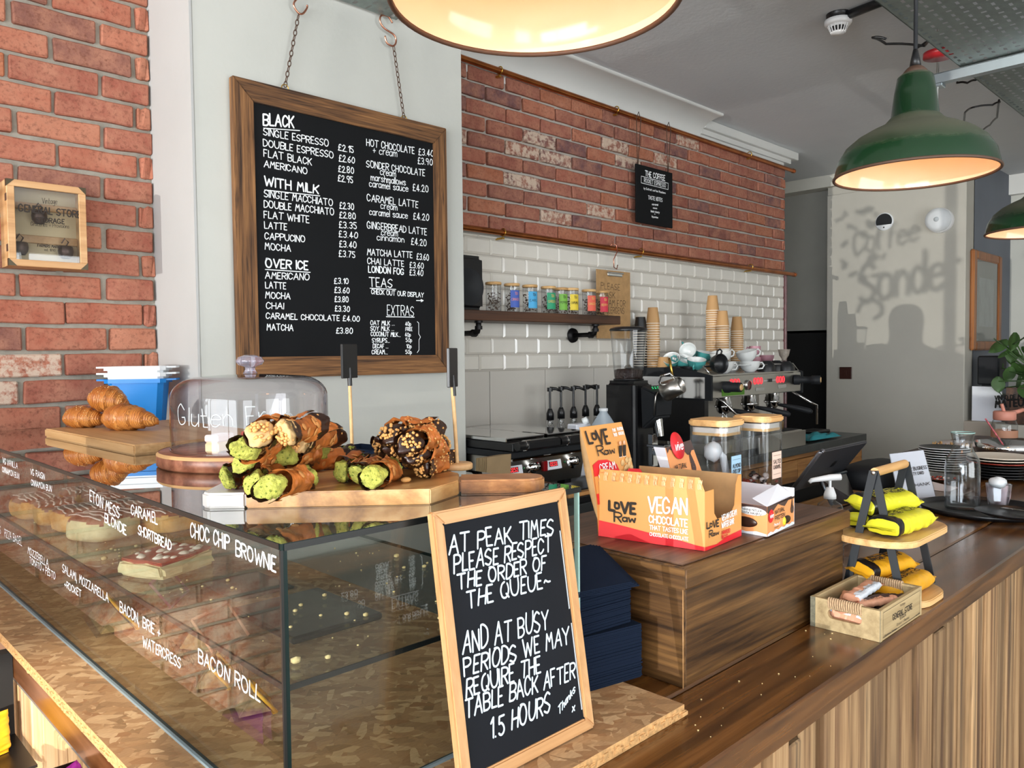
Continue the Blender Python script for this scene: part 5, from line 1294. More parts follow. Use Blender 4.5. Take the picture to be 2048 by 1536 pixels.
# pitcher hanging on the near side, drip box, cloth and others
P = atD(1345, 777, 3.45)
pt = thing('milk_pitcher', P, 'steel milk pitcher tipped on its side against the machine', 'jug')
T = (R_*.75+U_*.38-F_*.55).to_track_quat('Z', 'Y').to_matrix().to_4x4() @ Matrix.Rotation(2.2, 4, 'Z') @ Matrix.Scale(.92, 4)
ob('body', MB().lathe([(.001, -.05), (.046, -.05), (.05, -.045), (.046, .0), (.040, .05), (.038, .05), (.044, .0), (.047, -.044), (.001, -.046)], 32, T=T), M['steel'], pt)
ob('handle', MB().tube([T @ V(p) for p in ((.044, 0, .04), (.08, 0, .035), (.085, 0, -.01), (.06, 0, -.035), (.048, 0, -.035))], .006, 8), M['chrome'], pt)
ob('pitcher_hanger', MB().tube([(P.x, P.y, P.z+.05), (P.x+.01, P.y+.02, P.z+.12), (P.x+.02, P.y+.03, P.z+.13)], .006, 8), M['brass'], label='brass coloured strap holding the tipped milk pitcher', cat='hook')
kb = thing('knock_box', (3.06, 2.16, 1.0003), 'black knock box with steel edge in front of the grinder', 'box')
ob('box', MB().box(-.06, .06, -.05, .05, 0, .10, c=.006), M['black'], kb); ob('bar', MB().cyl((-.06, 0, .105), (.06, 0, .105), .009), M['chrome'], kb)
for i, (pxx, pyy, h, r_) in enumerate(((1293, 905, .09, .022), (1260, 880, .11, .022), (1280, 875, .12, .024))):
    P = onZ(pxx, pyy+12, 1.0)
    P = P if P.y < 2.3 else onY(pxx, 900, 2.2)
    t = thing('shaker', (P.x, P.y if P.y > 2.07 else 2.09, 1.0003), ['steel banded chocolate shaker in front of the black boxes', 'black lidded shaker left of the others', 'taller dark shaker behind the steel banded one'][i], 'shaker', 'shakers on the back counter')
    ob('body', MB().lathe([(.001, 0), (r_, 0), (r_, h)], 24), M['blackm'], t); ob('band', MB().lathe([(r_+.001, .002), (r_+.001, .02)], 24).lathe([(r_+.001, h*.75), (r_+.001, h), (r_*.9, h+.012), (.001, h+.014)], 24), M['chrome'], t)
gb = thing('glass_tumbler', (4.26, 2.16, 1.0995), 'small glass of coffee under the right group head', 'glass')
ob('glass', MB().lathe([(.03, .07), (.026, 0), (.001, 0)], 24), M['glassx'], gb); ob('coffee', MB().lathe([(.001, .045), (.027, .045), (.024, .003), (.001, .003)], 24), plain('coffee_drink', '8a6a40', .3), gb)
ob('drip_container', MB().box(3.85, 4.395, 2.063, 2.076, 1.0003, 1.092, c=.003), M['steel'], label='brushed front panel box of the drip tray', cat='container')
cl = MB()
def clf(u, v):
    x, y = 4.52+.42*u, 2.10+.14*v; z = 1.004+.045*max(0, noise.noise(V((u*5, v*3.5, 2)))+.35)*math.sin(PI*min(1, max(0, u)))**.5*math.sin(PI*v)**.3+.008
    return V((x+.02*noise.noise(V((u*4, v*6, 5))), y-.02*u, z))
cl.grid(clf, 40, 20); ob('cleaning_cloth', cl, M['cloth'], label='crumpled teal cleaning cloth at the end of the back counter', cat='cloth')
ob('small_glass_jar', MB().lathe([(.03, .055), (.03, 0), (.001, 0)], 20), M['glassx'], loc=(4.50, 2.12, 1.0003), label='small glass jar beside the teal cloth', cat='jar')
ob('black_box', MB().box(5.0, 5.22, 2.28, 2.40, 1.0003, 1.02, c=.004), M['black'], label='flat black box at the far end of the back counter', cat='box')

# cups
def pcup(mat='tan', s=1.0):
    # kraft cup turned upside down: rim below
    t = thing('paper_cup', (0, 0, 0), 'cup', 'cup')
    ob('wall', MB().lathe([(.001, .088), (.024, .088), (.026, .0885), (.0265, .086), (.037, .003)], 24), M[mat], t)
    ob('rim', MB().tube([(.0375*math.cos(a), .0375*math.sin(a), .003) for a in [i*2*PI/24 for i in range(24)]], .0022, 6, closed=True), M['tanl'], t)
    return t
pc = {'tan': pcup(), 'cupb': pcup('cupb')}; used = set()
def cupstack(pxx, Yc, z0, n, lab, mat='tan', pitch=.0125, grp=None):
    P = onY(pxx, 700, Yc)
    for k in range(n):
        src = pc[mat]
        j = n-1-k; od = ['topmost', 'second', 'third', 'fourth', 'fifth', 'sixth', 'seventh', 'eighth', 'ninth', 'tenth', 'eleventh', 'twelfth', 'thirteenth', 'fourteenth', 'fifteenth', 'sixteenth', 'seventeenth', 'eighteenth', 'nineteenth', 'twentieth']
        l = lab if n == 1 else (('%s cup of the %s' % (od[0], grp) if j == 0 else '%s cup from the top of the %s' % (od[j], grp)) if j < 20 else '%s cup from the bottom of the %s' % (od[k] if k else 'lowest', grp))
        loc = (P.x+.001*math.sin(k*2.1), Yc+.001*math.cos(k*1.7), z0+k*pitch)
        if mat not in used: used.add(mat); o = src; o.location = loc; o['label'] = l
        else: o = copy_tree(src, loc=loc, label=l)
        o['group'] = grp
dk = T1+.0045
cupstack(1281, 2.55, dk, 17, 'black paper cup in the stack behind the grinder hopper', 'cupb', .0135, 'black paper cup stack')
cupstack(1306, 2.50, dk, 21, 'kraft paper cup in the tall stack right of the black cups', 'tan', .0133, 'kraft cup stack by the black cups')
cupstack(1327, 2.40, dk, 1, 'single upside down kraft cup beside the teal mugs', 'tan', .0125, 'single upside down kraft cup')
cupstack(1425, 2.42, dk, 28, 'kraft paper cup in the tallest stack on the machine', 'tan', .0128, 'tallest kraft cup stack')
cupstack(1445, 2.36, dk, 21, 'kraft paper cup in the middle stack on the machine', 'tan', .0128, 'middle kraft cup stack')
cupstack(1474, 2.40, dk, 19, 'kraft paper cup in the rightmost stack on the machine', 'tan', .0128, 'rightmost kraft cup stack')
def mug(mat, R=.045, H=.055, inner=None):
    t = thing('mug', (0, 0, 0), 'mug', 'cup')
    ob('bowl', MB().lathe([(.001, 0), (R*.45, 0), (R*.5, .004), (R*.8, H*.3), (R*.96, H*.65), (R, H)], 32).lathe([(R, H), (R-.003, H), (R*.92, H*.62), (R*.74, H*.3), (.001, H*.14)], 32, 1), [M[mat], M['cupw' if mat == 'cupt' else mat]], t)
    ob('handle', MB().tube([(R*.93, 0, H*.8), (R*1.3, 0, H*.88), (R*1.52, 0, H*.62), (R*1.35, 0, H*.33), (R*.84, 0, H*.3)], .0045, 8), M[mat], t)
    return t
def tc(a, spin=0.0, side=0.0):
    # lean a cup towards the aisle by a, spun about its own axis
    return (Matrix.Rotation(a, 3, V((.72, -.69, 0))) @ Matrix.Rotation(side, 3, V((.69, .72, 0))) @ Matrix.Rotation(spin, 3, 'Z')).to_euler()
mp_ = {}
def putmug(mat, pxx, pyy, Yc, lab, R=.045, H=.055, rot=(0, 0, 0), z=None, grp=None):
    P = onY(pxx, pyy, Yc); key = (mat, R, H)
    zz = P.z if z is None else z
    if key not in mp_: o = mug(mat, R, H); mp_[key] = o; o.location = (P.x, P.y, zz); o.rotation_euler = rot; o['label'] = lab
    else: o = copy_tree(mp_[key], loc=(P.x, P.y, zz), rot=rot, label=lab)
    o['group'] = grp or 'cups on the espresso machine'
putmug('cupw', 1446, 0, 2.17, 'white cup at the bottom of the left white pair', .056, .060, (0, 0, -.5), dk)
putmug('cupw', 1444, 0, 2.17, 'white cup tilted on top of the left white pair', .056, .060, tc(.12, -.4, -.2), dk+.056)
putmug('cupw', 1500, 0, 2.16, 'white cup at the bottom of the right white pair', .056, .060, (0, 0, -.6), dk)
putmug('cupw', 1497, 0, 2.16, 'white cup tilted on top of the right white pair', .056, .060, tc(.1, -.5, -.22), dk+.058)
putmug('cupw', 1462, 0, 2.27, 'white cup behind, between the two white pairs', .056, .060, (0, 0, .5), dk)
putmug('cupw', 1422, 0, 2.34, 'white cup lying highest behind the teal mugs', .056, .060, (.2, .1, 0), dk+.05)
putmug('cupb', 1425, 0, 2.15, 'black cup tipped over at the front left of the machine top', .05, .06, tc(1.5, .6, .5), dk+.05)
putmug('cupb', 1378, 0, 2.23, 'black cup at the left front corner of the machine top', .045, .04, (0, 0, 2), dk)
putmug('cupb', 1350, 0, 2.33, 'black cup behind the left front one', .045, .04, (0, 0, 1), dk)
putmug('cupb', 1535, 0, 2.15, 'black cup turned over right of the white cups', .05, .06, (PI, 0, 0), dk+.06)
putmug('cupb', 1554, 0, 2.17, 'black cup turned over near the right end', .05, .06, (PI, 0, .5), dk+.06)
putmug('cupb', 1574, 0, 2.12, 'black cup turned over at the right end under the shot cup', .05, .055, (PI, 0, .5), dk+.055)
putmug('cupt', 1344, 0, 2.37, 'teal mug leaning beside the single kraft cup', .045, .055, tc(.75, 2, -.3), dk+.045)
putmug('cupt', 1362, 0, 2.33, 'teal mug second from the left, leaning', .045, .055, tc(.6, 2, .2), dk+.035)
putmug('cupt', 1378, 0, 2.33, 'teal mug on top of the others, opening facing front', .045, .055, tc(1.1, 1.2, -.4), dk+.10)
putmug('cupt', 1391, 0, 2.20, 'teal mug with a white inside in front of the stacks', .048, .05, tc(.3, 3.5), dk+.028)
putmug('cupt', 1402, 0, 2.30, 'teal mug with its handle to the right above the black cups', .045, .055, tc(.2, -.6, .2), dk+.06)
putmug('cupp', 1511, 0, 2.33, 'pink cup standing highest behind the white cups', .034, .06, (0, 0, 2), dk+.085)
putmug('cupp', 1535, 0, 2.27, 'pink cup behind the black cups near the wall', .042, .05, (0, 0, 1), dk+.04)
putmug('cupp', 1511, 0, 2.33, 'pink cup under the standing pink one', .042, .08, (0, 0, 1), dk)
sc_ = thing('shot_cup', tuple(onY(1568, 735, 2.14)), 'small grey speckled cup on top of the last black cup', 'cup')
sc_.location.z = dk+.058
ob('cup', MB().lathe([(.001, .004), (.012, .002), (.014, .0), (.012, .008), (.026, .03), (.034, .065), (.031, .065), (.001, .012)], 28), plain('speckled_grey', '8f857a', .5, var=.2, vs=120), sc_)
# ---------------------------------------------------------------- framed drinks menu
YM = 2.300
mn = thing('menu_board', (1.5, YM, 1.48), 'large black drinks menu board in a rough sawn wooden frame, hung on chains', 'menu board')
ox0, ox1 = onY(465, 150, YM).x, onY(893, 260, YM).x; oz0, oz1 = onY(480, 758, YM).z, onY(465, 150, YM).z
ix0, ix1 = onY(508, 204, YM).x, onY(868, 300, YM).x; iz0, iz1 = onY(515, 714, YM).z, onY(508, 204, YM).z
def fm(q): 
    b = MB(); vs = [(x, y, z) for y in (YM, YM+.026) for x, z in q]
    return b.add(vs, [(0, 1, 2, 3), (7, 6, 5, 4), (0, 4, 5, 1), (1, 5, 6, 2), (2, 6, 7, 3), (3, 7, 4, 0)])
ob('frame_rail', fm([(ox0, oz0), (ox1, oz0), (ix1, iz0), (ix0, iz0)]), M['frameold'], mn, inv=True, bev=.002)
ob('frame_rail', fm([(ix0, iz1), (ix1, iz1), (ox1, oz1), (ox0, oz1)]), M['frameold'], mn, inv=True, bev=.002)
ob('frame_stile', fm([(ox0, oz0), (ix0, iz0), (ix0, iz1), (ox0, oz1)]), M['frameoldz'], mn, inv=True, bev=.002)
ob('frame_stile', fm([(ix1, iz0), (ox1, oz0), (ox1, oz1), (ix1, iz1)]), M['frameoldz'], mn, inv=True, bev=.002)
ob('writing_board', MB().box(ix0-.01, ix1+.01, YM+.008, YM+.02, iz0-.01, iz1+.01), M['chalkb'], mn, inv=True)
YW = YM+.0078
pm = lambda x, y: onY(x, y, YW)
Z4 = lambda x, y: (440+x/2.021, y/2.021)
mk = MB()
W = lambda s, x0, y0, x1, y1, h, th=.0031: ptext(mk, s, pm, Z4(x0, y0), Z4(x1, y1), h/2.021, th, NY, jit=.12, lift=.0002)
for s, x0, y0, x1, y1, h, *t in (('BLACK', 175, 505, 298, 516, 46, .0055), ('SINGLE ESPRESSO', 175, 545, 438, 592, 28), ('DOUBLE ESPRESSO', 175, 590, 458, 640, 28), ('FLAT BLACK', 177, 632, 370, 668, 28), ('AMERICANO', 178, 674, 352, 704, 26),
  ('£2.15', 478, 607, 541, 618, 25), ('£2.60', 481, 652, 543, 660, 25), ('£2.80', 479, 694, 540, 702, 25), ('£2.95', 477, 732, 538, 740, 25),
  ('WITH MILK', 180, 750, 397, 783, 36, .005), ('SINGLE MACCHIATO', 178, 795, 455, 832, 28), ('DOUBLE MACCHIATO', 178, 838, 460, 870, 28), ('FLAT WHITE', 178, 880, 360, 901, 28), ('LATTE', 180, 922, 270, 930, 26), ('CAPPUCINO', 181, 966, 343, 979, 26), ('MOCHA', 182, 1008, 285, 1017, 26),
  ('£2.30', 484, 842, 540, 848, 25), ('£2.80', 483, 880, 547, 886, 25), ('£3.35', 482, 920, 553, 925, 25), ('£3.40', 481, 958, 555, 963, 25), ('£3.40', 483, 998, 550, 1002, 25), ('£3.75', 481, 1037, 547, 1042, 25),
  ('OVER ICE', 185, 1080, 355, 1090, 34, .005), ('AMERICANO', 183, 1125, 360, 1132, 26), ('LATTE', 184, 1164, 266, 1168, 25), ('MOCHA', 184, 1205, 283, 1209, 25), ('CHAI', 187, 1247, 257, 1249, 25), ('CARAMEL CHOCOLATE £4.00', 186, 1288, 563, 1299, 23), ('MATCHA', 190, 1334, 295, 1337, 25),
  ('£3.10', 462, 1146, 518, 1147, 22), ('£3.60', 463, 1183, 522, 1185, 22), ('£3.80', 464, 1220, 518, 1221, 22), ('£3.30', 465, 1258, 523, 1260, 22), ('£3.80', 470, 1347, 535, 1348, 22),
  ('HOT CHOCOLATE', 592, 588, 785, 622, 27), ('+ cream', 618, 620, 715, 634, 30, .0026), ('£3.40', 803, 626, 862, 632, 25), ('£3.90', 800, 662, 858, 668, 25), ('SONDER CHOCOLATE', 592, 675, 827, 712, 27),
  ('cream', 648, 706, 710, 715, 27, .0026), ('marshmallows', 610, 728, 750, 750, 27, .0026), ('caramel sauce', 604, 754, 760, 775, 27, .0026), ('£4.20', 780, 770, 841, 777, 26), ('CARAMEL LATTE', 595, 812, 800, 840, 27), ('cream', 650, 843, 716, 850, 27, .0026),
  ('caramel sauce', 604, 868, 758, 884, 27, .0026), ('£4.20', 782, 886, 843, 892, 26), ('GINGERBREAD LATTE', 595, 922, 835, 950, 27), ('cream', 652, 950, 718, 956, 26, .0026), ('cinnamon', 635, 970, 744, 980, 26, .0026), ('£4.20', 773, 988, 833, 995, 26),
  ('MATCHA LATTE', 595, 1030, 777, 1043, 25), ('£3.60', 795, 1048, 843, 1053, 24), ('CHAI LATTE', 596, 1066, 743, 1077, 24), ('£3.60', 767, 1082, 822, 1086, 23), ('LONDON FOG', 600, 1100, 743, 1110, 25, .004), ('£3.40', 767, 1112, 820, 1115, 23),
  ('TEAS', 604, 1158, 695, 1163, 36, .0036), ('CHECK OUT OUR DISPLAY', 612, 1188, 822, 1202, 19, .0028), ('>', 794, 1222, 822, 1222, 18), ('EXTRAS', 676, 1274, 783, 1278, 40, .0028),
  ('OAT MILK ...', 608, 1313, 706, 1315, 17, .0026), ('40p', 749, 1316, 771, 1316, 15, .0024), ('SOY MILK ...', 608, 1336, 704, 1337, 17, .0026), ('FREE', 750, 1337, 777, 1337, 14, .0024), ('COCONUT MILK...', 610, 1358, 730, 1361, 17, .0026), ('40p', 748, 1360, 770, 1360, 15, .0024),
  ('SYRUPS...', 615, 1384, 686, 1384, 17, .0026), ('50p', 751, 1382, 775, 1382, 15, .0024), ('DECAF ...', 618, 1407, 680, 1407, 17, .0026), ('10p', 754, 1407, 773, 1407, 15, .0024), ('CREAM...', 614, 1431, 678, 1431, 17, .0026), ('50p', 750, 1430, 774, 1430, 15, .0024)):
    W(s, x0, y0, x1, y1, h, *(t or [.0031]))
for a, b_ in (((176, 518), (322, 528)), ((180, 768), (403, 792)), ((183, 1089), (364, 1101)), ((606, 1165), (710, 1170)), ((672, 1280), (785, 1282))):
    ribbon(mk, [pm(*Z4(*a))+V((0, -.0003, 0)), pm(*Z4(*b_))+V((0, -.0003, 0))], .003, V(NY))
ribbon(mk, [pm(*Z4(x, y))+V((0, -.0003, 0)) for x, y in ((797, 1300), (803, 1306), (803, 1350), (810, 1362), (804, 1374), (804, 1415), (797, 1425))], .0022, V(NY))
ob('chalk_lettering', mk, M['chalk'], mn, inv=True, label='white hand lettered drinks and prices')
# chains and hooks
def chain(pa, pb, lab):
    A, B = onY(*pa, YM+.008), onY(*pb, YM+.008); t = thing('chain', A, lab, 'chain', 'chains holding the menu board')
    d = B-A; n = int(d.length/.0165); lk = None
    for i in range(n):
        c = A+d*((i+.5)/n); tw = (i % 2)*PI/2
        q = d.to_track_quat('Z', 'Y').to_matrix().to_4x4() @ Matrix.Rotation(tw, 4, 'Z')
        if lk is None:
            pts = [(.0052*math.cos(a), 0, .0105*math.sin(a)) for a in [k*2*PI/14 for k in range(14)]]
            lk = MB().tube(pts, .0016, 6, closed=True); lk = ob('link', lk, M['rust'], t); lk.parent = t; o = lk
        else: o = lk.copy(); COL.objects.link(o)
        o.matrix_parent_inverse = Matrix.Translation(A).inverted(); o.location = c; o.rotation_euler = q.to_euler()
    ob('eye_ring', MB().tube([(B.x+.012*math.cos(a), B.y, B.z-.004+.012*math.sin(a)) for a in [k*2*PI/16 for k in range(16)]], .0018, 6, closed=True), M['brass'], t, inv=True)
chain((597, 30), (570, 174), 'thin rusty chain at the left of the drinks menu')
chain((787, 92), (808, 236), 'thin rusty chain at the right of the drinks menu')
def shook(pts, lab):
    P = [onY(x, y, YM+.008) for x, y in pts]; q = []
    for i in range(len(P)-1):
        a, b_, c, d = P[max(i-1, 0)], P[i], P[i+1], P[min(i+2, len(P)-1)]
        for k in range(5):
            t = k/5; q.append(.5*((2*b_)+(c-a)*t+(2*a-5*b_+4*c-d)*t*t+(3*b_-a-3*c+d)*t**3))
    q.append(P[-1]); ob('wire_hook', MB().tube(q, .0033, 8), M['copperp'], label=lab, cat='hook', group='copper hooks above the menu')
shook([(618, -8), (603, -8), (590, 2), (588, 12), (597, 26), (606, 27), (614, 16), (614, 10)], 'copper hook at the top left holding the left menu chain')
shook([(785, 46), (776, 33), (763, 31), (760, 42), (768, 56), (788, 70), (792, 84), (786, 92), (774, 86), (770, 72)], 'copper hook hanging from the tray end holding the right menu chain')

# ---------------------------------------------------------------- shadow box on the brick wall
YX = 2.555
w0, w1 = onY(12, 356, YX), onY(176, 540, YX)
sb = thing('key_cabinet', (.64, YX, 1.93), 'pale wooden glass fronted storage box on the brick wall', 'wall cabinet')
x0, x1, z0, z1 = w0.x, w1.x, w1.z, w0.z; f = .019
ob('side', MB().box(x0, x0+.008, YX+.012, 2.638, z0, z1).box(x1-.008, x1, YX+.012, 2.638, z0, z1).box(x0+.008, x1-.008, YX+.012, 2.638, z0, z0+.008).box(x0+.008, x1-.008, YX+.012, 2.638, z1-.008, z1), M['board'], sb, inv=True)
ob('back', MB().box(x0+.008, x1-.008, 2.630, 2.638, z0+.008, z1-.008), plain('box_back', 'c8b48c', .7), sb, inv=True)
dr = ob('door', MB().box(x0, x1, YX, YX+.0115, z0, z0+f, c=.001).box(x0, x1, YX, YX+.0115, z1-f, z1, c=.001).box(x0, x0+f, YX, YX+.0115, z0+f, z1-f, c=.001).box(x1-f, x1, YX, YX+.0115, z0+f, z1-f, c=.001), M['oak'], sb, inv=True)
ob('door_glass', MB().box(x0+f, x1-f, YX+.005, YX+.007, z0+f, z1-f), M['glassx'], dr, inv=True)
M['bronze'] = plain('bronze', '4b4233', .4, .8); k = .02
for sx, sz, X_, Z_ in ((1, 1, x0, z0), (-1, 1, x1, z0), (1, -1, x0, z1), (-1, -1, x1, z1)):
    cn = MB(); cn.add([(X_, YX-.0006, Z_), (X_+sx*k, YX-.0006, Z_), (X_, YX-.0006, Z_+sz*k)], [(0, 1, 2)])
    cn.box(min(X_, X_-sx*.001), max(X_, X_-sx*.001), YX, YX+.012, min(Z_, Z_+sz*k), max(Z_, Z_+sz*k)); ob('corner_cap', cn, M['bronze'], sb, inv=True)
for zh in (z0+.04, z1-.06): ob('hinge', MB().box(x0-.001, x0, YX+.002, YX+.02, zh, zh+.02), M['rust'], sb, inv=True)
ob('inner_rail', MB().box(x0+.008, x1-.008, 2.618, 2.63, z0+.075, z0+.098, c=.002).box(x0+.008, x1-.008, 2.618, 2.63, z1-.07, z1-.05, c=.002), M['board'], sb, inv=True)
for i, (u, v) in enumerate(((.2, z0+.052), (.78, z0+.05), (.45, z1-.095))):
    xx = x0+(x1-x0)*u
    cpp = ob('tiny_cup', MB().lathe([(.012, .0), (.019, .01), (.021, .022), (.019, .034), (.017, .036)], 20, T=TR((xx, 2.606, v-.015))).tube([(xx, 2.606, v+.02), (xx+.008, 2.606, v+.034), (xx, 2.612, v+.045), (xx-.01, 2.606, v+.03)], .002, 6), plain('dark_copper%d' % i, '4a342c', .35, .6), sb, inv=True)
mk = MB(); px_ = lambda x, y: onY(x, y, YX+.0048); L1 = lambda x, y: (x/2.194, y/2.194)
for s, p0, p1, h, th in (('Vintage', (185, 893), (250, 896), 24, .0012), ('GENERAL STORE', (82, 925), (352, 957), 30, .0034), ('STORAGE', (158, 972), (282, 983), 20, .0026), ('Groceries + Provisions', (135, 990), (303, 1002), 17, .001), ('FARMERS MARKET', (165, 1082), (275, 1090), 11, .0016), ('est. 1890', (195, 1101), (242, 1104), 11, .001)):
    ptext(mk, s, px_, L1(*p0), L1(*p1), h/2.194, th, NY, jit=.03, lift=.0003)
ob('printed_lettering', mk, M['ink'], dr, inv=True)

# ---------------------------------------------------------------- cartons on the plinth
ZP = 1.2055
def carton(nm, lab, o, a, b, H, outer, inner, flap, base, group=None):
    """o near corner, a towards the aisle (long side), b along the bar (short side)"""
    t = thing(nm, (o.x, o.y, ZP), lab, 'carton', group)
    th = .0012; up = V((0, 0, 1)); au, bu = a.normalized(), b.normalized()
    def panel(name, p, u, h, n, mat, z0=0):
        q = [p+up*z0, p+u+up*z0, p+u+up*h, p+up*h]; m = MB(); vs = q+[v+n*th for v in q]
        m.add(vs, [(0, 1, 2, 3), (7, 6, 5, 4), (0, 4, 5, 1), (1, 5, 6, 2), (2, 6, 7, 3), (3, 7, 4, 0)])
        return ob(name, m, mat, t, inv=True)
    return t, panel, au, bu, up
def P3(x, y, z=ZP): return V((x, y, z))
o = P3(1.176, .732); a = P3(1.140, .939)-o; b_ = P3(1.322, .745)-o; H = .103
t, panel, au, bu, up = carton('wafer_carton', 'open orange and red cardboard carton of vegan wafer bars on the plinth box', o, a, b_, H, 'orange', 'kraft', None, None)
na = -bu; nb = au.cross(up)*-1
n_long = V((au.y, -au.x, 0)).normalized(); n_long = n_long if n_long.x < 0 else -n_long
n_short = V((bu.y, -bu.x, 0)).normalized(); n_short = n_short if n_short.y < 0 else -n_short
panel('long_side', o, a, H, -n_long, M['orange'])
panel('long_lining', o-n_long*.0014+au*.001, a-au*.002, H, -n_long, M['kraft'], .002)
# strip leaning inwards above the fold
q = [o+up*H, o+a+up*H, o+a+up*(H+.023)-n_long*.006, o+up*(H+.023)-n_long*.006+au*.012]
ob('tear_strip', MB().add(q+[v-n_long*.001 for v in q], [(0, 1, 2, 3), (7, 6, 5, 4), (0, 4, 5, 1), (1, 5, 6, 2), (2, 6, 7, 3), (3, 7, 4, 0)]), M['orange'], t, inv=True)
panel('back_side', o+b_, a, H+.013, -n_long, M['kraft'])
panel('far_end', o+a, b_, H, n_short, M['kraft'])
ob('carton_floor', MB().add([o+up*.0008, o+a+up*.0008, o+a+b_+up*.0008, o+b_+up*.0008], [(0, 1, 2, 3)]), M['kraft'], t, inv=True)
# near end with its cut out window
L = b_.length; cut = []
fr = lambda u, h: o+bu*u+up*h
pts = [(0, 0), (L, 0), (L, H+.012), (L-.012, H+.012), (L-.022, H-.004), (L-.028, .062), (L-.045, .048), (.048, .048), (.036, .060), (.034, H), (0, H)]
f1 = [fr(u, h) for u, h in pts]; m = MB(); n = len(f1)
ob('near_end', m.add(f1+[v-n_short*.0012 for v in f1], [tuple(range(n)), tuple(range(2*n-1, n-1, -1))]+[(i, n+i, n+(i+1) % n, (i+1) % n) for i in range(n)]), M['orange'], t, inv=True)
# header card standing at the far end, curling back
h0 = o+a+bu*.0; hm = MB()
HH = .206
def hf(u, v): return h0+bu*(-.030*v+u*(L*.97))+up*(.095*0+HH*v)+n_short*(-.02*v+.010*math.sin(v*PI))
hm.grid(hf, 2, 10); hm.grid(lambda u, v: hf(u, v)-n_short*.0015, 2, 10, 1)
hd_ = ob('header_card', hm, [M['orange'], M['kraft']], t, inv=True)
cm_ = MB(); cm_.grid(lambda u, v: hf(0, .15+.85*v)+(-n_short)*(u*.016*math.sin(v*PI)**.8)+V((-.006*math.sin(u*PI)*math.sin(v*PI), 0, 0)), 6, 10)
ob('header_side', cm_, M['kraft'], t, inv=True)
# print
pr_ = MB(); rd = MB()
of = .0006
def pl_(u, h): return o+au*u+up*h+n_long*of           # long side: u from the near corner
La = a.length
rd.add([pl_(u, h) for u, h in ((0.0002, 0), (La-.0002, 0), (La-.0002, .030), (La*.85, .0275), (La*.7, .024), (La*.5, .019), (La*.35, .0145), (La*.2, .0125), (La*.08, .0085), (.0002, .007))], [tuple(range(10))])
def ps_(u, h): return o+bu*u+up*h+n_short*of
rd.add([ps_(u, h) for u, h in ((0.0002, 0), (L-.0002, 0), (L-.0002, .012), (L*.6, .0105), (L*.3, .004), (.0002, .007))], [tuple(range(6))])
ob('red_print', rd, M['red'], t, inv=True)
E8 = lambda x, y: (1080+x/3.103, 740+y/3.103)
pL = lambda x, y: onP(x, y, o+n_long*.0008, n_long); pS = lambda x, y: onP(x, y, o+n_short*.0008, n_short)
bk = MB(); wh = MB()
for s, p0, p1, h, th in (('L', (430, 868), (462, 874), 56, .0052), ('o', (466, 858), (490, 861), 56, .0044), ('VE', (505, 886), (592, 894), 64, .0052), ('R', (462, 938), (505, 944), 58, .003), ('aw', (515, 938), (592, 947), 40, .003)):
    ptext(bk, s, pL, E8(*p0), E8(*p1), h/3.103, th, n_long, jit=.05, k=5)
for s, p0, p1, h, th in (('VEGAN', (674, 882), (913, 896), 94, .0036), ('CHOCOLATE', (679, 945), (916, 974), 44, .0023), ('THAT TASTES LIKE', (681, 988), (918, 1018), 26, .0014), ('CHOCOLATE CHOCOLATE', (683, 1027), (920, 1060), 21, .0011)):
    ptext(wh, s, pL, E8(*p0), E8(*p1), h/3.103, th, n_long, jit=.02, gap=1.2)
for s, p0, p1, h, th in (('L', (1035, 985), (1052, 980), 38, .0028), ('o', (1054, 975), (1066, 972), 36, .0022), ('VE', (1072, 978), (1108, 968), 40, .0028), ('R', (1050, 1040), (1068, 1032), 40, .002), ('aw', (1072, 1030), (1108, 1018), 24, .002)):
    ptext(bk, s, pS, E8(*p0), E8(*p1), h/3.103, th, n_short, jit=.05, k=5)
for s, p0, p1, h, th in (('VEGAN CREAM', (1125, 938), (1218, 898), 36, .0016), ('WAFER BAR', (1125, 982), (1200, 952), 34, .0018)):
    ptext(wh, s, pS, E8(*p0), E8(*p1), h/3.103, th, n_short, jit=.02, gap=1.2)
rd2 = MB()
for s, p0, p1, h, th in (('CARAMELISED', (1126, 1022), (1178, 1005), 22, .0012), ('BISCUIT', (1126, 1048), (1165, 1038), 20, .0012)): ptext(rd2, s, pS, E8(*p0), E8(*p1), h/3.103, th, n_short, jit=.02, gap=1.2)
ob('small_red_lettering', rd2, M['red'], t, inv=True)
st_ = MB()
for i in range(12):
    u = La*(.06+.08*i); c = o+au*u+up*(H+.0035)-n_long*.001+n_long*.0012
    lettering(st_, 'LOVE', c, au*-.0072+up*.0, up*.009, n_long, .0009, jit=.02, gap=.8, lift=.0); lettering(st_, 'RAW', c+up*.0095-n_long*.0024, au*-.0072, up*.0065, n_long, .0008, jit=.02, gap=.8, lift=0)
ob('strip_lettering', st_, plain('pale_orange', 'e8bf8c', .5), t, inv=True); ob('black_lettering', bk, M['ink'], t, inv=True); ob('white_lettering', wh, M['chalk'], t, inv=True)
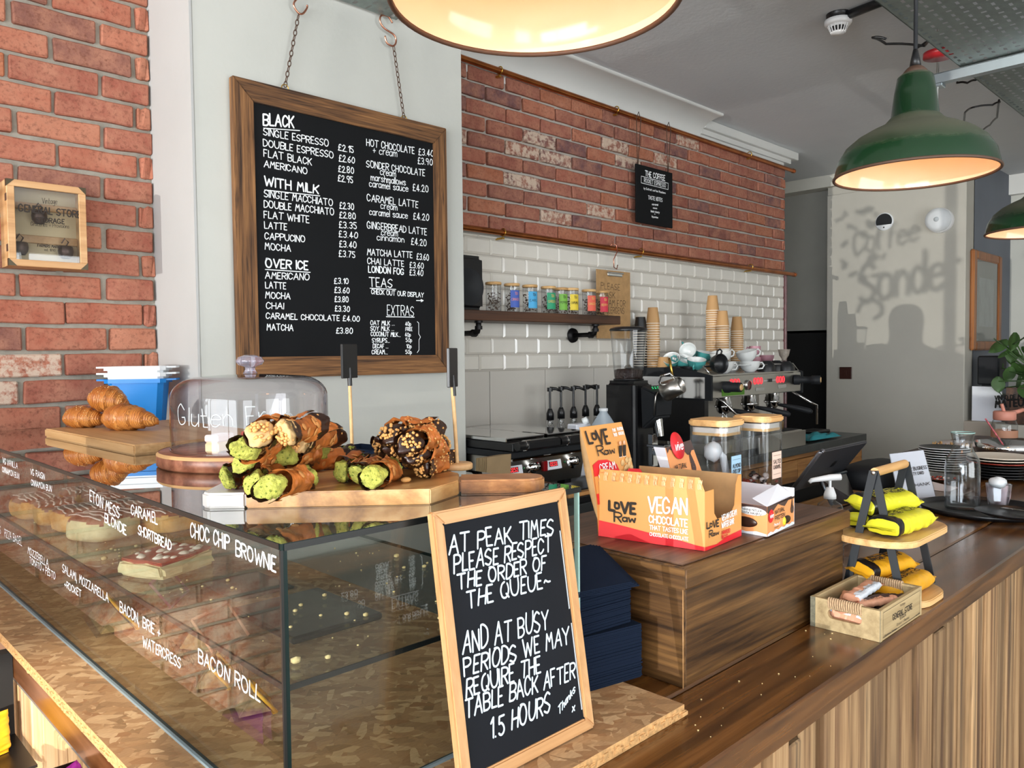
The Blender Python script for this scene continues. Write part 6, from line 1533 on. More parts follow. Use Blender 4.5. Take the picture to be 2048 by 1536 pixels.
# header print
n_h = n_short
def ph(u, h): q = hf(u, h/HH); return q+n_h*.0012
hb = MB(); hw = MB(); hr = MB()
pts = [(.02, .098), (.05, .135), (.2, .142), (.4, .140), (.6, .128), (.64, .115), (.66, .098)]
hr.add([ph(u, h) for u, h in pts]+[ph(.66, .06), ph(.02, .06)], [tuple(range(9))])
def hl(mb, s, u0, u1, h, ch, th, n=n_h, **k): lettering(mb, s, ph(u0, h)+n*.0006, ph(u1, h)-ph(u0, h), ph(u0, h+ch)-ph(u0, h), n, th, **k)
hl(hb, 'L', .08, .17, .175, .022, .0048, jit=.05); hl(hb, 'o', .20, .28, .181, .018, .004, jit=.05, k=5); hl(hb, 'VE', .30, .56, .170, .026, .0048, jit=.05); hl(hb, 'R', .22, .36, .150, .018, .0026, jit=.05, k=5); hl(hb, 'aw', .38, .62, .150, .012, .0026, jit=.05, k=5)
hl(hw, 'CREAM', .18, .55, .121, .013, .0018, jit=.02); hl(hw, 'WAFER BAR', .12, .6, .103, .012, .0017, jit=.02); hl(hw, 'PLANT', .70, .78, .190, .006, .0008, jit=.02); hl(hw, 'BASED', .70, .78, .181, .006, .0008, jit=.02); hl(hw, 'NO ARTIFICIAL', .82, .97, .191, .006, .0007, jit=.02); hl(hw, 'NONSENSE', .82, .96, .182, .006, .0007, jit=.02)
fg = MB()
for u in (.76, .86):
    p = ph(u, .150); fg.box(-.005, .005, -.0008, .0, -.010, .012, T=Matrix.Translation(p) @ n_h.to_track_quat('-Y', 'Z').to_matrix().to_4x4()).ell(p+up*.017, (.0035, .001, .0042), 10, 6, 1).box(-.005, -.001, -.0008, 0, -.034, -.010, 2, T=Matrix.Translation(p) @ n_h.to_track_quat('-Y', 'Z').to_matrix().to_4x4()).box(.001, .005, -.0008, 0, -.034, -.010, 2, T=Matrix.Translation(p) @ n_h.to_track_quat('-Y', 'Z').to_matrix().to_4x4())
ob('figure_print', fg, [M['ink'], M['straw'], M['wrapw']], t, inv=True)
bl_ = MB(); r = random.Random(2)
for i in range(14): p = ph(.72+r.uniform(-.1, .24), .110+r.uniform(-.014, .022)); bl_.ell(p, (.006, .002, .0065), 8, 5)
ob('wafer_print', bl_, M['cream'], t, inv=True)
pk = MB(); pk.add([ph(.72, .10), ph(.96, .098), ph(.99, .118), ph(.84, .112)], [(0, 1, 2, 3)]).add([o+b_*.1+a*.9+up*.085, o+b_*.95+a*.88+up*.083, o+b_*.9+a*.95+up*.112, o+b_*.62+a*.95+up*.118], [(0, 1, 2, 3)])
ob('red_wrapper_print', pk, M['red'], t, inv=True)
ob('header_lettering', hb, M['ink'], t, inv=True); ob('header_white_lettering', hw, M['chalk'], t, inv=True); ob('header_red_print', hr, M['red'], t, inv=True)

# second carton
o = P3(1.347, .706); a = V((.0, .212, 0)); b_ = V((.138, .015, 0)); H = .056; L = b_.length
t, panel, au, bu, up = carton('protein_carton', 'smaller orange and dark brown carton of protein bars with a round red header logo', o, a, b_, H, 'peach', 'white', None, None)
n_long = V((-1, 0, 0)); n_short = V((bu.y, -bu.x, 0)).normalized(); n_short = n_short if n_short.y < 0 else -n_short
panel('long_side', o, a, H, -n_long, M['peach'])
panel('back_side', o+b_, a, H+.016, -n_long, M['whitep']); panel('far_end', o+a, b_, H, n_short, M['whitep'])
ob('carton_floor', MB().add([o+up*.0008, o+a+up*.0008, o+a+b_+up*.0008, o+b_+up*.0008], [(0, 1, 2, 3)]), M['whitep'], t, inv=True)
f1 = [o, o+b_, o+b_+up*(H+.006), o+up*H]; panel('near_end', o, b_, H, -n_short, M['peach'])
q = [o+up*H, o+b_+up*H, o+b_+up*(H+.022)+au*.03-bu*.01, o+up*(H+.012)+au*.03]; ob('folded_flap', MB().add(q+[v+au*.001 for v in q], [(0, 1, 2, 3), (7, 6, 5, 4), (0, 4, 5, 1), (1, 5, 6, 2), (2, 6, 7, 3), (3, 7, 4, 0)]), M['whitep'], t, inv=True)
q = [o+up*.001, o+a*.45+up*.001, o+a*.45+up*(H+.02), o+up*(H+.004)]
db = MB(); wv_ = MB(); rdm = MB(); gl_ = MB()
pS = lambda u, h: o+bu*u+up*h+n_short*.0008; pLg = lambda u, h: o+au*u+up*h+n_long*.0008
db.add([pS(0, H)]+[pS(0, H-.012)]+[pS(L*k/8, H-.012-.006*math.sin(k*1.6)+.0012*k) for k in range(1, 8)]+[pS(L, H-.004), pS(L, H)], [tuple(range(11))])
db.add([pLg(0, H), pLg(.212, H), pLg(.212, H-.016), pLg(.11, H-.02), pLg(.06, H-.014), pLg(.03, H-.02), pLg(0, H-.012)], [(0, 1, 2, 3, 4, 5, 6)])
for f_ in (pS, pLg):
    Lx = L if f_ is pS else .212; k = 8 if f_ is pS else 8
    wv_.add([f_(0, 0)]+[f_(Lx*i/10, .004+.003*(i % 2)) for i in range(11)]+[f_(Lx, 0)], [tuple(range(13))])
c = pS(.016, .036); q = n_short.to_track_quat('Z', 'Y').to_matrix().to_4x4()
rdm.lathe([(.001, .0006), (.0125, .0006)], 24, T=Matrix.Translation(c) @ q)
db.lathe([(.001, .0005), (.008, .0005)], 16, T=Matrix.Translation(pS(.126, .032)) @ q, sx=1).add([pS(.121, .038), pS(.131, .038), pS(.127, .056)], [(0, 1, 2)])
tb_ = ob('bar_print', MB().ell(pS(.098, .016), (.016, .002, .008), 12, 8).ell(pLg(.045, .022), (.002, .026, .010), 12, 8), M['choc'], t, inv=True)
ob('filling_print', MB().ell(pS(.084, .015), (.006, .0026, .008), 12, 8).ell(pLg(.072, .021), (.0026, .006, .010), 12, 8), M['yellow'], t, inv=True)
bb = MB(); bb.ell(pLg(.03, .044), (.0016, .030, .008), 14, 8); ob('speech_bubble_print', bb, M['chalk'], t, inv=True)
ik = MB(); wk = MB()
lettering(ik, 'NATURAL', pS(.036, .036), bu*.048, up*.0075, n_short, .0013, jit=.03); lettering(ik, 'PROTEIN', pS(.036, .024), bu*.050, up*.0075, n_short, .0013, jit=.03)
lettering(ik, 'Making nature', pLg(.052, .045)+n_long*.0014, -au*.042, up*.0045, n_long, .0006, jit=.03); lettering(ik, 'taste naughty', pLg(.050, .039)+n_long*.0014, -au*.040, up*.0045, n_long, .0006, jit=.03)
lettering(wk, 'vive', pS(.008, .033)+n_short*.001, bu*.017, up*.009, n_short, .0014, jit=.03); lettering(wk, 'Peanut', pS(.030, .014), bu*.030, up*.005, n_short, .0009, jit=.03); lettering(ik, 'Covered in', pS(.032, .0095), bu*.022, up*.003, n_short, .0005, jit=.03)
# header of the second carton
def h2(u, h): return o+a+bu*(u*1.12-.012-.16*(h-.05))+up*(h*1.16)+n_short*.0012+au*(-.02+.28*(h-.05))
hd2 = MB(); n2 = (n_short+up*.28).normalized(); fq = [h2(0.0, .05), h2(.122, .05), h2(.105, .135), h2(.005, .130)]
hd2.add(fq+[v-n2*.0015 for v in fq], [(0, 1, 2, 3), (7, 6, 5, 4), (0, 4, 5, 1), (1, 5, 6, 2), (2, 6, 7, 3), (3, 7, 4, 0)])
ob('header_card', hd2, M['peach'], t, inv=True)
sd_ = MB().add([h2(0, .05), h2(.005, .13), h2(.005, .13)+au*.03, h2(0, .05)+au*.02], [(0, 1, 2, 3)]); ob('header_side', sd_, M['whitep'], t, inv=True)
g2 = lambda u, h: h2(u, h)+n2*.001
db.add([g2(.005, .130), g2(.105, .135)]+[g2(.107-.0102*k, .112+.006*math.sin(k*1.5+1)+.001*k) for k in range(0, 11)], [tuple(range(13))])
db.lathe([(.001, .0004), (.012, .0004)], 20, T=Matrix.Translation(g2(.088, .088)) @ n2.to_track_quat('Z', 'Y').to_matrix().to_4x4(), sx=.8).add([g2(.080, .095), g2(.096, .095), g2(.086, .122)], [(0, 1, 2)])
rdm.lathe([(.001, .003), (.0255, .003), (.026, .0015)], 32, T=Matrix.Translation(g2(.045, .130)) @ n2.to_track_quat('Z', 'Y').to_matrix().to_4x4(), sy=1.1)
lettering(wk, 'vive', g2(.029, .122)+n2*.003, bu*.034, up*.018, n2, .0028, jit=.03)
lettering(ik, 'NATURAL', g2(.014, .090), bu*.052, up*.0095, n2, .0016, jit=.03); lettering(ik, 'PROTEIN', g2(.012, .074), bu*.054, up*.0095, n2, .0016, jit=.03); lettering(ik, 'SNACK BAR', g2(.070, .076), bu*.012, up*.003, n2, .0005)
ob('dark_print', db, M['brown'], t, inv=True); ob('white_print', wv_, M['wrapw'], t, inv=True); ob('red_logo_print', rdm, M['red'], t, inv=True); ob('black_lettering', ik, M['ink'], t, inv=True); ob('white_lettering', wk, M['chalk'], t, inv=True)

# jars with wooden lids
def jar(c, w, h, rz, lab, words, lc, seed):
    t = thing('storage_jar', (c[0], c[1], ZP), lab, 'jar', 'square glass jars with wooden lids', rz)
    def rr(w_, r_, n=6):
        out = []
        for cx, cy, a0 in ((1, 1, 0), (-1, 1, PI/2), (-1, -1, PI), (1, -1, 1.5*PI)):
            for i in range(n+1): a_ = a0+i*PI/2/n; out.append((cx*(w_/2-r_)+r_*math.cos(a_), cy*(w_/2-r_)+r_*math.sin(a_)))
        return out
    p = rr(w, .02); n = len(p)
    b = MB(); b.add([(x, y, z) for z in (.0003, h) for x, y in p], [(i, (i+1) % n, n+(i+1) % n, n+i) for i in range(n)]+[tuple(range(n))[::-1]], 0, True)
    ob('glass_body', b, M['glassx'], t)
    b2_ = MB(); p2 = rr(w-.008, .016); b2_.add([(x, y, z) for z in (.006, h) for x, y in p2], [(i, n+i, n+(i+1) % n, (i+1) % n) for i in range(n)], 0, True); ob('inner_glass', b2_, M['glassx'], t)
    ob('lid', MB().prism(rr(w+.006, .023), h+.0005, h+.014), M['bamboo'], t, bev=.003)
    ob('lid_plug', MB().prism(rr(w-.012, .014), h-.014, h-.003), plain('silicone_seal%d' % seed, 'dcd5cc', .5), t); ob('plug_ring', MB().prism(rr(w-.010, .014), h-.020, h-.014), M['bamboo'], t)
    r = random.Random(seed); ct = MB()
    for i in range(60):
        s = r.uniform(.005, .010); ct.ell((r.uniform(-w*.36, w*.36), r.uniform(-w*.36, w*.36), .01+r.random()*.05), (s, s*.8, s*.7), 6, 4, i % 3)
    ob('contents', ct, [M['choc'], M['icing'], M['jam']], t, kind='stuff')
    lb = MB().box(-.022, .022, -w/2-.0012, -w/2-.0004, .058, .118); ob('label', lb, plain('jar_label%d' % seed, lc, .6), t)
    ink = MB()
    for k, wd in enumerate(words): lettering(ink, wd, (-.018, -w/2-.0014, .092-.012*k), (.036 if len(wd) > 5 else .026, 0, 0), (0, 0, .0085), (0, -1, 0), .0013, jit=.02)
    ribbon(ink, [V((-.018, -w/2-.0014, .110)), V((.018, -w/2-.0014, .110))], .0006, V((0, -1, 0))); ribbon(ink, [V((-.018, -w/2-.0014, .068)), V((.018, -w/2-.0014, .068))], .0006, V((0, -1, 0)))
    ob('label_print', ink, M['ink'], t)
    return t
jar((1.535, .926), .094, .182, .05, 'square glass jar with the light blue almond label', ('ALMOND', 'CHOC CHIP'), 'a5cbe6', 1)
jar((1.655, .890), .088, .185, .03, 'square glass jar behind with the pale pink salted caramel label', ('SALTED', 'CARAMEL'), 'e9c9b8', 2)
gv = thing('white_glove', (1.535, .926, ZP+.08), 'white crumpled plastic inside the jar with the blue label', 'glove')
ob('glove_body', MB().ell((-.015, 0, .045), (.022, .018, .022), 12, 8, f=lambda p: p*(1+.25*noise.noise(p*2))).tube([(-.012, 0, .05), (.008, -.012, .03), (.014, -.02, -.02), (.018, -.02, -.05)], [.010, .009, .008, .006], 8).ell((.022, .01, .04), (.014, .01, .008), 10, 6), M['white'], gv)

# ---------------------------------------------------------------- two tier stand with biscuit packs
sd2 = thing('tiered_stand', (1.83, .66, 1.0003), 'two tier wooden display stand with black metal legs and a round handle', 'stand')
def rrect(cx, cy, w, d, r_, n=8):
    out = []
    for sx, sy, a0 in ((1, 1, 0), (-1, 1, PI/2), (-1, -1, PI), (1, -1, 1.5*PI)):
        for i in range(n+1): a_ = a0+i*PI/2/n; out.append((cx+sx*(w/2-r_)+r_*math.cos(a_), cy+sy*(d/2-r_)+r_*math.sin(a_)))
    return out
ob('upper_board', MB().prism(rrect(1.835, .662, .31, .178, .075), 1.136, 1.150), M['bamboo'], sd2, inv=True, bev=.002)
ob('lower_board', MB().prism(rrect(1.8335, .656, .205, .185, .075), 1.0008, 1.015), M['bamboo'], sd2, inv=True, bev=.002)
for X_ in (1.74, 1.925):
    for s_ in (-1, 1):
        A = V((X_-.004*s_, .664, 1.288)); B = V((X_-.004*s_, .664+s_*.058, 1.0155)); d = (B-A).normalized(); w_ = V((0, d.z, -d.y)).normalized()*.0085; x_ = V((.0016, 0, 0))
        q = [A-w_-x_, A+w_-x_, B+w_-x_, B-w_-x_, A-w_+x_, A+w_+x_, B+w_+x_, B-w_+x_]
        ob('leg', MB().add(q, [(0, 1, 2, 3), (7, 6, 5, 4), (0, 4, 5, 1), (1, 5, 6, 2), (2, 6, 7, 3), (3, 7, 4, 0)]), plain('powder_black', '1c2126', .55) if 'pb' not in M else M['pb'], sd2, inv=True)
ob('handle', MB().cyl((1.744, .664, 1.285), (1.921, .664, 1.285), .0098, 20), M['bamboo'], sd2, inv=True)
ob('bolt', MB().ell((1.735, .664, 1.285), (.003, .005, .005), 12, 8), M['steel'], sd2, inv=True)
def fpack(L, W, H, seed, mats, amp=.0016):
    def f(u, v):
        x = (u-.5)*L; t = abs(u-.5)*2
        k = 1 if t < .72 else max(.04, 1-((t-.72)/.16)**1.3) if t < .88 else .04
        an = v*2*PI; ca_, sa = math.cos(an), math.sin(an)
        y = math.copysign(abs(ca_)**.6, ca_)*W/2*(1+.0*t)*(1 if t < .8 else 1-.05*(t-.8)*5); z = math.copysign(abs(sa)**.75, sa)*H/2*k
        cr_ = amp*noise.noise(V((x*60+seed, y*60, z*40)))*(1.8 if t > .6 else 1)
        return V((x, y+cr_, z+cr_+.0018*noise.noise(V((x*200, y*160, seed)))))
    b = MB(); b.grid(f, 60, 32); return b, f
def pack2(c, rz, L, W, H, col, seed, lab, grp, words, rx=0, ry=0, band=(.05, .45)):
    b, f = fpack(L, W, H, seed, col); t = ob('biscuit_pack', b, [M[col], M['black'], M['wrapw']], loc=c, rot=(rx, ry, rz), label=lab, cat='biscuits', group=grp)
    n = len(t.data.polygons)
    for i, p in enumerate(t.data.polygons):
        u = p.center.x/L+.5; z = p.center.z
        if .12 < u < .24 or (p.center.z > H*.2 and abs(p.center.y-W*.20) < W*.10 and .3 < u < .86): p.material_index = 1
    ink = MB()
    for (wd, y_, hh) in words:
        tmp = MB(); lettering(tmp, wd, (0, 0, 0), (1, 0, 0), (0, 1, 0), (0, 0, 1), .05, jit=.02)
        for k in range(0, len(tmp.v)): pass
        tmp2 = MB(); lettering(tmp2, wd, (-L*.26, 0, 0), (L*.55, 0, 0), (0, hh, 0), (0, 0, 1), .0024, jit=.03, lift=0)
        def zt_(x, y):
            v = max(-.98, min(.98, (y)/(W/2))); ca_ = math.copysign(abs(v)**(1/.6), v); sa = math.sqrt(max(0, 1-ca_*ca_)); return sa**.75*H/2+.0030
        tmp2.v = [(-x, -(y+y_), zt_(x, y+y_)+z*1.5) for x, y, z in tmp2.v]
        ink.v += tmp2.v and []; m0 = len(ink.v); ink.add(tmp2.v, tmp2.f)
    ob('lettering', ink, M['ink'], t)
    return t
g1 = 'yellow biscuit packs on the upper tier'; g2_ = 'amber biscuit packs on the lower tier'
wds = (('BURTON + BROWNE', -.034, .010),)
pack2((1.80, .628, 1.150+.024), -.10, .215, .070, .042, 'yellow', 3, 'front yellow biscuit pack lying flat on the upper tier', g1, (('BURTON + BROWNE', -.002, .012), ('BURTON + BROWNE', -.020, .008)))
pack2((1.845, .680, 1.150+.056), -.28, .20, .066, .042, 'yellow', 9, 'upper yellow biscuit pack leaning on top of the front one', g1, (('BURTON + BROWNE', -.002, .011),), rx=.25)
pack2((1.84, .715, 1.150+.022), .05, .19, .055, .04, 'yellow', 19, 'yellow biscuit pack mostly hidden behind the other two', g1, ())
pack2((1.80, .62, 1.0155+.022), -.05, .21, .060, .040, 'amber', 5, 'front amber ginger snap pack on the lower tier', g2_, (('GINGER SNAP', -.012, .009), ('DUNKERS', .002, .008)))
pack2((1.815, .672, 1.0155+.050), -.22, .20, .060, .040, 'amber', 8, 'upper amber biscuit pack on the lower tier', g2_, (('BURTON + BROWNE', -.002, .010),), rx=.2)
# pump bottle behind the plinth edge
sp_ = thing('pump_bottle', (2.06, .90, 1.0003), 'clear sanitiser pump bottle behind the stand', 'bottle')
ob('body', MB().lathe([(.001, .001), (.034, .001), (.036, .006), (.036, .12), (.030, .14), (.014, .15), (.014, .158)], 28), M['glassx'], sp_)
ob('pump', MB().lathe([(.001, .185), (.009, .185), (.016, .165), (.016, .155), (.001, .155)], 20).cyl((0, 0, .18), (0, 0, .205), .004, 8).tube([(.02, -.02, .212), (0, 0, .211), (-.045, .03, .206), (-.05, .034, .2)], [.009, .009, .006, .005], 8), M['white'], sp_)
ob('label', MB().lathe([(.0364, .02), (.0364, .09)], 16, a0=2.9, a1=4.6), M['blackm'], sp_)

# ---------------------------------------------------------------- small crate of bars
kr = thing('small_crate', (1.62, .628, 1.0003), 'small wooden egg crate with rope bound handle holes on the bar edge', 'crate')
x0, x1, y0, y1, zz0, zz1 = 1.508, 1.728, .5615, .697, 1.0004, 1.060
ob('long_side', MB().box(x0+.009, x1-.009, y0, y0+.009, zz0, zz1, c=.001), M['crate'], kr, inv=True)
ob('long_side', MB().box(x0+.009, x1-.009, y1-.009, y1, zz0, zz1, c=.001), M['crate'], kr, inv=True)
def endp(X_):
    # end wall with an oval hand hole
    yc, zc_ = (y0+y1)/2, zz0+.033; hw, hh = .033, .0095; n = 32
    inn = []; out = []
    for i in range(n):
        a_ = 2*PI*i/n; cx_ = math.copysign(hw-hh, math.cos(a_)) if abs(math.cos(a_)) > 1e-9 else 0
        inn.append((yc+cx_+hh*math.cos(a_), zc_+hh*math.sin(a_)))
        dx_, dz_ = math.cos(a_), math.sin(a_); sc_2 = 1/max(abs(dx_)/((y1-y0)/2), abs(dz_)/((zz1-zz0)/2)) ; out.append((yc+dx_*sc_2, (zz0+zz1)/2+dz_*sc_2))
    b = MB(); vs = [(X, p[0], p[1]) for X in (X_, X_+.009) for p in out+inn]; N2 = 2*n
    fs = []
    for i in range(n):
        j = (i+1) % n
        fs += [(i, n+i, n+j, j), (N2+i, N2+j, N2+n+j, N2+n+i), (n+i, N2+n+i, N2+n+j, n+j), (i, j, N2+j, N2+i)]
    for sy, sz in ((1, 1), (-1, 1), (-1, -1), (1, -1)):  # corner fills
        ang = math.atan2(sz*(zz1-zz0)/2, sy*(y1-y0)/2) % (2*PI); i = int(ang/(2*PI/n)); j = (i+1) % n
        m0 = len(vs); vs += [(X_, (y1 if sy > 0 else y0), zz1 if sz > 0 else zz0), (X_+.009, (y1 if sy > 0 else y0), zz1 if sz > 0 else zz0)]
        fs += [(i, j, m0), (N2+i, m0+1, N2+j), (i, m0, m0+1, N2+i), (j, N2+j, m0+1, m0)]
    return b.add(vs, fs)
for X_ in (x0, x1-.009):
    ob('end_panel', endp(X_), M['crate'], kr, inv=True)
    tw = MB()
    for i in range(15):
        yy = (y0+y1)/2-.031+i*.0044
        tw.tube([(X_+.0045+.0068*math.cos(a_), yy+.001*math.sin(a_), zz0+.0525+.0105*math.sin(a_)) for a_ in [k*2*PI/10 for k in range(10)]], .0021, 5, closed=True)
    ob('rope_binding', tw, M['twine'], kr, inv=True)
ob('crate_floor', MB().box(x0+.009, x1-.009, y0+.009, y1-.009, 1.0006, 1.006), M['crate'], kr, inv=True)
ob('corner_joint', MB().box(x0-.0006, x0, y1-.010, y1, zz0, zz1).box(x0-.0006, x0, y0, y0+.001, zz0, zz1), plain('grey_end_grain', '6e6a58', .8, var=.3, vs=200), kr, inv=True)
mk = MB(); pk_ = lambda x, y: onY(x, y, y0-.0004); K4 = lambda x, y: (1560+x/3.2, 840+y/3.2)
for s, p0, p1, h, th in (('Vintage', (768, 1195), (800, 1178), 16, .0006), ('GENERAL STORE', (722, 1282), (845, 1208), 36, .0016), ('EGGS', (768, 1276), (806, 1252), 20, .0012), ('Grown + Reared', (748, 1318), (825, 1270), 16, .0006), ('Farmers Market', (668, 1388), (745, 1340), 12, .0006), ('est. 1890', (870, 1255), (895, 1240), 10, .0005)):
    ptext(mk, s, pk_, K4(*p0), K4(*p1), h/3.2, th, NY, jit=.03, lift=.0002)
fz = lambda u, h: V((x0+.012+u*(x1-x0-.024), y0-.0006, zz0+h))
ribbon(mk, [fz(0, .006), fz(1, .006)], .0008, V(NY)); ribbon(mk, [fz(0, .054), fz(1, .054)], .0006, V(NY)); ribbon(mk, [fz(0, .006), fz(0, .054)], .0006, V(NY)); ribbon(mk, [fz(1, .006), fz(1, .054)], .0006, V(NY))
ob('printed_lettering', mk, M['ink'], kr, inv=True)
def bar_(c, rz, ry, mats, seed, lab, words=None, L=.15, W=.032, H=.016, rx=0):
    b, f = fpack(L, W, H, seed, mats); t = ob('snack_bar', b, [M[mats[0]], M[mats[1]], M['choc']], loc=c, rot=(rx, ry, rz), label=lab, cat='snack bar', group='wrapped bars in the small crate')
    for p in t.data.polygons:
        u = p.center.x/L
        if p.center.y < -W*.05+.004*math.sin(u*20): p.material_index = 1
        if abs(u) > .40: p.material_index = 0
    if words:
        tmp = MB(); lettering(tmp, words, (-L*.28, -W*.33, H*.5+.0006), (L*.5, 0, 0), (0, .0055, 0), (0, 0, 1), .0006, jit=.03); ob('lettering', tmp, M['ink'], t)
    return t
bar_((1.625, .640, 1.0565), .05, 0, ('straw', 'wrapw'), 3, 'white and peach wrapped bar on top in the small crate', 'Making nature taste naughty', .165)
bar_((1.600, .612, 1.046), -.35, 0, ('brown', 'straw'), 4, 'dark brown wrapped bar slanting across the small crate', 'taste naughty', .15)
bar_((1.585, .655, 1.040), .3, 0, ('straw', 'brown'), 5, 'peach ended bar beneath the top one in the crate', None, .15)
bar_((1.66, .605, 1.032), -.1, 0, ('brown', 'brown'), 6, 'brown bar at the right side of the crate', None, .15)
bar_((1.535, .628, 1.028), 1.45, 0, ('straw', 'wrapw'), 7, 'pale bar seen through the handle hole of the crate', 'Making nature', .11, .032, .018, -1.2)
ob('bar_filler', MB().box(x0+.012, x1-.012, y0+.012, y1-.012, 1.0065, 1.018), M['brown'], label='layer of brown wrapped bars at the bottom of the small crate', cat='snack bars')

# ---------------------------------------------------------------- till screen
tl = thing('till_screen', (2.75, 1.2, 1.0), 'grey tablet till screen seen from behind on its folding stand', 'tablet')
TLc, TRc, BRc, BLc = atD(1645, 904, 2.62), atD(1736, 884, 2.90), atD(1692, 945, 3.10), atD(1584, 985, 2.84)
# square it up: keep the left edge and top direction
e1 = (TRc-TLc); e2 = (BLc-TLc); BRc = TLc+e1*.98+e2*.98; nn = e2.cross(e1).normalized(); nn = nn if nn.dot(CAM-TLc) > 0 else -nn
q = [TLc, TRc, BRc, BLc]
ob('screen_back', MB().add([v for v in q]+[v-nn*.012 for v in q], [(0, 1, 2, 3), (7, 6, 5, 4), (0, 4, 5, 1), (1, 5, 6, 2), (2, 6, 7, 3), (3, 7, 4, 0)]), plain('tablet_grey', '4c4c50', .35, .5), tl, inv=True, bev=.004)
ob('screen_edge', MB().tube([TLc+e1*.05-nn*.006, TLc+e2*.05-nn*.006, BLc-nn*.006], .007, 8), plain('tablet_silver', '9a9ca4', .3, .8), tl, inv=True)
lc_ = TLc+e1*.52+e2*.42+nn*.001; u_ = e1.normalized()*.016; v_ = e2.normalized()*-.02
ob('maker_mark', MB().add([lc_-u_-v_, lc_+u_-v_, lc_+u_+v_, lc_-u_+v_], [(0, 1, 2, 3)]), M['black'], tl, inv=True)
s0, s1, s2_, s3 = atD(1640, 957, 2.80), atD(1692, 944, 2.98), onZ(1716, 1004, 1.001), onZ(1664, 1010, 1.001)
n3_ = (s1-s0).cross(s3-s0).normalized(); n3_ = n3_ if n3_.dot(CAM-s0) > 0 else -n3_
q = [s0, s1, s2_, s3]
ob('stand_panel', MB().add([v for v in q]+[v-n3_*.010 for v in q], [(0, 1, 2, 3), (7, 6, 5, 4), (0, 4, 5, 1), (1, 5, 6, 2), (2, 6, 7, 3), (3, 7, 4, 0)]), plain('dark_reflective', '1a1210', .12), tl, inv=True, bev=.003)
ob('stand_edge', MB().tube([s3, s0, s0+(s1-s0)*.1, s1], .006, 8), plain('tablet_silver2', '6f7880', .3, .8), tl, inv=True)
pb = thing('black_pouch', (3.0, 1.3, 1.0), 'black soft case lying behind the till screen', 'case')
P = onZ(1745, 985, 1.0)
ob('pouch', MB().ell((P.x+.1, P.y+.02, 1.055), (.19, .10, .055), 24, 14, f=lambda p: V([math.copysign(abs(c_)**.6, c_) for c_ in p])*(1+.05*noise.noise(p*3))), M['blackm'], pb, inv=True)
# card holder
kc = thing('acrylic_sign', (3.05, 1.1, 1.0), 'white notice in a clear acrylic holder behind the stand handle', 'sign')
bR, bL = onZ(1871, 993, 1.001), onZ(1800, 1004, 1.001)
dp = (bR-CAM).dot(F_)
TLc, TRc = atD(1779, 908, dp-.02), atD(1847, 900, dp+.02); BLc, BRc = bR+(TLc-TRc)*1.06, bR
q = [BLc, BRc, TRc, TLc]; nn = (BRc-BLc).cross(TLc-BLc).normalized(); nn = nn if nn.dot(CAM-BLc) > 0 else -nn
ob('card', MB().add([v for v in q]+[v-nn*.002 for v in q], [(0, 1, 2, 3), (7, 6, 5, 4), (0, 4, 5, 1), (1, 5, 6, 2), (2, 6, 7, 3), (3, 7, 4, 0)]), M['whitep'], kc, inv=True)
ob('acrylic_front', MB().add([v+nn*.002 for v in q], [(0, 1, 2, 3)]).tube([v+nn*.001 for v in q], .0015, 6, closed=True), M['glassx'], kc, inv=True)
uu, vv = BRc-BLc, TLc-BLc; mk = MB()
for s, a_, b2, h, ch in (('GET OUR BUSINESS', .12, .92, .60, .07), ('LOYALTY CARD', .28, .80, .50, .06), ('THANK', .38, .9, .26, .06)): lettering(mk, s, BLc+uu*a_+vv*h+nn*.0024, uu*(b2-a_), vv*ch, nn, .0018, jit=.02)
ob('lettering', mk, M['ink'], kc, inv=True)
ob('receipt', MB().grid(lambda u, v: V((3.30+.13*u, .98+.10*v, 1.0012+.022*math.sin(u*2.6)*v)), 8, 6), plain('receipt_paper', 'cfc2be', .7), label='curled printed paper slip between the notice and the plates', cat='paper', rot=(0, 0, 0))

# ---------------------------------------------------------------- tray, bottle, glasses
P = onZ(2005, 1030, 1.0)
tray = ob('serving_tray', MB().lathe([(.001, .004), (.175, .004), (.19, .014), (.192, .018), (.196, .018), (.192, .006), (.18, 0), (.001, 0)], 48), M['black'], loc=(2.985, .775, 1.0003), label='round black serving tray carrying the glass bottle', cat='tray')
bt = thing('glass_carafe', (2.955, .835, 1.0047), 'tall clear glass water carafe with a flared neck on the black tray', 'carafe')
hb_ = 1.55-(862-694)*2.65/1570-1.0047; Rb = .054
prf = [(.001, .003), (Rb*.95, .003), (Rb, .012), (Rb, hb_*.55), (Rb*.93, hb_*.66), (Rb*.62, hb_*.77), (Rb*.53, hb_*.83), (Rb*.58, hb_*.9), (Rb*.68, hb_)]
ob('outer_wall', MB().lathe(prf, 40), M['glassc'], bt); ob('inner_wall', MB().lathe([(max(.001, r_-.0028), z_+.003) for r_, z_ in prf[:-1]]+[(Rb*.68-.0028, hb_)], 40), M['glassx'], bt)
ob('rim', MB().tube([(Rb*.665*math.cos(a_), Rb*.665*math.sin(a_), hb_) for a_ in [i*2*PI/32 for i in range(32)]], .0018, 6, closed=True), M['glassrim'], bt)
tg = thing('water_glass', (3.03, .745, 1.0047), 'faceted clear water glass on the black tray beside the carafe', 'glass')
ob('glass', MB().lathe([(.001, .006), (.028, .004), (.030, .008), (.040, .088)], 9, sm=False).lathe([(.037, .088), (.027, .012), (.001, .010)], 9, sm=False), M['glassc'], tg)
tg2 = thing('pink_cup', (3.10, .76, 1.0047), 'pale pink cup behind the faceted glass', 'cup'); ob('cup', MB().lathe([(.001, 0), (.025, 0), (.034, .03), (.037, .075), (.034, .075), (.030, .03), (.001, .008)], 24), plain('pale_pink', 'c9aab0', .5), tg2)
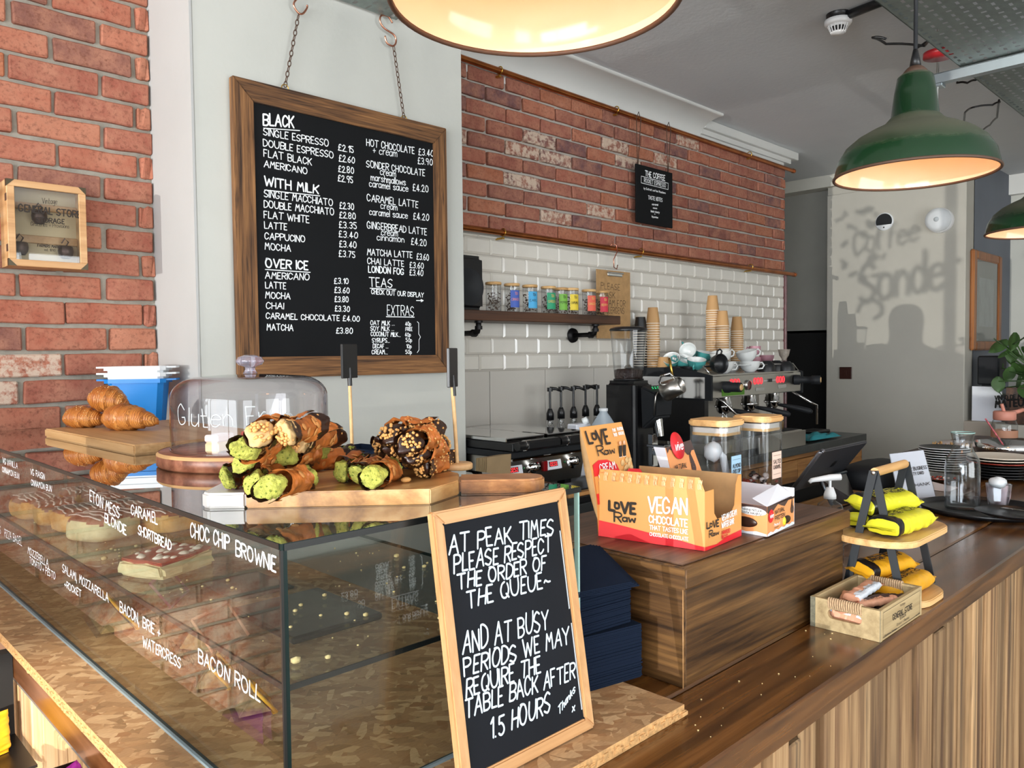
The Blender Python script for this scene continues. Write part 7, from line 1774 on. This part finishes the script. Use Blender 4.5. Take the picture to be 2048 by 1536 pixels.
ob('napkin_ball', MB().ell((0, 0, 0), (.03, .028, .02), 12, 8, f=lambda p: p*(1+.25*noise.noise(p*2.2))), M['white'], loc=(3.07, .758, 1.09), label='crumpled white napkin sticking out behind the glass', cat='napkin')
bpl = ob('black_plate', MB().lathe([(.001, .004), (.07, .004), (.10, .014), (.102, .016), (.104, .014), (.07, 0), (.001, 0)], 40), M['black'], loc=(2.86, .665, 1.0195), label='black plate with a fork at the near side of the tray', cat='plate')
ob('fork', MB().box(-.09, .03, -.004, .004, 0, .002).box(.03, .07, -.009, -.006, 0, .002).box(.03, .07, -.003, .0, 0, .002).box(.03, .07, .003, .006, 0, .002), M['steel'], loc=(2.88, .64, 1.036), rot=(0, .05, 1.2), label='steel fork on the black plate', cat='fork')
# plate stacks
plp = None
def plates(c, n, R_p, mats, labs, grp, z0=1.0003, pitch=.0105):
    for k in range(n):
        mt = mats[k] if isinstance(mats, list) else mats
        b = MB().lathe([(.001, .002), (R_p*.55, .002), (R_p*.6, 0), (R_p, .013)], 36, 0).lathe([(R_p, .013), (R_p+.001, .0155), (R_p-.003, .016)], 36, 1).lathe([(R_p-.003, .016), (R_p*.6, .006), (.001, .006)], 36, 0)
        ob('plate', b, [M[mt[0]], M[mt[1]]], loc=(c[0]+.001*math.sin(k*3), c[1], z0+k*pitch), label=labs(k), cat='plate', group=grp)
od = ['lowest', 'second', 'third', 'fourth', 'fifth', 'sixth', 'seventh', 'eighth', 'ninth', 'topmost']
plates((3.86, 1.165), 10, .105, ('cupb', 'cupw'), lambda k: '%s black plate%s of the white rimmed stack left of the carafe' % (od[k], '' if k in (0, 9) else ' from the bottom'), 'white rimmed black plates')
plates((3.80, .93), 8, .125, [('cupb', 'cupb')]*5+[('jam', 'jam'), ('cupb', 'tanl'), ('tanl', 'tanl')], lambda k: '%s plate%s in the mixed stack right of the carafe' % (od[k] if k < 7 else 'topmost', '' if k in (0, 7) else ' from the bottom'), 'mixed plates right of the carafe', pitch=.0115)
pz = onZ(1890, 962, 1.0)
t = thing('used_plate', (3.58, 1.10, 1.0003), 'grey plate with reddish food scraps in front of the black plates', 'plate'); ob('rim', MB().lathe([(.001, .003), (.07, .003), (.10, .014), (.102, .015)], 36), M['steel'], t)
r = random.Random(1); c = MB(); [c.ell((r.uniform(-.06, .06), r.uniform(-.05, .05), .008), (r.uniform(.004, .012), .006, .004), 6, 4, i % 2) for i in range(22)]; ob('scraps', c, [M['jam'], M['icing']], t, kind='stuff')
# shelf unit behind with bowl, cup, straw
ob('side_table', MB().box(4.35, 5.6, .55, 1.55, .96, 1.0, c=.004).box(4.4, 4.45, .6, .65, 0, .96).box(5.5, 5.55, .6, .65, 0, .96).box(4.4, 4.45, 1.45, 1.5, 0, .96).box(5.5, 5.55, 1.45, 1.5, 0, .96), M['shelfw'], label='dark table beyond the bar end holding the bowl and bottle', cat='table')
P = onZ(2010, 910, 1.001)
bw = thing('steel_bowl', (4.62, 1.10, 1.0003), 'shallow steel bowl with wrapped sticks around it', 'bowl'); ob('bowl', MB().lathe([(.001, .002), (.10, .003), (.13, .02), (.145, .07), (.149, .07), (.135, .018), (.10, 0), (.001, 0)], 40), M['chrome'], bw)
ws = MB(); r = random.Random(4)
for i in range(26): x_, y_ = r.uniform(-.05, .08), r.uniform(-.10, .10); ws.tube([(x_, y_, .0), (x_+r.uniform(-.01, .01), y_, .07)], .0035, 5)
ob('wooden_sticks', ws, M['bamboo'], loc=(4.38, 1.30, 1.0003), label='wooden stirrers standing behind the carafe', cat='stirrers', kind='stuff')
ob('paper_straw', MB().cyl((0, 0, 0), (-.02, .10, .17), .004, 8), plain('striped_straw', 'c8606a', .6, var=.5, vs=60), loc=(4.60, 1.09, 1.02), label='red striped paper straw leaning out of the steel bowl', cat='straw')
ob('cream_lid', MB().lathe([(.001, .02), (.10, .02), (.105, .012), (.10, 0), (.001, 0)], 32), M['icing'], loc=(4.95, 1.42, 1.0003), label='round cream lid on the table behind the bowl', cat='lid')
wb_ = thing('drink_bottle', (4.98, 1.20, 1.0003), 'clear drinking bottle with a salmon pink lid and spout', 'bottle')
ob('body', MB().lathe([(.001, .002), (.06, .002), (.064, .01), (.064, .13), (.055, .155), (.05, .16)], 28), M['glassx'], wb_); ob('sleeve', MB().lathe([(.065, .06), (.065, .10)], 28), plain('tan_sleeve', 'b88468', .6), wb_)
ob('lid', MB().lathe([(.05, .155), (.056, .16), (.056, .20), (.05, .205), (.001, .205)], 28).tube([(.0, 0, .19), (.05, -.05, .20), (.08, -.07, .21)], .012, 8).cyl((-.01, .0, .2), (-.02, .01, .245), .009, 10), plain('salmon', 'd8907c', .5), wb_)
# ledge objects, crate and plant
ct = thing('wine_crate', (6.6, 1.35, 1.03), 'old dark wooden wine crate with faded stencil holding a plant', 'crate')
kx = 6.25; y0_, y1_ = 1.05, 1.50
for k in range(3): ob('slat', MB().box(kx, kx+.012, y0_, y1_, 1.03+k*.085, 1.03+k*.085+.081, c=.002), M['shelfw'], ct, inv=True)
ob('crate_body', MB().box(kx+.013, kx+.30, y0_+.005, y1_-.005, 1.031, 1.27), M['shelfw'], ct, inv=True)
mk = MB(); pw = lambda x, y: onX(x, y, kx-.0006)
ptext(mk, 'VINHO DE MESA', pw, (1990, 800), (2060, 796), 8, .007, (-1, 0, 0), jit=.03); ptext(mk, 'MATEUS', pw, (1991, 815), (2058, 811), 13, .012, (-1, 0, 0), jit=.03)
ob('stencil', mk, M['pitch'], ct, inv=True)
ob('ledge_support', MB().box(6.2, 6.6, .9, 1.55, 0, 1.028), M['walld'], label='painted low ledge under the wine crate', cat='ledge')
pln = thing('potted_plant', (6.42, 1.25, 1.27), 'leafy green plant growing out of the wine crate', 'plant')
r = random.Random(12)
for i in range(22):
    u, v = r.uniform(1992, 2075), r.uniform(640, 790); T_ = onX(u, v, 6.38+r.uniform(-.12, .12)); B_ = V((6.40, 1.22+r.uniform(-.08, .08), 1.27)); ob('stem', MB().tube([B_, B_.lerp(T_, .5)+V((0, .03, .03)), T_], .005, 5), M['leaf'], pln, inv=True)
    s = r.uniform(.045, .085); q = Euler((r.uniform(-.8, .8), r.uniform(.6, 1.6), r.uniform(-3, 3))).to_matrix().to_4x4()
    lf = MB().grid(lambda a_, b2: V(((a_-.3)*2*s, (b2-.5)*1.5*s*math.sin(PI*min(1, a_+.04))**.6, .25*s*(a_**2)-.3*s*abs(b2-.5))), 6, 4, T=Matrix.Translation(T_) @ q); ob('leaf', lf, M['leaf'], pln, inv=True)
bk_ = thing('book_pair', (6.45, 1.66, 1.03), 'upright pale folders leaning on the ledge below the picture', 'folders')
ob('folder', MB().box(6.36, 6.375, 1.55, 1.74, 1.031, 1.28, T=None), M['whitep'], bk_, inv=True); ob('folder', MB().box(6.40, 6.42, 1.56, 1.72, 1.031, 1.2), M['cupw'], bk_, inv=True)
ob('dark_case', MB().box(6.40, 6.60, 1.58, 1.72, 1.29, 1.50, c=.01).box(6.44, 6.56, 1.60, 1.70, 1.031, 1.29), M['blackm'], label='dark equipment case beside the plant below the picture', cat='case')
# framed picture on the grey wall
YG = 1.745; pc_ = thing('framed_picture', (6.95, 1.76, 1.9), 'varnished wooden picture frame with a pale drawing on the blue grey wall', 'picture')
p0, p1 = onY(1949, 497, YG), onY(2003, 700, YG); f = .085
X0_, X1_, Z0_, Z1_ = p0.x, p1.x, p1.z, onY(1949, 497, YG).z
ob('frame', MB().box(X0_, X0_+f, YG, 1.774, Z0_, Z1_, c=.012).box(X1_-f, X1_, YG, 1.774, Z0_, Z1_, c=.012).box(X0_+f, X1_-f, YG, 1.774, Z0_, Z0_+f*.8, c=.012).box(X0_+f, X1_-f, YG, 1.774, Z1_-f*.8, Z1_, c=.012), M['picframe'], pc_, inv=True)
ob('mount', MB().box(X0_+f, X1_-f, YG+.015, 1.773, Z0_+f*.8, Z1_-f*.8), plain('mount_card', 'a39f92', .8), pc_, inv=True)
ob('drawing', MB().box(X0_+f*2.2, X1_-f*2.2, YG+.012, YG+.015, Z0_+f*2.1, Z1_-f*2.3), plain('drawing', 'bfc2ba', .7, var=.2, vs=14), pc_, inv=True)
ob('picture_glass', MB().box(X0_+f, X1_-f, YG+.009, YG+.010, Z0_+f*.8, Z1_-f*.8), M['glassx'], pc_, inv=True)
ob('wall_pipe', MB().tube([(7.40, 1.6, 2.30), (7.40, 1.45, 2.31), (7.41, 1.40, 2.27), (7.41, .8, 2.27)], .025, 10), M['wallw'], label='white painted pipe along the end wall', cat='pipe')
# fittings on the far wall
a_ = onX(1877, 440, 6.25); al = thing('alarm_sounder', (6.30, a_.y, a_.z), 'white round alarm sounder on the sunlit far wall', 'alarm')
Rm = Matrix.Rotation(-PI/2, 4, 'Y')
ob('base', MB().lathe([(.001, .04), (.085, .04), (.09, .03), (.09, 0)], 36, T=Rm), M['detector'], al); ob('cap', MB().lathe([(.001, .10), (.05, .098), (.082, .085), (.085, .04)], 36, T=Rm), M['white'], al); ob('button', MB().lathe([(.001, .106), (.016, .105), (.018, .098)], 20, T=Rm), M['chalkdim'], al)
a_ = onX(1768, 443, 6.29); sn_ = thing('round_sensor', (6.30, a_.y, a_.z), 'round white sensor with a dark glass front on the far wall', 'sensor')
ob('ring', MB().lathe([(.001, .012), (.062, .012), (.068, .006), (.068, 0)], 36, T=Rm), M['white'], sn_)
ob('dark_face', MB().add([(-.013, .060*math.cos(t_), .060*math.sin(t_)) for t_ in [math.radians(-25+i*230/24) for i in range(25)]], [tuple(range(25))]), M['blackm'], sn_); ob('lens', MB().ell((-.014, 0, -.045), (.003, .006, .006), 10, 6), M['black'], sn_)
a_ = onX(1692, 746, 6.3); ob('light_switch', MB().box(-.012, 0, -.048, .048, -.048, .048, c=.003).box(-.016, -.012, -.01, .01, -.018, .018), M['switch'], loc=(6.299, a_.y, a_.z), label='dark brown light switch low on the far wall', cat='switch')
# aprons by the doorway
ap = thing('apron', (5.42, 2.9, 1.6), 'black aprons hanging on the wall end beside the dark doorway', 'apron')
def apf(u, v): return V((5.335+.09*u*(.25+v)+.01*math.sin(u*9+v*3), 2.72+.26*u*(.3+.7*v)+.015*math.sin(u*14), 1.82-1.0*v))
ob('cloth', MB().grid(apf, 14, 16), M['blackm'], ap, inv=True); ob('strap', MB().tube([(5.34, 2.74, 1.80), (5.35, 2.76, 1.87), (5.36, 2.80, 1.80)], .008, 6).tube([(5.38, 2.85, 1.75), (5.39, 2.87, 1.88), (5.40, 2.9, 1.76)], .008, 6), M['blackm'], ap, inv=True)

# ---------------------------------------------------------------- snack rack at the lower left
rk = thing('snack_rack', (.27, 1.2, .60), 'black snack tray hooked on the side of the bar at the bottom edge', 'rack')
ob('rack_tray', MB().box(.235, .335, 1.08, 1.29, .88, .885), M['black'], rk, inv=True)
ob('tray_rim', MB().tube([(.335, 1.08, .93), (.245, 1.08, .935), (.235, 1.09, .937), (.235, 1.28, .940), (.245, 1.29, .941), (.335, 1.29, .940)], .006, 8), M['black'], rk, inv=True)
ob('tray_side', MB().box(.235, .239, 1.08, 1.29, .885, .935).box(.239, .335, 1.08, 1.084, .885, .93).box(.239, .335, 1.286, 1.29, .885, .935), M['black'], rk, inv=True)
rb2 = thing('snack_rack', (.27, 1.68, .9), 'dark rack with yellow snack bags at the left picture edge', 'rack')
ob('post', MB().box(.305, .34, 1.70, 1.73, .0, 1.0), M['pitch'], rb2, inv=True); ob('rack_tray', MB().box(.22, .34, 1.54, 1.70, .84, .845), M['black'], rb2, inv=True)
def bag(c, rz, mat, lab, s=1):
    b, f = fpack(.13*s, .11*s, .03*s, int(c[0]*1000), mat); return ob('snack_bag', b, M[mat], loc=c, rot=(PI/2*.9, PI/2, rz), label=lab, cat='snack bag')
M['purple'] = plain('purple_film', '7a1f78', .3)
bag((.285, 1.19, .935), .4, 'purple', 'purple snack bag in the black tray at the bottom edge', .75)
bag((.285, 1.615, .885), .2, 'amber', 'yellow snack bag at the left picture edge', .6)

# ---------------------------------------------------------------- customer standing behind the camera, seen only as a shadow on the far wall
sk = bpy.data.meshes.new('person'); J = [(0, 0, .95), (0, 0, 1.18), (0, 0, 1.38), (0, 0, 1.49), (0.01, 0, 1.60), (0.01, 0, 1.70), (0, .19, 1.40), (.12, .24, 1.15), (.30, .16, 1.22), (0, -.19, 1.40), (.12, -.24, 1.15), (.30, -.16, 1.22), (0, .10, .90), (.02, .11, .50), (0, .11, .06), (.12, .11, .03), (0, -.10, .90), (.02, -.11, .50), (0, -.11, .06), (.12, -.11, .03)]
Ed = [(0, 1), (1, 2), (2, 3), (3, 4), (4, 5), (2, 6), (6, 7), (7, 8), (2, 9), (9, 10), (10, 11), (0, 12), (12, 13), (13, 14), (14, 15), (0, 16), (16, 17), (17, 18), (18, 19)]
Rd = [.15, .14, .16, .062, .10, .075, .075, .05, .035, .075, .05, .035, .10, .07, .05, .045, .10, .07, .05, .045]
sk.from_pydata(J, Ed, []); po = bpy.data.objects.new('person', sk); COL.objects.link(po); po.location = (-1.05, 1.607, 0)
sm = po.modifiers.new('skin', 'SKIN'); po.modifiers.new('sub', 'SUBSURF').levels = 2
for i, v in enumerate(sk.skin_vertices[0].data): v.radius = (Rd[i], Rd[i]*(1.1 if i < 3 else 1)); v.use_root = i == 0
sk.materials.append(plain('blue_shirt', '4c6a94', .8)); tag(po, 'person in a blue shirt standing behind the camera, seen as a shadow', 'person')
